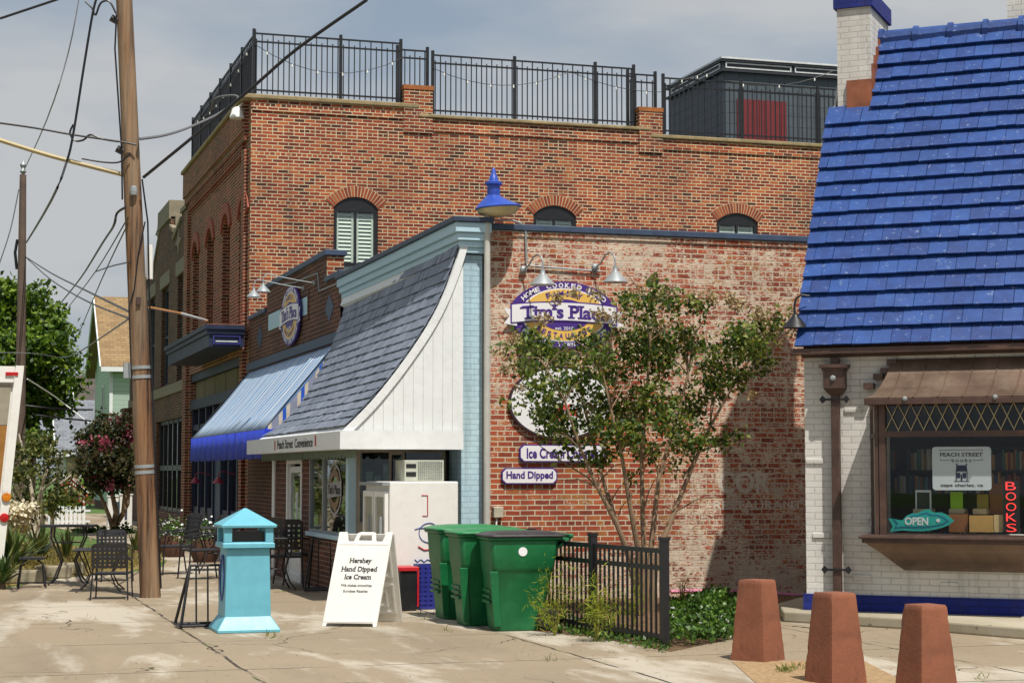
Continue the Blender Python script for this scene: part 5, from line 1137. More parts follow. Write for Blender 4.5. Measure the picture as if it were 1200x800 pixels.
b = MB(); b.tube([(a, -0.005, z) for a, z in [SP(*k) for k in ((490,640),(497,644),(506,643),(512,640))]], 0.009, 5); b.build('red_stroke', RD, t)
# window air conditioner standing on the freezer
p = onY(494, 565, pA.y+0.5); w_ = px(pA.y+0.5, 474, 520); h_ = onY(494, 540, pA.y+0.5).z-fh
t = thing('air_conditioner', 'boxy pale grey air conditioner with grille on top of the white freezer', 'air conditioner', (onY(474, 565, pA.y+0.5).x, pA.y+0.5, fh+0.012))
MB().box(0, w_, 0, 0.5, 0, h_).build('casing', plain('pale_grey_casing', srgb(176,178,164), 0.5), t, bevel=0.008)
b = MB()
for i in range(12):
    for j in range(6): b.box(w_*0.34+i*w_*0.052, w_*0.34+i*w_*0.052+w_*0.033, -0.006, 0.001, 0.02+j*h_*0.15, 0.02+j*h_*0.15+h_*0.10)
b.build('grille', plain('grille_grey', srgb(120,124,118), 0.5), t); b = MB(); b.box(0.02, w_*0.29, -0.005, 0.001, h_*0.62, h_*0.82); b.box(0.02, w_*0.29, -0.005, 0.001, h_*0.22, h_*0.44); b.build('vent', M_BLACK, t)
# crates
p = onZ(480, 716, 0.006); t = thing('plastic_crate', 'black crate with a red rim between the sandwich board and the green bins', 'crate', (onZ(468,716).x, onZ(480,716).y, 0.006))
w_ = px(p.y, 467, 491); h_ = onY(480, 665, p.y).z
MB().box(0, w_*0.8, 0, 0.4, 0, h_-0.05).build('crate_body', M_BLACK, t, bevel=0.01)
b = MB(); b.box(-0.02, w_*0.9, -0.02, 0.42, h_-0.048, h_); b.box(w_*0.8+0.003, w_*0.9, -0.02, 0.01, 0.05, h_-0.05); b.box(w_*0.92, w_, 0.1, 0.13, 0.1, h_-0.02); b.build('rim', plain('red_plastic', srgb(190,34,44), 0.4), t, bevel=0.006)
for i, (z0_, h2, lb) in enumerate(((0.006, 0.27, 'lower blue bottle crate behind the green bins'), (0.28, 0.27, 'upper blue bottle crate behind the green bins'))):
    q = onZ(493, 715); t = thing('bottle_crate', lb, 'crate', (q.x, q.y+0.05, z0_)); b = MB()
    for j in range(5): b.box(0, 0.30, 0, 0.02, j*h2/5+0.008, j*h2/5+h2/5-0.012); b.box(0, 0.02, 0.022, 0.3, j*h2/5+0.008, j*h2/5+h2/5-0.012)
    for j in range(5): b.box(j*0.07, j*0.07+0.02, 0.021, 0.035, 0, h2-0.005)
    b.box(0.0, 0.3, 0.3, 0.32, 0, h2-0.01); b.build('crate_body', plain('blue_plastic', srgb(38,44,130), 0.45), t)
# ---------------------------------------------------------------- green wheeled bins
GRN = plain('green_plastic', srgb(14,104,58), 0.42, var=0.22, scale=2.5, dirt=(srgb(66,140,92), 0.4)); GLD = plain('green_lid', srgb(24,120,66), 0.45, dirt=(srgb(110,150,120), 0.4)); BLD = plain('black_lid', srgb(52,48,50), 0.5, dirt=(srgb(110,104,104), 0.4))
def bin_(u, v, h, lid, label, rz=0.0, s=1.0, sticker=False):
    p = onZ(u, v, 0.006); t = thing('wheeled_bin', label, 'wheelie bin', p, rz, group='green wheeled bins'); t.scale = (s, s, s)
    # local: x front(0) -> back, y 0 near side -> far side
    def ring(z, x0, x1, y0, y1, c=0.04): return [(x0+c,y0,z),(x1-c,y0,z),(x1,y0+c,z),(x1,y1-c,z),(x1-c,y1,z),(x0+c,y1,z),(x0,y1-c,z),(x0,y0+c,z)]
    H = 1.0
    b = MB().loft([ring(0.0,0.0,0.50,0.05,0.50), ring(0.03,-0.005,0.52,0.045,0.51), ring(0.62,-0.055,0.63,0.015,0.565), ring(0.66,-0.06,0.64,-0.005,0.585), ring(0.70,-0.065,0.65,-0.025,0.60), ring(H,-0.085,0.70,-0.035,0.61)])
    b.build('body', GRN, t, bevel=0.012, smooth=True)
    # shoulder cut-outs: the lower body is recessed under the shoulder at both ends of the near side
    b = MB(); b.loft([[(-0.03,0.02,0.05),(0.05,0.02,0.05),(0.05,0.05,0.05),(-0.03,0.05,0.05)],[(-0.09,-0.012,0.66),(0.01,-0.012,0.66),(0.01,0.03,0.66),(-0.09,0.03,0.66)]]); b.build('corner_rib', GRN, t, bevel=0.01)
    b = MB()
    for k in range(3): b.box(-0.072+0.004*k, -0.04, 0.12, 0.48, 0.30+k*0.06, 0.33+k*0.06)
    b.build('lift_bar', GRN, t, bevel=0.005)
    MB().loft([ring(H,-0.11,0.74,-0.06,0.64), ring(H+0.03,-0.115,0.745,-0.065,0.645)]).build('rim', GRN, t, bevel=0.01)
    MB().loft([ring(H+0.033,-0.13,0.78,-0.08,0.66,0.06), ring(H+0.055,-0.13,0.78,-0.08,0.66,0.06), ring(H+0.085,-0.02,0.70,-0.0,0.58,0.06), ring(H+0.095,0.1,0.6,0.08,0.5,0.06)]).build('lid', lid, t, bevel=0.008, smooth=True)
    b = MB(); b.loft([[(0.66,0.0,H-0.10),(0.70,0.0,H-0.10),(0.70,0.57,H-0.10),(0.66,0.57,H-0.10)],[(0.80,0.0,H+0.02),(0.87,0.0,H+0.03),(0.87,0.57,H+0.03),(0.80,0.57,H+0.02)]]); b.bar((0.84,-0.02,H+0.045),(0.84,0.6,H+0.045),0.05,0.04); b.build('handle', GRN, t, bevel=0.01)
    for y_ in (0.0, 0.55):
        w = MB().lathe([(0.05,0),(0.115,0.0),(0.13,0.012),(0.13,0.045),(0.115,0.055),(0.05,0.055)], 22).xf(Matrix.Translation((0.57,y_+0.03,0.13)) @ Matrix.Rotation(R(90), 4, 'X')).build('wheel', M_RUBBER, t, smooth=True)
        MB().lathe([(0.02,-0.004),(0.08,0.0),(0.08,0.05),(0.02,0.055)], 12).xf(Matrix.Translation((0.57,y_+0.03,0.13)) @ Matrix.Rotation(R(90), 4, 'X')).build('hub', plain('dark_hub', srgb(50,50,52), 0.5), w)
    MB().tube([(0.57,0.04,0.13),(0.57,0.52,0.13)], 0.012, 6).build('axle', M_GALV, t)
    if sticker: MB().lathe([(0,0),(0.05,0),(0.05,0.003)], 20).xf(Matrix.Translation((0.28,-0.032,0.875)) @ Matrix.Rotation(R(88), 4, 'X')).build('sticker', SWH, t)
    return t
bin_(583, 740, 1, BLD, 'green wheeled bin with a black lid and white round sticker, nearest the fence', R(-4), 0.94, True)
bin_(547, 734, 1, GLD, 'green wheeled bin with a green lid, middle of the three', R(-2), 0.95)
bin_(523, 726, 1, GLD, 'green wheeled bin with a green lid, leftmost and farthest of the three', R(0), 0.96)
# ---------------------------------------------------------------- sandwich board
p = onZ(409, 734, 0.006); t = thing('sandwich_board', 'white folding sandwich board lettered in black standing before the bins', 'sandwich board', p, -YAW-R(10))
Wb, Hb, LEAN, SPL = 0.30, 1.0, 0.31, 0.62
def TFf(a, z, c): f = z/Hb; return (a+0.10*f, LEAN*f + c, z*0.995)     # front leaf leans back
b = MB().sheet([(-Wb,0),(-Wb+0.04,0),(-Wb+0.05,0.035),(Wb-0.05,0.035),(Wb-0.04,0),(Wb,0),(Wb,Hb),(Wb-0.07,Hb),(Wb-0.10,Hb-0.10),(0.13,Hb-0.10),(0.11,Hb-0.01),(0.08,Hb),(-0.06,Hb),(-0.09,Hb-0.01),(-0.12,Hb-0.10),(-Wb+0.12,Hb-0.10),(-Wb+0.09,Hb),(-Wb,Hb)], TFf, 0.035, [[(-0.07,Hb-0.09),(0.08,Hb-0.09),(0.07,Hb-0.035),(-0.05,Hb-0.035)]])
fr_ = b.build('front_panel', M_WHITE2, t, bevel=0.006)
frame_rect(lambda a, z, c: TFf(a, z, c-0.004), -Wb+0.004, Wb-0.004, 0.05, Hb-0.115, 0.018, 0, 0.004).build('front_border', M_WHITE2, t)
for tx, w_, h_, z_, bo, m in (('Hershey', 0.25, 0.065, 0.69, 0.02, INK), ('Hand Dipped', 0.40, 0.068, 0.60, 0.02, INK), ('Ice Cream', 0.30, 0.052, 0.525, 0.02, INK), ('Milk shakes smoothies', 0.34, 0.028, 0.435, 0, INK), ('Sundaes Razzles', 0.27, 0.026, 0.375, 0, INK)):
    letters(t, tx, m, lambda a, z, c: TFf(a, z, c-0.001), w_, h_, 0.0, z_, 0.003, bo, serif=0.06 if bo else 0)
OFF = Vector((0.12, 0.66, 0))
def TBk(a, z, c): f = z/Hb; return (a+0.10*f+OFF.x*(1-f), OFF.y+(LEAN-OFF.y)*f + 0.035 + c, z*0.995)
MB().sheet([(-Wb,0),(Wb,0),(Wb,Hb-0.02),(-Wb,Hb-0.02)], TBk, 0.03).build('back_panel', M_WHITE2, t, bevel=0.006)
b = MB()
for (a0, a1, z0_, z1_) in ((-0.24,0.24,0.10,0.42),(-0.24,0.24,0.50,0.85),(-0.16,0.16,0.17,0.35),(-0.16,0.16,0.57,0.78)): b.sheet([(a0,z0_),(a1,z0_),(a1,z1_),(a0,z1_)], lambda a, z, c: TBk(a, z, c-0.014), 0.013, [[(a0+0.02,z0_+0.02),(a1-0.02,z0_+0.02),(a1-0.02,z1_-0.02),(a0+0.02,z1_-0.02)]])
b.build('stiffening_rib', M_WHITE2, t)
# ---------------------------------------------------------------- turquoise litter bin
p = onZ(267, 741, 0.006); t = thing('litter_bin', 'turquoise litter bin with pyramid roof and open sides standing on the plaza', 'litter bin', (p.x-0.03, p.y, 0.006))
TQB = plain('turquoise_enamel', srgb(104,176,194), 0.42, var=0.07, dirt=(srgb(80,150,165), 0.3))
w0 = px(p.y, 267, 320, 700); d0 = 0.48
def rr(z, e): return [(-e,-e,z),(w0+e,-e,z),(w0+e,d0+e,z),(-e,d0+e,z)]
MB().loft([rr(0.0,0.09), rr(0.03,0.09), rr(0.16,0.005), rr(0.86,-0.012)]).build('body', TQB, t, bevel=0.008)
MB().loft([rr(0.862,0.035), rr(0.91,0.035), rr(0.925,0.015)]).build('ledge', TQB, t, bevel=0.006)
for (x, y) in ((0.02,0.02),(w0-0.02,0.02),(0.02,d0-0.02),(w0-0.02,d0-0.02)): MB().box(x-0.04, x+0.04, y-0.04, y+0.04, 0.926, 1.07).build('corner_post', TQB, t)
MB().box(0.06, w0-0.06, 0.06, d0-0.06, 0.5, 1.03).build('liner', plain('dark_liner', srgb(26,30,32), 0.3), t)
MB().loft([rr(1.071,0.05), rr(1.10,0.055), [(w0/2-0.01,d0/2-0.01,1.27),(w0/2+0.01,d0/2-0.01,1.27),(w0/2+0.01,d0/2+0.01,1.27),(w0/2-0.01,d0/2+0.01,1.27)]]).build('roof', TQB, t, bevel=0.006)
MB().sheet([(0.24+0.15*math.cos(k*math.pi/20), 0.55+0.24*math.sin(k*math.pi/20)) for k in range(40)], lambda a, z, c: (-0.008+c, a, z), 0.008, [[(0.24+0.11*math.cos(k*math.pi/20), 0.55+0.19*math.sin(k*math.pi/20)) for k in range(40)]]).build('emblem_ring', BLI, t)
# ---------------------------------------------------------------- cycle racks
def rack(u, v, L_, H, n, rz, label, cols=M_BLACK):
    p = onZ(u, v, 0.006); t = thing('cycle_rack', label, 'bicycle rack', p, rz, group='black metal cycle racks')
    b = MB(); r = 0.017
    b.tube([(-0.10,-0.05,0.03),(0.0,0.0,H),(L_,0.0,H),(L_+0.1,-0.05,0.03)], r, 8); b.tube([(-0.10,-0.05,0.03),(L_+0.1,-0.05,0.03)], r, 8); b.tube([(-0.1,0.28,0.03),(L_+0.1,0.28,0.03)], r, 8)
    b.tube([(-0.10,0.28,0.03),(0.0,0.0,H)], r, 8); b.tube([(L_+0.10,0.28,0.03),(L_,0.0,H)], r, 8); b.tube([(-0.1,-0.05,0.03),(-0.1,0.28,0.03)], r, 8); b.tube([(L_+0.1,-0.05,0.03),(L_+0.1,0.28,0.03)], r, 8); b.build('frame', cols, t, smooth=True)
    b = MB()
    for k in range(n): x = L_*(k+0.5)/n; b.tube([(x,-0.05,0.03),(x,0.0,H)], 0.010, 6)
    b.build('upright_bars', cols, t); return t
rack(222, 736, 0.62, 0.66, 5, R(-YAW*0+4), 'black cycle rack half hidden behind the turquoise litter bin')
rack(366, 693, 0.5, 0.72, 3, R(-20), 'black cycle rack behind the white sandwich board')
# ---------------------------------------------------------------- concrete bollards
TERB = plain('terracotta_concrete', srgb(132,80,56), 0.82, var=0.18, scale=4, bump=0.6, dirt=(srgb(96,58,44), 0.7))
for (u, v, th_, sz, lb) in ((895.5, 776, 50, 0.35, 'red brown tapered bollard farthest from the camera, beside the ivy'), (975, 803, 29, 0.352, 'red brown tapered bollard, the middle of the three'), (1080, 828, 24, 0.335, 'red brown tapered bollard nearest the camera')):
    p = onZ(u, v, 0.006); a = -YAW + R(th_)             # near vertical edge at the given pixel
    t = thing('bollard', lb, 'bollard', p, a, group='red brown concrete bollards')
    s_ = sz; k = 0.045; kt = 0.012
    ring = lambda e, z: [(e,e,z),(s_-e,e,z),(s_-e,s_-e,z),(e,s_-e,z)]
    nl = 26; o = MB().loft([ring(0.056*i/nl, 0.685*i/nl) for i in range(nl+1)] + [ring(0.066, 0.70)]).build('bollard_body', TERB, t)
    bm = bmesh.new(); bm.from_mesh(o.data); bmesh.ops.subdivide_edges(bm, edges=[e for e in bm.edges if abs(e.verts[0].co.z-e.verts[1].co.z) < 1e-4], cuts=13, use_grid_fill=True)
    for vv in bm.verts:
        q = vv.co; e_ = 0.056*q.z/0.685; dx_, dy_ = min(q.x-e_, s_-e_-q.x), min(q.y-e_, s_-e_-q.y); edge = max(0.0, 1-max(dx_, dy_)/0.02) if min(dx_, dy_) < 0.004 else 0.0
        nv = mnoise.noise(Vector((q.x*9+u, q.y*9, q.z*9)))*0.0012 + mnoise.noise(Vector((q.x*40+u, q.y*40, q.z*40)))*0.0007
        c_ = Vector((s_/2-q.x, s_/2-q.y, 0)); c_ = c_.normalized() if c_.length > 1e-4 else c_
        chip = max(0.0, mnoise.noise(Vector((q.x*14+v, q.y*14, q.z*17)))-0.22)*0.02*edge
        top_ = 1.0 if q.z > 0.684 else 0.0; vv.co = q + c_*(nv+edge*0.003+chip) - Vector((0,0,chip*top_+0.004*edge*top_))
    bm.to_mesh(o.data); bm.free(); o.data.polygons.foreach_set('use_smooth', [True]*len(o.data.polygons)); o.data.set_sharp_from_angle(angle=R(38))
# ---------------------------------------------------------------- black fence
q1, q2 = onZ(779, 760), onZ(695, 745); dv = (q2-q1); q3 = q2+dv; q1.z = q2.z = q3.z = 0.01
t = thing('metal_fence', 'low black metal picket fence in front of the small tree', 'fence', q1)
H = 0.97
def fence_span(A, B_, n):
    b = MB(); d = (B_-A); L_ = d.length; d.normalize()
    for h_ in (0.10, 0.74, 0.90): b.bar(A+Vector((0,0,h_)), B_+Vector((0,0,h_)), 0.03, 0.045)
    for k in range(n):
        c_ = A+(B_-A)*((k+0.7)/(n+0.4)); b.bar(c_+Vector((0,0,0.04)), c_+Vector((0,0,0.90)), 0.018, 0.018, up=d)
    return b
fence_span(Vector((0,0,0)), q2-q1, 15).build('fence_panel', M_BLACK, t); fence_span(q2-q1, q3-q1, 15).build('fence_panel', M_BLACK, t)
for q in (q1, q2, q3):
    d = dv.normalized(); r = q-q1; b = MB(); b.bar(r, r+Vector((0,0,H+0.03)), 0.07, 0.07, up=d); b.bar(r+Vector((0,0,H+0.03)), r+Vector((0,0,H+0.06)), 0.085, 0.085, up=d); b.build('post', M_BLACK, t)
# pink hose along the wall foot
b = MB(); b.tube([onY(u, v, YT-0.12) for u, v in ((786,693),(812,692),(840,694),(870,692),(905,695),(940,698))], 0.03, 7)
tag(b.build('garden_hose', plain('pink_hose', srgb(196,120,150), 0.5, var=0.3, scale=4)), 'pink pipe lying along the foot of the whitewashed wall', 'hose')

# ---------------------------------------------------------------- cafe chairs and tables
CH = plain('charcoal_iron', srgb(34,33,36), 0.45)
def chair(label, loc, rz, seat_h=0.45, group='black metal cafe chairs'):
    t = thing('cafe_chair', label, 'chair', loc, rz, group=group)
    w = 0.26; r = 0.013
    MB().box(-w, w, -w, w, seat_h-0.02, seat_h+0.012).build('seat', CH, t, bevel=0.008)
    # backrest is a perforated sheet
    hs = []
    for i in range(7):
        for j in range(5): cx_ = -0.21+0.07*i+(0.0 if j % 2 else 0.0); cz_ = seat_h+0.16+0.07*j; hs.append([(cx_+0.021*math.cos(R(45+90*q)), cz_+0.021*math.sin(R(45+90*q))) for q in range(4)])
    TBK = lambda a, z, c: (a, w+0.02+(z-seat_h)*0.18+c, z)
    MB().sheet([(-w,seat_h+0.10),(w,seat_h+0.10),(w,seat_h+0.50),(w-0.04,seat_h+0.53),(-w+0.04,seat_h+0.53),(-w,seat_h+0.50)], TBK, 0.012, hs).build('backrest', CH, t)
    for sx_ in (-1, 1):
        MB().tube([(sx_*w,-w,seat_h),(sx_*(w+0.02),-w-0.03,0.0)], r, 6).build('leg', CH, t); MB().tube([TBK(sx_*w, seat_h+0.5, 0), (sx_*w,w,seat_h),(sx_*(w+0.02),w+0.08,0.0)], r, 6).build('leg', CH, t)
        MB().tube([(sx_*w,-w,seat_h),(sx_*(w+0.01),-w+0.02,seat_h+0.2),(sx_*(w+0.01),0,seat_h+0.23),TBK(sx_*w, seat_h+0.26, 0)], r, 6).build('armrest', CH, t)
    return t
def table(label, loc, rz, h=0.72, rw=0.42, group='black metal cafe tables'):
    t = thing('cafe_table', label, 'table', loc, rz, group=group)
    MB().box(-rw, rw, -rw, rw, h-0.02, h+0.01).build('table_top', CH, t, bevel=0.01)
    for sx_ in (-1, 1):
        for sy_ in (-1, 1): MB().tube([(sx_*rw*0.8,sy_*rw*0.8,h-0.02),(sx_*rw*0.55,sy_*rw*0.55,h*0.62),(sx_*rw*0.42,sy_*rw*0.42,h*0.4),(sx_*rw*0.6,sy_*rw*0.6,h*0.15),(sx_*rw*0.85,sy_*rw*0.85,0.0)], 0.013, 6).build('leg', CH, t)
    MB().tube([(rw*0.42*math.cos(k*math.pi/6), rw*0.42*math.sin(k*math.pi/6), h*0.4) for k in range(13)], 0.008, 5, cap=False).build('stretcher', CH, t)
    return t
gp_ = lambda u, v: tuple(onZ(u, v, 0.008))
t1 = table('black cafe table with its near chair pushed in, left of the utility pole', gp_(118, 692), R(-10)); t1.scale = (0.85,0.85,0.8)
ch0 = chair('black perforated chair with its back to the camera at the table by the pole', gp_(131, 701), R(180-12)); ch0.scale = (0.85,0.85,0.74)
chair('black chair on the far side of the table left of the pole', gp_(134, 680), R(5)).scale = (0.85,0.85,0.78)
def bar_table(label, u, v, h, w):
    t = thing('bar_table', label, 'bar table', gp_(u, v), R(-10)); b = MB()
    MB().box(-w, w, -0.25, 0.25, h-0.02, h+0.01).build('table_top', CH, t)
    for sx_ in (-1, 1):
        for sy_ in (-1, 1): MB().tube([(sx_*w*0.6,sy_*0.2,h),(sx_*w*0.62,sy_*0.2,h*0.8),(sx_*w*0.25,sy_*0.12,h*0.4),(sx_*w*0.5,sy_*0.18,h*0.1),(sx_*w*0.7,sy_*0.22,0)], 0.014, 6).build('leg', CH, t)
    MB().bar((-w*0.5,-0.2,h*0.72),(w*0.5,-0.2,h*0.72),0.02,0.02).build('stretcher', CH, t)
bar_table('tall thin-legged black bar table at the edge of the planting', 80, 684, 0.86, 0.38)
t = thing('stool', 'low black iron stool with splayed legs in front of the spiky plants', 'stool', gp_(37, 688), 0)
MB().box(-0.17, 0.17, -0.15, 0.15, 0.40, 0.43).build('seat', CH, t)
for sx_ in (-1, 1):
    for sy_ in (-1, 1): MB().tube([(sx_*0.06,sy_*0.05,0.41),(sx_*0.15,sy_*0.12,0.33),(sx_*0.19,sy_*0.17,0.0)], 0.013, 6).build('leg', CH, t)
MB().bar((-0.19,-0.16,0.08),(0.19,-0.16,0.08),0.02,0.02).build('stretcher', CH, t)
chair('black chair in profile right of the utility pole, near the first flower planter', gp_(203, 672), R(-75))
chair('black chair in profile close to the second flower planter', gp_(236, 678), R(-80))
table('black cafe table behind the turquoise litter bin', gp_(252, 668), R(0), rw=0.36)
chair('black perforated chair between the litter bin and the brick window wall', gp_(332, 688), R(170))
chair('black perforated chair against the shop window wall, seen from behind', gp_(352, 684), R(95))
table('black cafe table under the white fascia of the slate roof', gp_(322, 690), R(0), rw=0.3)
# wooden barrel planters with white flowers
def planter(u, v, label):
    t = thing('flower_planter', label, 'planter', gp_(u, v)); MB().lathe([(0.24,0),(0.30,0.15),(0.31,0.3),(0.27,0.48),(0.25,0.46)], 18).build('tub', plain('brown_tub', srgb(84,54,40), 0.8), t, smooth=True)
    return t
PL1 = planter(202, 652, 'round tub of white flowers by the far brick pier'); PL2 = planter(240, 658, 'round tub of white flowers before the dark blue shop front')
# ---------------------------------------------------------------- foliage
def leafmat(name, stops, rough=0.55, trans=0.35):
    m, t, p = newmat(name); g = G(t); ge = g.n("NewGeometry"); tc = g.n("TexCoord").outputs['Object']
    c = g.ramp(ge.outputs['Random Per Island'], [(i/(len(stops)-1), s) for i, s in enumerate(stops)])
    c = g.mix(g.ramp(g.noise(tc, 1.6, 3), [(0.35, 0.0), (0.7, 0.35)]), c, tuple(0.55*x for x in stops[0]))
    t.links.new(c, p.inputs['Base Color']); p.inputs['Roughness'].default_value = rough
    tb = g.n("BsdfTranslucent"); t.links.new(c, tb.inputs[0]); mx = g.n("MixShader"); mx.inputs[0].default_value = trans
    o = [n for n in t.nodes if n.type == 'OUTPUT_MATERIAL'][0]; t.links.new(p.outputs[0], mx.inputs[1]); t.links.new(tb.outputs[0], mx.inputs[2]); t.links.new(mx.outputs[0], o.inputs[0]); return m
nr = np.random.default_rng(11)
def leaves(name, centers, size, mat, parent, aspect=0.5, droop=0.3, jit=0.35, up=0.0):
    """centers (n,3): one folded leaf each"""
    n = len(centers); d = nr.normal(size=(n,3)); d[:,2] -= droop; d[:,2] += up; d /= np.linalg.norm(d, axis=1)[:,None]
    s = nr.normal(size=(n,3)); s -= (s*d).sum(1)[:,None]*d; s /= np.linalg.norm(s, axis=1)[:,None]
    L_ = size*(1+nr.uniform(-jit, jit, n))[:,None]; w = L_*aspect*0.5; nn = np.cross(d, s)*L_*0.10
    c = centers
    v = np.stack([c, c+d*L_*0.45+s*w+nn, c+d*L_, c+d*L_*0.45-s*w+nn], axis=1).reshape(-1, 3)
    me = bpy.data.meshes.new(name); me.vertices.add(4*n); me.vertices.foreach_set('co', v.astype('f').ravel())
    me.loops.add(4*n); me.loops.foreach_set('vertex_index', np.arange(4*n, dtype='i')); me.polygons.add(n)
    me.polygons.foreach_set('loop_start', np.arange(0, 4*n, 4, dtype='i')); me.polygons.foreach_set('loop_total', np.full(n, 4, 'i')); me.update(calc_edges=True); me.materials.append(mat)
    o = bpy.data.objects.new(name, me); COL.objects.link(o)
    if parent: o.parent = parent
    return o
def clumps(cl_, n, dens=1.0, twig=0.16):
    """points spread in little sprigs inside each clump; cl_: (center, radius)"""
    out = []
    tot = sum(r**2 for _, r in cl_)
    for c, r in cl_:
        k = max(3, int(n*r*r/tot/9)); c = np.array(c)
        for _ in range(k):
            q = nr.normal(size=3); q /= np.linalg.norm(q); q *= r*nr.uniform(0.15, 1.0)**0.5*np.array([1,1,0.8]); a = nr.normal(size=3); a /= np.linalg.norm(a); a[2] = abs(a[2])*0.5
            m = nr.integers(6, 13); tt = nr.uniform(0, 1, m)[:,None]; out.append(c+q+a*tt*twig+nr.normal(size=(m,3))*twig*0.28)
    return np.concatenate(out)
def limb(b, pts, r0, r1, n=6): k = len(pts); b.tube(pts, [r0+(r1-r0)*i/(k-1) for i in range(k)], n)
BARK = plain('smooth_bark', srgb(136,112,88), 0.8, var=0.3, scale=7, bump=0.5)
MYR = leafmat('myrtle_leaf', [srgb(30,50,14), srgb(60,90,22), srgb(98,126,36), srgb(150,152,62), srgb(70,94,28)])
# crape myrtle in front of the whitewashed wall
D0 = 21.2
base = onZ(757, 718, 0.0); t = thing('crape_myrtle', 'small multi-stemmed tree with tan seed heads in front of the whitewashed wall', 'tree', base)
rel = lambda u, v, d: atD(u, v, d)-base
b = MB(); tips = []
stems = [[(752,722,D0),(742,660,D0-.1),(722,612,D0-.2),(700,570,D0-.3),(680,525,D0-.3),(662,470,D0-.4),(640,430,D0-.4)],
 [(756,722,D0),(755,650,D0),(753,600,D0),(752,540,D0+.1),(757,470,D0+.1),(762,400,D0),(758,360,D0)],
 [(762,722,D0),(770,650,D0),(790,600,D0+.1),(812,545,D0+.2),(832,500,D0+.2),(860,450,D0+.2),(885,410,D0+.1)],
 [(758,722,D0),(763,640,D0+.15),(772,560,D0+.2),(790,500,D0+.3),(806,440,D0+.3),(815,390,D0+.3)],
 [(754,722,D0),(748,645,D0-.15),(738,590,D0-.3),(728,530,D0-.4),(716,480,D0-.5),(705,430,D0-.5)],
 [(753,722,D0),(736,650,D0+.1),(715,590,D0+.2),(706,560,D0+.3),(690,500,D0+.4),(680,440,D0+.4)]]
for s in stems:
    pts = [rel(*p) for p in s]; limb(b, pts, 0.042, 0.008, 8)
    for k in range(2, len(pts)):
        for _ in range(3):
            e = pts[k]+Vector((nr.normal()*0.2, nr.normal()*0.2, 0.05+abs(nr.normal())*0.25)); limb(b, [pts[k], pts[k].lerp(e, 0.5)+Vector((0,0,0.05)), e], 0.010, 0.004, 4)
limb(b, [rel(800,560,D0+.2), rel(820,530,D0+.2), rel(850,516,D0+.2), rel(868,512,D0+.2)], 0.012, 0.005, 5)
limb(b, [rel(715,590,D0+.2), rel(690,560,D0), rel(650,535,D0), rel(630,520,D0)], 0.012, 0.005, 5)
b.build('trunk', BARK, t, smooth=True)
cl_px = [(650,420,34),(622,402,24),(684,452,34),(722,478,36),(662,492,34),(640,455,30),(612,432,18),(757,362,28),(768,420,40),(742,402,34),(800,398,36),(842,420,34),(872,398,34),(884,420,26),(832,452,30),(802,478,32),(900,386,20),(868,442,22),(760,468,32),(732,512,30),(700,538,18),(846,515,16),(822,516,17),(862,512,11),(800,520,20),(786,352,20),(690,398,20),(780,496,26),(672,528,16),(706,506,26),(758,530,20),(814,362,16),(650,512,18),(605,470,10),(594,408,10),(732,352,14),(770,335,10),(700,420,22),(912,372,10),(718,440,26),(640,480,22),(742,560,10),(788,545,11)]
cls = []
for u, v, r in cl_px: d = D0+nr.uniform(-0.55, 0.55); cls.append((rel(u, v, d), r*0.0098*0.84))
pts = clumps(cls, 12500, twig=0.15); leaves('crown', pts, 0.066, MYR, t, aspect=0.55)
SEED = leafmat('seed_heads', [srgb(150,124,76), srgb(196,176,128), srgb(120,96,58), srgb(214,198,160)], trans=0.2)
sp = [(704,372,12),(652,352,10),(600,398,10),(594,430,9),(745,345,11),(832,348,12),(855,352,10),(906,384,12),(926,386,9),(890,366,12),(912,400,8),(765,330,8),(700,345,10),(672,345,8),(690,480,9),(738,488,9),(660,515,9),(770,385,10),(812,352,9),(722,372,8),(636,375,10),(868,360,9),(610,455,8),(586,415,8),(880,462,6),(935,372,6)]
leaves('seed_heads', clumps([(rel(u, v, D0+nr.uniform(-.5,.4)), r*0.0098) for u, v, r in sp], 3000, twig=0.07), 0.034, SEED, t, aspect=0.8)
# ivy mound and low greens behind the fence
IVY = leafmat('glossy_ivy', [srgb(30,54,16), srgb(62,98,28), srgb(104,138,48), srgb(46,78,24)], rough=0.35, trans=0.2)
def bedpts(poly, h, n):
    P = [onZ(u, v) for u, v in poly]; xs_ = [p.x for p in P]; ys_ = [p.y for p in P]; out = []; cx = sum(xs_)/len(P); cy = sum(ys_)/len(P)
    def ins(x, y):
        r = False; j = len(P)-1
        for i in range(len(P)):
            if (P[i].y > y) != (P[j].y > y) and x < (P[j].x-P[i].x)*(y-P[i].y)/(P[j].y-P[i].y)+P[i].x: r = not r
            j = i
        return r
    while len(out) < n:
        x = nr.uniform(min(xs_), max(xs_)); y = nr.uniform(min(ys_), max(ys_))
        if not ins(x, y): continue
        e = 1.0
        for a in range(6):
            an = a*math.pi/3
            if not ins(x+0.28*math.cos(an), y+0.28*math.sin(an)): e = min(e, 0.55)
        hh = h*e*(0.7+0.3*math.sin(x*3.1)*math.cos(y*2.3)); out.append((x, y, hh*nr.uniform(0.15, 1.0)**0.5))
    return np.array(out)
o = leaves('ivy_bed', bedpts([(787,757),(808,760),(862,750),(872,732),(880,712),(840,706),(783,712)], 0.36, 8500), 0.05, IVY, None, aspect=0.75, droop=-0.1)
tag(o, 'dense glossy green ivy covering the bed between the fence and the bollards', 'ground cover', kind='stuff')
o = leaves('low_weeds', bedpts([(640,740),(697,750),(779,766),(790,758),(700,730),(650,728)], 0.13, 1300), 0.045, IVY, None, aspect=0.6, up=0.5)
tag(o, 'thin low weeds growing along the foot of the black fence', 'weeds', kind='stuff')
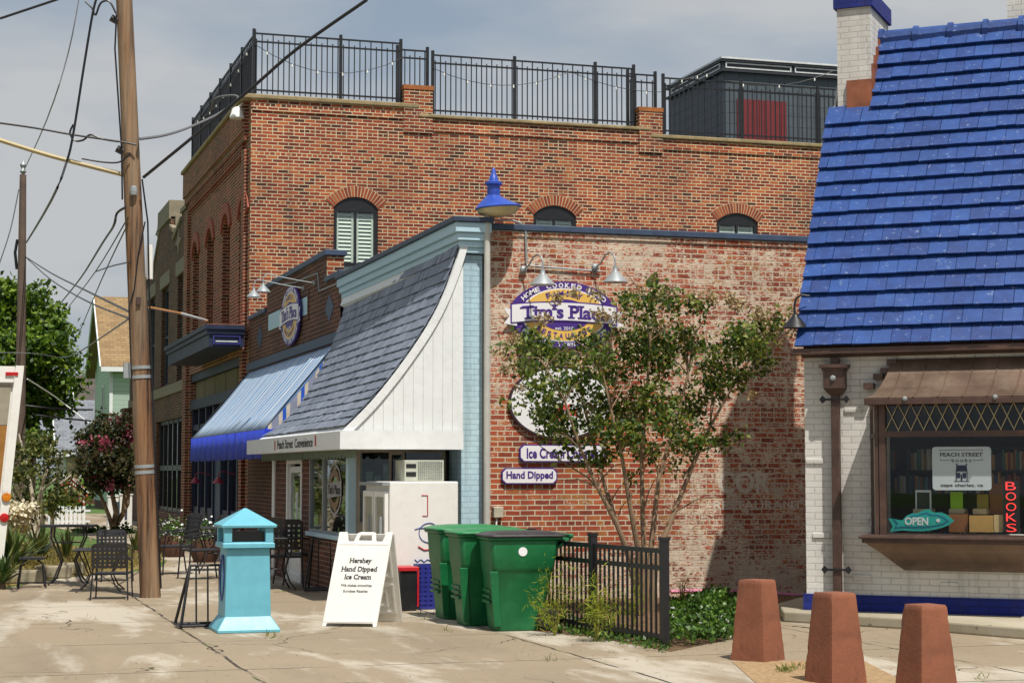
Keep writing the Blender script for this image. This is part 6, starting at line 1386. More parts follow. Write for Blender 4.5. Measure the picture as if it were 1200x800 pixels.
WSP = leafmat('wispy_green', [srgb(110,132,22), srgb(150,168,34), srgb(188,190,56), srgb(84,108,26)], trans=0.4)
def wispy(u, v, tops, label, name='feathery_plant', n=560):
    bs = onZ(u, v); t = thing(name, label, 'plant', bs); b = MB(); C_ = []
    for (uu, vv, dd) in tops:
        e = atD(uu, vv, (bs-EYEV).dot(FW)+dd)-bs; pts = [Vector((0,0,0)), e*0.5+Vector((0,0,0.12)), e]; limb(b, pts, 0.008, 0.003, 4)
        for k in range(n//len(tops)):
            f = nr.uniform(0.3, 1.08); p = e*f if f > 0.5 else e*f+Vector((0,0,0.05)); C_.append(tuple(p+Vector(nr.normal(size=3)*0.055)))
    b.build('stem', plain('green_stem', srgb(110,108,40), 0.7), t); leaves('foliage', np.array(C_), 0.085, WSP, t, aspect=0.085, up=0.4)
wispy(650, 745, [(640,672,0),(632,712,-.1),(660,665,0),(672,690,.1),(628,700,0)], 'feathery yellow-green plant spilling over the rightmost green bin')
wispy(699, 752, [(700,672,0),(688,690,-.1),(712,684,0),(722,710,.1),(694,706,-.1)], 'feathery yellow-green plant in front of the middle fence post')
wispy(742, 735, [(742,670,0),(752,690,0),(734,700,.1)], 'feathery yellow-green plant behind the right half of the fence', n=260)
wispy(800, 712, [(800,680,0),(806,676,.1),(794,686,0)], 'small upright light green seedling before the shaded wall', n=200)
# weeds in the paving
# flowers in the planters
for pl, nm in ((PL1, 0), (PL2, 1)):
    pl.scale = (0.85, 0.85, 0.85)
    q = nr.normal(size=(420,3))*np.array([0.26,0.26,0.13])+np.array([0,0,0.62]); leaves('foliage', q, 0.07, IVY, pl, aspect=0.6)
    q = nr.normal(size=(70,3))*np.array([0.28,0.28,0.13])+np.array([0,0,0.68]); leaves('flowers', q, 0.06, leafmat('white_petals%d' % nm, [srgb(230,232,225), srgb(250,250,250)], trans=0.1), pl, aspect=0.95)
# ---------------------------------------------------------------- left side: plants, trees, fence, houses
def clump_tree(name, label, cat, base, cl_, n, size, mat, trunks, tmat=BARK, aspect=0.6, twig=0.5, extra=None):
    t = thing(name, label, cat, base); bs = Vector(base)
    b = MB()
    for pts, r0, r1 in trunks: limb(b, [Vector(p)-bs for p in pts], r0, r1, 7)
    b.build('trunk', tmat, t, smooth=True); leaves('crown', clumps([(Vector(c)-bs, r) for c, r in cl_], n, twig=twig), size, mat, t, aspect=aspect)
    if extra: nm, ec, en, es, em = extra; leaves(nm, clumps([(Vector(c)-bs, r) for c, r in ec], en, twig=es*2), es, em, t, aspect=0.9)
    return t
def pc(lst, d, jd, rs=1.0): return [(atD(u, v, d+nr.uniform(-jd, jd)), r*d/2150*rs) for u, v, r in lst]
MAP = leafmat('maple_leaf', [srgb(34,58,14), srgb(66,100,24), srgb(112,146,40), srgb(150,172,56)], trans=0.4)
dT = 62; bt = onZ(30, 607, 0.0)
big = [(20,360,30),(50,380,30),(0,345,22),(-20,380,35),(30,410,34),(62,412,24),(80,425,14),(0,420,34),(70,450,18),(88,452,8),(40,450,30),(10,470,30),(50,480,22),(68,478,14),(-20,450,35),(20,500,24),(45,345,10),(-30,340,25),(84,470,7),(40,520,18),(76,392,9),(-10,510,26)]
clump_tree('maple_tree', 'large bright green leafy tree behind the far utility pole at the left edge', 'tree', (bt.x, bt.y, 0), pc(big, dT, 2.0, 0.92), 17000, 0.21, MAP, [([(bt.x,bt.y,0),(bt.x+.1,bt.y,2.5),atD(20,420,dT),atD(15,360,dT)],0.32,0.08),([(bt.x+.1,bt.y,2.4),atD(50,450,dT),atD(62,410,dT)],0.15,0.05),([(bt.x+.1,bt.y,2.6),atD(-10,460,dT),atD(-20,400,dT)],0.15,0.05)], plain('dark_bark', srgb(70,58,46), 0.9), twig=0.5)
dP = 48; bt = onZ(132, 620, 0.0)
PM = leafmat('myrtle_dark', [srgb(26,36,16), srgb(50,62,26), srgb(86,84,40), srgb(70,50,34)])
PK = leafmat('pink_petals', [srgb(150,48,78), srgb(182,84,106), srgb(200,118,132)], trans=0.3)
clump_tree('flowering_tree', 'pink-flowering crape myrtle in front of the pale green house', 'tree', (bt.x, bt.y, 0), pc([(120,510,22),(140,500,18),(108,530,18),(130,540,24),(148,530,16),(100,548,13),(120,565,18),(142,560,18),(100,512,9),(128,488,8),(96,575,9)], dP, 0.9), 4200, 0.14, PM,
  [([(bt.x,bt.y,0),atD(136,600,dP),atD(128,560,dP),atD(115,520,dP)],0.09,0.03),([(bt.x,bt.y,0),atD(145,600,dP),atD(148,560,dP),atD(140,510,dP)],0.09,0.03),([(bt.x,bt.y,0),atD(128,605,dP),atD(118,580,dP),atD(104,550,dP)],0.07,0.03),([(bt.x,bt.y,0),atD(150,590,dP),atD(152,550,dP)],0.07,0.03)], twig=0.25,
  extra=('flowers', pc([(138,498,9),(126,520,8),(146,520,8),(133,545,8),(112,560,7),(120,533,6),(148,508,6),(100,520,5),(140,572,6),(106,542,5),(128,570,6)], dP-.6, 0.4), 620, 0.09, PK))
dS = 40; bt = onZ(45, 642, 0.0); PALE = plain('pale_bark', srgb(188,178,160), 0.75, var=0.2, scale=5)
stm = []
for a in ([(40,640),(28,590),(12,555),(2,520)],[(42,640),(38,580),(30,540),(22,508)],[(46,640),(44,590),(55,550),(60,520)],[(50,650),(50,600),(49,575),(66,560)],[(38,640),(26,600),(14,575),(8,570)],[(60,640),(62,590),(64,572),(84,556)]): stm.append(([atD(u, v, dS) for u, v in a], 0.055, 0.018))
clump_tree('pale_stemmed_tree', 'thin multi-stemmed tree with pale bark and sparse leaves left of the utility pole', 'tree', (bt.x, bt.y, 0), pc([(20,530,14),(45,520,15),(60,535,14),(30,555,15),(55,560,15),(10,560,12),(75,560,10),(70,580,12),(30,585,15),(15,600,12),(85,590,10),(60,595,12)], dS, 0.8), 2600, 0.10, leafmat('shrub_leaf', [srgb(40,56,22), srgb(84,96,40), srgb(140,140,70), srgb(64,80,34)]), stm, PALE, twig=0.22)
o = clump_tree('white_flower_shrub', 'shrub thick with cream white blossom at the left edge behind the spiky plants', 'shrub', onZ(18, 640), pc([(14,600,15),(28,612,12),(8,622,12),(34,598,8)], 36, 0.3), 900, 0.09, PM, [([onZ(18,640), atD(18,605,36)],0.03,0.01)], twig=0.15, extra=('flowers', pc([(14,600,16),(28,612,12),(8,620,13),(32,598,9)], 35.6, 0.3), 1500, 0.07, leafmat('cream_petals', [srgb(226,214,180), srgb(240,232,206)], trans=0.1)))
clump_tree('rose_shrub', 'rounded green shrub dotted with orange flowers behind the white picket fence', 'shrub', onZ(84, 600), pc([(78,578,10),(90,572,10),(98,582,9),(70,586,9),(84,588,10)], 76, 0.5), 900, 0.2, MAP, [([onZ(84,600), atD(84,580,76)],0.05,0.02)], twig=0.3, extra=('flowers', pc([(88,570,8),(98,580,6),(78,572,6)], 75.5, 0.4), 90, 0.12, leafmat('orange_petals', [srgb(200,80,50), srgb(230,120,70)])))
for i, (u, v, r, lb) in enumerate(((106,626,9,'low dark green shrub at the foot of the pale green house'),(142,626,11,'low dark green shrub between the pale green house and the utility pole'),(92,628,6,'small dark green tuft at the end of the white picket fence'))):
    clump_tree('low_shrub', lb, 'shrub', onZ(u, v+8), pc([(u,v,r),(u+r,v+2,r*.8),(u-r,v+3,r*.7)], 50, 0.4), 700, 0.13, leafmat('low_leaf%d' % i, [srgb(26,48,18), srgb(50,80,28), srgb(80,110,40)]), [([onZ(u,v+8), atD(u,v,50)],0.03,0.01)], twig=0.2)
# sword-leaved plants
BLA = leafmat('sword_leaf', [srgb(40,62,30), srgb(84,110,56), srgb(150,160,96), srgb(60,84,44)], rough=0.4, trans=0.15)
def swords(u, v, n, L_, label, name='spiky_plant', spread=1.0, w=0.035):
    bs = onZ(u, v); t = thing(name, label, 'plant', bs); b = MB(); rr_ = random.Random(u*7+v)
    for k in range(n):
        az = rr_.uniform(0, 2*math.pi); el_ = rr_.uniform(0.25, 1.45)*1.0 if spread >= 1 else rr_.uniform(1.1, 1.5); l = L_*rr_.uniform(0.7, 1.1); h0 = rr_.uniform(0, 0.3)*L_
        d = Vector((math.cos(az)*math.cos(el_), math.sin(az)*math.cos(el_), math.sin(el_))); s = Vector((-math.sin(az), math.cos(az), 0))*w
        p0 = Vector((0,0,h0)); p1 = p0+d*l*0.5; p2 = p0+d*l-Vector((0,0,0.08*l)); up = Vector((0,0,0.008))
        b.add([p0-s*.6, p0+s*.6, p1+s, p1-s, p2], [(0,1,2,3),(3,2,4)])
    b.build('leaves', BLA, t, fixn=False); MB().tube([(0,0,0),(0,0,0.35*L_)], [0.06,0.04], 8).build('stem', BARK, t); return t
swords(14, 672, 120, 0.72, 'big spiky yucca nearest the left edge of the photo'); swords(44, 660, 110, 0.66, 'big spiky yucca behind the low iron stool'); swords(2, 690, 60, 0.55, 'low spiky yucca at the left edge of the concrete')
swords(78, 662, 45, 0.62, 'upright sword-leaved clump behind the tall bar table', 'iris_clump', 0.5, 0.02); swords(158, 655, 45, 0.5, 'upright green leafy clump against the left side of the utility pole', 'iris_clump', 0.5, 0.022); swords(146, 664, 30, 0.35, 'short pale green leafy clump just left of the utility pole', 'iris_clump', 0.5, 0.02)
gr = bedpts([(0,688),(75,676),(150,668),(190,660),(170,645),(60,650),(-20,660)], 0.12, 5200)
o = leaves('verge_grass', gr, 0.14, leafmat('dry_grass', [srgb(120,110,50), srgb(160,140,76), srgb(84,100,40), srgb(178,160,100)]), None, aspect=0.10, droop=-1.2); tag(o, 'dry tufted grass and weeds along the edge of the concrete', 'grass', kind='stuff')
n = 9000; P = np.stack([nr.uniform(-11, 6, n), nr.uniform(34, 62, n), np.zeros(n)], 1); P = P[(P[:,0] < 2.4)]
o = leaves('lawn_grass', P, 0.12, leafmat('lawn_blade', [srgb(60,92,26), srgb(96,128,40), srgb(130,150,60)]), None, aspect=0.12, droop=-1.6); tag(o, 'short mown lawn grass in front of the picket fence', 'grass', kind='stuff')
# stone blocks edging the bed
rr_ = random.Random(4)
for i, (u, v, w_, lb) in enumerate(((26,684,0.62,'pale rough stone block behind the low iron stool'),(60,678,0.55,'pale rough stone block under the tall bar table'),(82,674,0.4,'small pale stone block right of the tall bar table legs'))):
    p = onZ(u, v); t_ = MB().box(-w_/2, w_/2, 0, 0.25, 0, 0.2).build('stone_block', plain('rough_stone', srgb(150,140,118), 0.9, var=0.3, bump=0.8), bevel=0.03); t_.location = p; t_.rotation_euler = (0, 0, R(-14)); tag(t_, lb, 'stone block', group='stone blocks edging the bed')
# picket fence
pf = atD(58, 612, 56); pe = atD(106, 612, 56); pf.z = pe.z = 0.0; t = thing('picket_fence', 'white wooden picket fence beside the pale green house', 'fence', pf)
b = MB(); L_ = (pe-pf).length; d = (pe-pf).normalized(); n = int(L_/0.13)
for k in range(n):
    p = d*(k*0.13); b.bar(p+Vector((0,0,0.05)), p+Vector((0,0,0.62)), 0.085, 0.02, up=Vector((0,1,0))); 
b.build('pickets', M_WHITE, t); b = MB()
for h_ in (0.16, 0.48): b.bar(Vector((0,0.03,h_)), d*L_+Vector((0,0.03,h_)), 0.03, 0.06)
b.build('rail', M_WHITE, t)
# houses far left
def siding(name, c): 
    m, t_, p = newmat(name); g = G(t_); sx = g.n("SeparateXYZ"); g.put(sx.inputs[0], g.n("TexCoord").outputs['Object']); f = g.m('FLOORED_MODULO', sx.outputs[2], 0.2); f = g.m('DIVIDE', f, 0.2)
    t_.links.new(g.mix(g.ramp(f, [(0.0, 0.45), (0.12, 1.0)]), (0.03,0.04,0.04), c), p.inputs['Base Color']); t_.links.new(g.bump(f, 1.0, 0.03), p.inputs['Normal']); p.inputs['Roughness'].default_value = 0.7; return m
def shingle(name, c1, c2): 
    m, t_, p = newmat(name); g = G(t_); b_ = g.n("TexBrick"); g.put(b_.inputs['Vector'], g.n("UVMap").outputs[0]); b_.inputs['Scale'].default_value = 1; b_.inputs['Brick Width'].default_value = 0.35; b_.inputs['Row Height'].default_value = 0.16; b_.inputs['Mortar Size'].default_value = 0.008
    b_.inputs['Color1'].default_value = c4(c1); b_.inputs['Color2'].default_value = c4(c2); b_.inputs['Mortar'].default_value = c4(tuple(.4*x for x in c1)); t_.links.new(b_.outputs[0], p.inputs['Base Color']); p.inputs['Roughness'].default_value = 0.9; return m
def house(name, label, uc, d, wx, dy, ze, zr, wallm, roofm, trim=M_WHITE, wins=()):
    c = onZ(uc, 553+3547/d); t = thing(name, label, 'house', (c.x, c.y, 0))
    MB().sheet([(0,0.35),(dy,0.35),(dy,ze),(dy/2,zr-0.1),(0,ze)], lambda a, z, c_: (c_, a, z), wx).build('walls', wallm, t)
    MB().box(0.03, wx-0.03, 0.03, dy-0.03, 0, 0.349).build('foundation', plain('foundation_brick', srgb(90,60,48), 0.9), t)
    oh = 0.45; sl = (zr-ze)/(dy/2)
    for s in (0, 1):
        y0_, y1_ = (-oh, dy/2) if s == 0 else (dy/2, dy+oh); z0_, z1_ = (ze-oh*sl, zr) if s == 0 else (zr, ze-oh*sl)
        MB().add([(-oh,y0_,z0_),(wx+oh,y0_,z0_),(wx+oh,y1_,z1_),(-oh,y1_,z1_),(-oh,y0_,z0_+.14),(wx+oh,y0_,z0_+.14),(wx+oh,y1_,z1_+.14),(-oh,y1_,z1_+.14)], [(0,3,2,1),(4,5,6,7),(0,1,5,4),(1,2,6,5),(2,3,7,6),(3,0,4,7)]).build('roof', roofm, t)
    b = MB(); b.box(-oh, wx+oh, -oh-0.06, -oh-0.002, ze-oh*sl-0.12, ze-oh*sl+0.08); b.build('gutter', trim, t)
    b = MB(); b.bar((-oh-0.03,-oh,ze-oh*sl+0.02),(-oh-0.03,dy/2,zr+0.04),0.05,0.2); b.bar((-oh-0.03,dy+oh,ze-oh*sl+0.02),(-oh-0.03,dy/2,zr+0.04),0.05,0.2); b.build('bargeboard', trim, t)
    for (x, y) in ((-0.03,-0.03),(-0.03,dy-0.09)): MB().box(x, x+0.14, y, y+0.12, 0.36, ze-0.02).build('corner_board', trim, t)
    for (face, a0, a1, z0_, z1_) in wins:
        T_ = (lambda a, z, c_: (a, c_-0.05, z)) if face == 'S' else (lambda a, z, c_: (c_-0.05, a, z))
        w = frame_rect(T_, a0, a1, z0_, z1_, 0.09, 0, 0.045).build('window', trim, t); TBox(T_, MB(), a0+.05, a1-.05, z0_+.05, z1_-.05, 0.03, 0.04).build('pane', M_GLASSD, w)
    return t
GRS = siding('green_siding', srgb(184,204,190)); house('green_house', 'pale green clapboard house with tan shingle roof beyond the dark brick building', 127, 80, 12, 8.2, 6.5, 9.6, GRS, shingle('tan_shingle', srgb(150,124,88), srgb(128,104,72)), wins=(('F',3.0,3.9,3.8,5.6),('F',3.0,3.9,1.0,2.8)))
house('grey_roofed_house', 'house with dark grey shingle roof between the tree and the pale green house', 97, 110, 10, 10, 4.6, 7.6, siding('blue_siding', srgb(110,140,150)), shingle('grey_shingle', srgb(92,84,78), srgb(74,68,64)), wins=(('F',3,4,1,2.4),))
house('pink_house', 'small pink clapboard house with grey roof beyond the picket fence', 74, 95, 5, 7, 2.9, 5.4, siding('pink_siding', srgb(206,168,166)), shingle('pale_grey_shingle', srgb(130,134,140), srgb(108,112,120)), wins=(('S',0.8,1.7,1.0,2.2),('F',2.5,3.5,1.0,2.2)))
# utility cabinets by the green house
p = onZ(128, 622); 
for (u, w_, h_, lb) in ((126, 0.55, 0.95, 'white metal utility cabinet with a dark slot, before the pale green house'), (140, 0.35, 1.0, 'narrow white utility cabinet nearer the utility pole')):
    q = onZ(u, 621); t = thing('utility_cabinet', lb, 'utility cabinet', q); MB().box(0, w_, 0, 0.4, 0, h_).build('cabinet_body', M_WHITE2, t, bevel=0.015); MB().box(w_*0.4, w_*0.6, -0.01, -0.001, h_*0.3, h_*0.85).build('slot', M_SLATE, t); MB().box(-0.02, w_+0.02, -0.02, 0.42, h_+0.001, h_+0.03).build('lid', M_WHITE2, t)
# flag on the far porch
q = atD(80, 566, 70); t = thing('flag', 'small red and white striped flag hanging from a slanted staff near the pink house', 'flag', q); MB().tube([(0,0,0.3),(0.9,0,-0.5)], 0.02, 6).build('staff', M_WHITE, t)
b = MB(); r_ = MB()
for k in range(7):
    tgt = r_ if k % 2 == 0 else b; tgt.add([(0.02,0.01*k,0.25-k*0.09),(0.62,0.05,-0.22-k*0.09),(0.62,0.05,-0.31-k*0.09),(0.02,0.01*k,0.16-k*0.09)], [(0,1,2,3)])
b.build('white_stripes', M_WHITE, t, fixn=False); r_.build('red_stripes', RD, t, fixn=False)
# ---------------------------------------------------------------- truck at the left edge
q = onZ(4, 553+3547/27.0); t = thing('box_truck', 'white box truck cut off by the left edge of the photo', 'truck', (q.x, q.y, 0), 0)
TH = 3.2; sh = lambda z: 0.085*(z-0.6)
def tb(b, x0, x1, y0, y1, z0, z1): return b.add([(x0+sh(z0),y0,z0),(x1+sh(z0),y0,z0),(x1+sh(z0),y1,z0),(x0+sh(z0),y1,z0),(x0+sh(z1),y0,z1),(x1+sh(z1),y0,z1),(x1+sh(z1),y1,z1),(x0+sh(z1),y1,z1)], [(0,3,2,1),(4,5,6,7),(0,1,5,4),(1,2,6,5),(2,3,7,6),(3,0,4,7)])
b = MB(); tb(b, -2.3, 0, 0.02, 5, 0.75, TH); b.build('box_body', M_WHITE2, t)
b = MB(); tb(b, -0.11, 0.012, -0.06, 0.015, 0.32, TH+0.03); tb(b, -2.3, -2.19, -0.06, 0.015, 0.32, TH+0.03); tb(b, -2.18, -0.12, -0.05, 0.015, TH-0.22, TH+0.02); tb(b, -2.18, -0.12, -0.05, 0.015, 0.32, 0.75); b.build('rear_frame', M_WHITE2, t)
b = MB(); tb(b, -2.15, -0.14, -0.01, 0.018, 2.35, TH-0.25); b.build('upper_door', plain('tan_door', srgb(150,142,124), 0.6), t); b = MB(); tb(b, -2.15, -0.14, -0.01, 0.018, 0.78, 2.34); b.build('lower_door', plain('orange_panel', srgb(150,104,44), 0.5, var=0.2), t)
for (z, m, nm) in ((1.28, plain('amber_lens', srgb(220,130,20), 0.2, bump=0), 'marker_lamp'), (0.98, plain('red_lens', srgb(180,20,20), 0.2, bump=0), 'tail_lamp')): MB().lathe([(0,0),(0.07,0),(0.06,0.03),(0,0.04)], 14).xf(Matrix.Translation((-0.04+sh(z),-0.062,z)) @ Matrix.Rotation(R(90), 4, 'X')).build(nm, m, t)
MB().box(-0.28+0.25, -0.10+0.25, -0.075, -0.052, TH-0.12, TH-0.07).build('marker_lamp', _mc['red_lens'], t)
for x in (-2.0, -0.35):
    for y in (0.9, 4.6): MB().lathe([(0.2,0),(0.42,0),(0.42,0.22),(0.2,0.22)], 22).xf(Matrix.Translation((x,y,0.42)) @ Matrix.Rotation(R(90), 4, 'Y')).build('wheel', M_RUBBER, t, smooth=True)
MB().box(-2.1, -0.1, 5.02, 6.8, 0.7, 2.3).build('cab', M_WHITE2, t, bevel=0.15); MB().box(-2.0, -0.3, 0.3, 6.5, 0.5, 0.72).build('chassis', M_BLACK, t)
# ---------------------------------------------------------------- utility poles and wires
WOOD, tt, pp = newmat('weathered_pole_wood'); g = G(tt); tc = g.n("TexCoord").outputs['Object']; n1 = g.noise(g.map(tc, (22,22,0.7)), 1.0, 6, 0.7); n2 = g.noise(g.map(tc, (3,3,0.5)), 1.0, 4)
cW = g.ramp(n1, [(0.40, srgb(46,30,20)), (0.47, srgb(98,66,42)), (0.58, srgb(132,96,64))]); cW = g.mix(g.ramp(n2, [(0.4,0.0),(0.7,0.5)]), cW, srgb(168,148,122)); tt.links.new(cW, pp.inputs['Base Color']); pp.inputs['Roughness'].default_value = 0.85; tt.links.new(g.bump(n1, 0.8, 0.015), pp.inputs['Normal'])
dU = 3547/147.0; P0 = onZ(176.5, 700, 0.0); P1 = atD(145.5, 0, dU); ax = (P1-P0).normalized(); P2 = P0+ax*9.6
t = thing('utility_pole', 'tall leaning brown wooden utility pole beside the black cafe table', 'utility pole', P0)
k = 14; b = MB(); b.tube([ax*(9.6*i/k)-Vector((0,0,0.05 if i == 0 else 0)) for i in range(k+1)], [0.137-0.035*i/k for i in range(k+1)], 20); b.build('pole', WOOD, t, smooth=True)
def onpole(v): z = atD(160, v, dU).z; return ax*((z-P0.z)/ax.z)
for v in (430, 441, 546, 553):
    q = onpole(v); MB().tube([q-ax*0.022, q+ax*0.022], 0.137, 20).build('steel_band', M_GALV, t)
    
q = onpole(432); MB().box(-0.22, -0.12, -0.06, 0.06, -0.12, 0.08).xf(Matrix.Translation(q)).build('bracket', M_GALV, t)
q = onpole(353); MB().box(-0.03, 0.03, -0.16, -0.10, -0.05, 0.05).xf(Matrix.Translation(q)).build('step_box', plain('rusty_iron', srgb(70,50,44), 0.7), t)
q = onpole(225)+Vector((0.0,-0.15,0)); MB().lathe([(0.02,0.07),(0.045,0.05),(0.05,0.0),(0.045,-0.05),(0.02,-0.06)], 12, q).build('insulator', M_GALV, t)
q = onpole(305)+Vector((0.19,0.05,0)); MB().tube([q+Vector((0,0,0.23)), q-Vector((0,0,0.23))], 0.045, 10).build('lamp_tube', M_WHITE2, t)
for vv in (24, 176): q = onpole(vv)+Vector((-0.14,-0.02,0)); MB().tube([q+Vector((-0.05,0,0.02)), q+Vector((0.03,0,-0.02))], 0.05, 8).build('clamp', M_BLACK, t)
b = MB(); b.tube([onpole(v)+Vector((dx_,-0.10,0)) for v, dx_ in ((20,-0.12),(60,-0.16),(100,-0.15),(140,-0.14),(175,-0.13),(235,-0.15))], 0.012, 5); b.tube([onpole(v)+Vector((dx_,-0.10,0)) for v, dx_ in ((210,0.12),(260,0.17),(330,0.15),(480,0.13),(600,0.13),(690,0.13))], 0.012, 5)
b.tube([onpole(v)+Vector((dx_,-0.14,0)) for v, dx_ in ((260,0.13),(300,0.02),(340,-0.05),(360,-0.13),(470,-0.14))], 0.010, 5); b.build('pole_cable', M_BLACK, t)
d2 = 55.0; a0 = atD(22, 615, d2); a0.z = 0; a1 = atD(27, 205, d2)
t = thing('utility_pole', 'far grey wooden utility pole against the bright green tree at the left', 'utility pole', a0)
GW = plain('grey_wood', srgb(96,80,70), 0.9, var=0.25, scale=3, bump=0.5); MB().tube([Vector((0,0,0)), a1-a0], [0.19, 0.10], 14).build('pole', GW, t, smooth=True)
q = a1-a0; MB().lathe([(0.03,0.0),(0.10,0.1),(0.06,0.2),(0.10,0.3),(0.03,0.42)], 10, q).build('insulator', M_GALV, t); MB().bar(q+Vector((-0.1,0,-0.1)), q+Vector((0.1,0,-0.1)), 0.1, 0.06).build('bracket', M_GALV, t)
q = atD(20, 300, d2)-a0; MB().tube([q+Vector((0,0,0.5)), q+Vector((-0.06,0,0.1)), q-Vector((0,0,0.4))], 0.05, 6).build('cable_drop', M_BLACK, t)
def wire(pts, r, label, mat=M_BLACK, name='overhead_wire', smooth=4):
    P = [Vector(p) for p in pts]
    if len(P) > 2: 
        Q = [P[0]]+P+[P[-1]]; out_ = []
        for i in range(1, len(Q)-2):
            for k in range(smooth): t_ = k/smooth; a, c_, d_, e = Q[i-1], Q[i], Q[i+1], Q[i+2]; out_.append(0.5*((2*c_)+(d_-a)*t_+(2*a-5*c_+4*d_-e)*t_*t_+(3*c_-a-3*d_+e)*t_**3))
        P = out_+[P[-1]]
    o = P[0].copy(); ob = MB().tube([p-o for p in P], r, 6).build(name, mat, smooth=True); ob.location = o; return tag(ob, label, 'wire', group='overhead wires and cables')
WG = plain('grey_cable', srgb(110,110,112), 0.5)
wire([atD(430,0,22), atD(350,56,22.6), atD(300,99,23), atD(262,131,23.3), atD(222,164,23.6), atD(168,208,24)], 0.021, 'thick black cable crossing the roof railing down to the utility pole')
wire([atD(163,163,24), atD(195,158,27), atD(225,148,33), atD(255,134,38), atD(272,122,39.3), atD(279,114,39.5), atD(270,112,39.6), atD(252,116,40), atD(247,131,41)], 0.022, 'grey cable from the pole looping to a hook at the brick roof corner', WG)
wire([atD(-10,143,24), atD(40,150,24), atD(85,158,24), atD(140,166,24), atD(160,170,24)], 0.014, 'thin cable from the left edge meeting the pole below its upper clamp')
wire([atD(0,22,24), atD(30,12,24), atD(72,-2,24)], 0.017, 'short black cable at the top left corner of the sky')
wire([atD(116,-10,24), atD(109,14,24), atD(98,80,24), atD(86,156,24), atD(78,190,24), atD(60,235,24), atD(31,284,40)], 0.018, 'thick black cable swinging from the top of the frame down to the far pole')
wire([atD(94,-10,30), atD(80,62,30), atD(55,140,32), atD(27,202,50)], 0.012, 'thin grey wire from the top of the frame to the tip of the far pole', WG)
wire([atD(22,222,54), atD(12,270,54), atD(-4,318,54)], 0.02, 'thin grey wire leaving the far pole to the left', WG)
wire([atD(147,243,24), atD(137,250,24.2), atD(133,265,24.5), atD(120,285,28), atD(95,325,38), atD(72,354,50)], 0.017, 'black looped cable falling left from the pole towards the tree')
wire([atD(150,255,24), atD(112,318,34), atD(80,360,50)], 0.011, 'thin black wire below the looped cable left of the pole')
wire([atD(150,262,24), atD(118,330,34), atD(92,392,50)], 0.011, 'steep thin wire from the pole towards the pale green house')
wire([atD(152,307,24), atD(130,312,28), atD(113,318,34)], 0.011, 'short wire tying the steep wires to the pole')
wire([atD(30,301,55), atD(60,320,45), atD(100,340,34), atD(153,366,24.2)], 0.016, 'upper of two crossing cables between the two poles')
wire([atD(32,303,55), atD(60,328,45), atD(100,352,34), atD(154,374,24.2)], 0.014, 'lower of two crossing cables between the two poles')
wire([atD(-5,413,50), atD(40,414,50), atD(80,418,50), atD(153,372,24.4)], 0.014, 'cable crossing the green tree and rising to the pole', WG)
wire([atD(32,444,54), atD(66,466,60), atD(110,500,60)], 0.02, 'white sagging line between the far pole and the pale green house', M_WHITE)
wire([atD(30,475,54), atD(70,479,55), atD(108,480,60)], 0.03, 'dark cable level with the grey roofs, upper one')
wire([atD(42,486,54), atD(75,490,55), atD(106,493,60)], 0.03, 'dark cable level with the grey roofs, lower one')
wire([atD(153,180,24), atD(140,190,24), atD(120,190,24), atD(96,186,24)], 0.012, 'short slack wire between the pole and the cream crossarm')
wire([atD(86,146,24), atD(82,156,24), atD(88,165,24), atD(98,164,24), atD(106,158,24), atD(120,163,24), atD(138,166,24)], 0.014, 'curled cable splice hanging on the thin cable left of the pole')
wire([atD(100,2,24), atD(108,10,24), atD(112,18,24), atD(118,4,24), atD(128,2,24), atD(136,16,24)], 0.014, 'knot of dark wires at the top of the frame left of the pole')
wire([onX(262,138,XF-0.1), onX(256,150,XF-0.12), onX(264,158,XF-0.1), onX(274,150,XF-0.1), onX(277,140,XF-0.1)], 0.02, 'dark cable looped on the street side of the brick cornice')
t_ = wire([atD(175,360,24.3), atD(212,367,30)], 0.017, 'orange guard sleeve of the guy line right of the pole', plain('orange_sleeve', srgb(206,140,70), 0.5), 'guy_line'); wire([atD(212,367,30), atD(243,375.5,41)], 0.022, 'pale guard sleeve of the guy line reaching the brick front', M_WHITE2, 'guy_line')
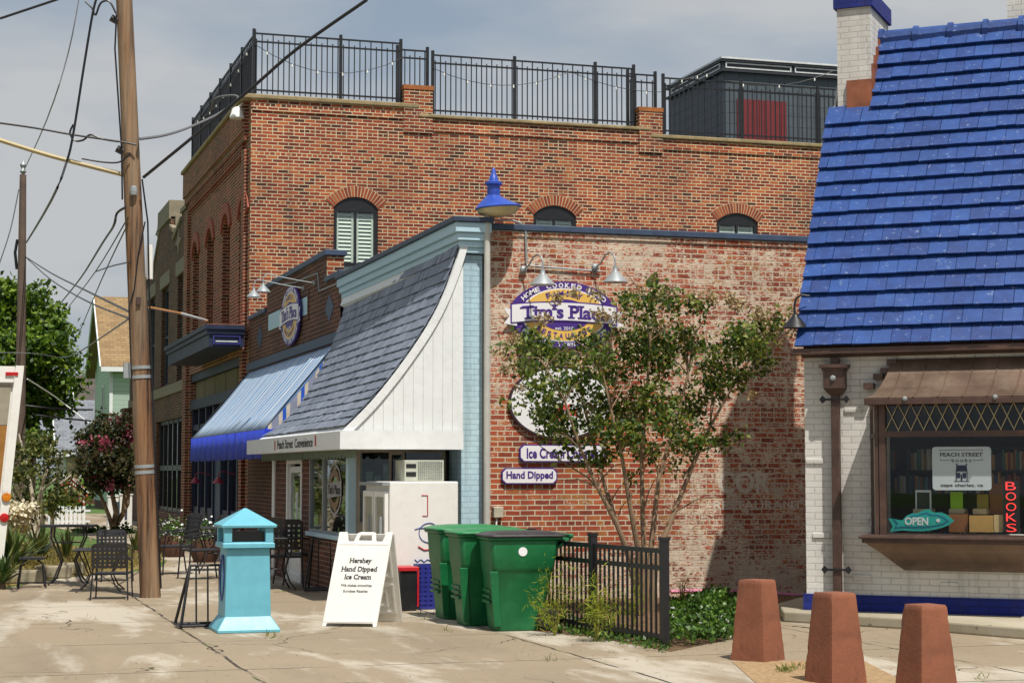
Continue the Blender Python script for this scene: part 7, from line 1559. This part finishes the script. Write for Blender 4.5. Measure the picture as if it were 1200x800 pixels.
arm = wire([atD(-20,158,24.0), atD(60,183,24.1), atD(153,207,24.2)], 0.032, 'cream banner arm reaching left from the utility pole', plain('cream_arm', srgb(176,160,118), 0.6), 'banner_arm'); arm['category'] = 'banner arm'; del arm['group']
# flood light at the brick roof corner
q = onX(278, 134, XF-0.25); t = thing('flood_light', 'white flood light under the coping at the corner of the orange brick building', 'flood light', q)
MB().lathe([(0.05,0.16),(0.11,0.12),(0.17,-0.08),(0.16,-0.1)], 16).build('shade', M_WHITE2, t, smooth=True); MB().tube([(0,0,0.14),(0.12,0,0.26),(0.25,0,0.2)], 0.02, 6).build('arm', M_WHITE2, t)

# bits of leaf and grit lying on the concrete, grass tufts in the joints
def scatter(n, box, size, seed):
    q = np.random.default_rng(seed); P = [onZ(q.uniform(box[0], box[2]), q.uniform(box[1], box[3])**1.0) for _ in range(n)]
    return np.array([(p.x, p.y, 0.013) for p in P])
pts = np.concatenate([scatter(420, (0,690,1200,800), 0, 1), scatter(260, (600,742,870,775), 0, 2), scatter(120, (200,690,520,745), 0, 3)])
o = leaves('leaf_litter', pts, 0.022, leafmat('dry_litter', [srgb(96,72,44), srgb(140,112,70), srgb(70,56,38), srgb(120,124,60)]), None, aspect=0.6, droop=0.0); md = o.data
c_ = np.empty(len(md.vertices)*3, 'f'); md.vertices.foreach_get('co', c_); c_ = c_.reshape(-1, 3); c_[:, 2] = 0.012+np.abs(c_[:, 2]-0.013)*0.25; md.vertices.foreach_set('co', c_.ravel()); md.update()
tag(o, 'dry leaf bits and grit scattered over the concrete', 'leaf litter', kind='stuff')
P = []
for (u, v, k) in ((493,722,26),(500,728,14),(524,741,12),(640,775,8),(330,695,20),(318,748,16),(108,725,8),(920,788,60),(935,785,30),(1005,722,30),(1130,735,22),(1150,796,16),(700,752,40),(985,790,14)):
    for _ in range(k): p = onZ(u+nr.normal()*5, v+nr.normal()*0.8); P.append((p.x, p.y, 0.01))
o = leaves('joint_weeds', np.array(P), 0.07, leafmat('tuft', [srgb(120,120,50), srgb(96,120,44), srgb(176,164,96)]), None, aspect=0.12, droop=-1.2); tag(o, 'small grass tufts growing in the cracks of the paving', 'weeds', kind='stuff')
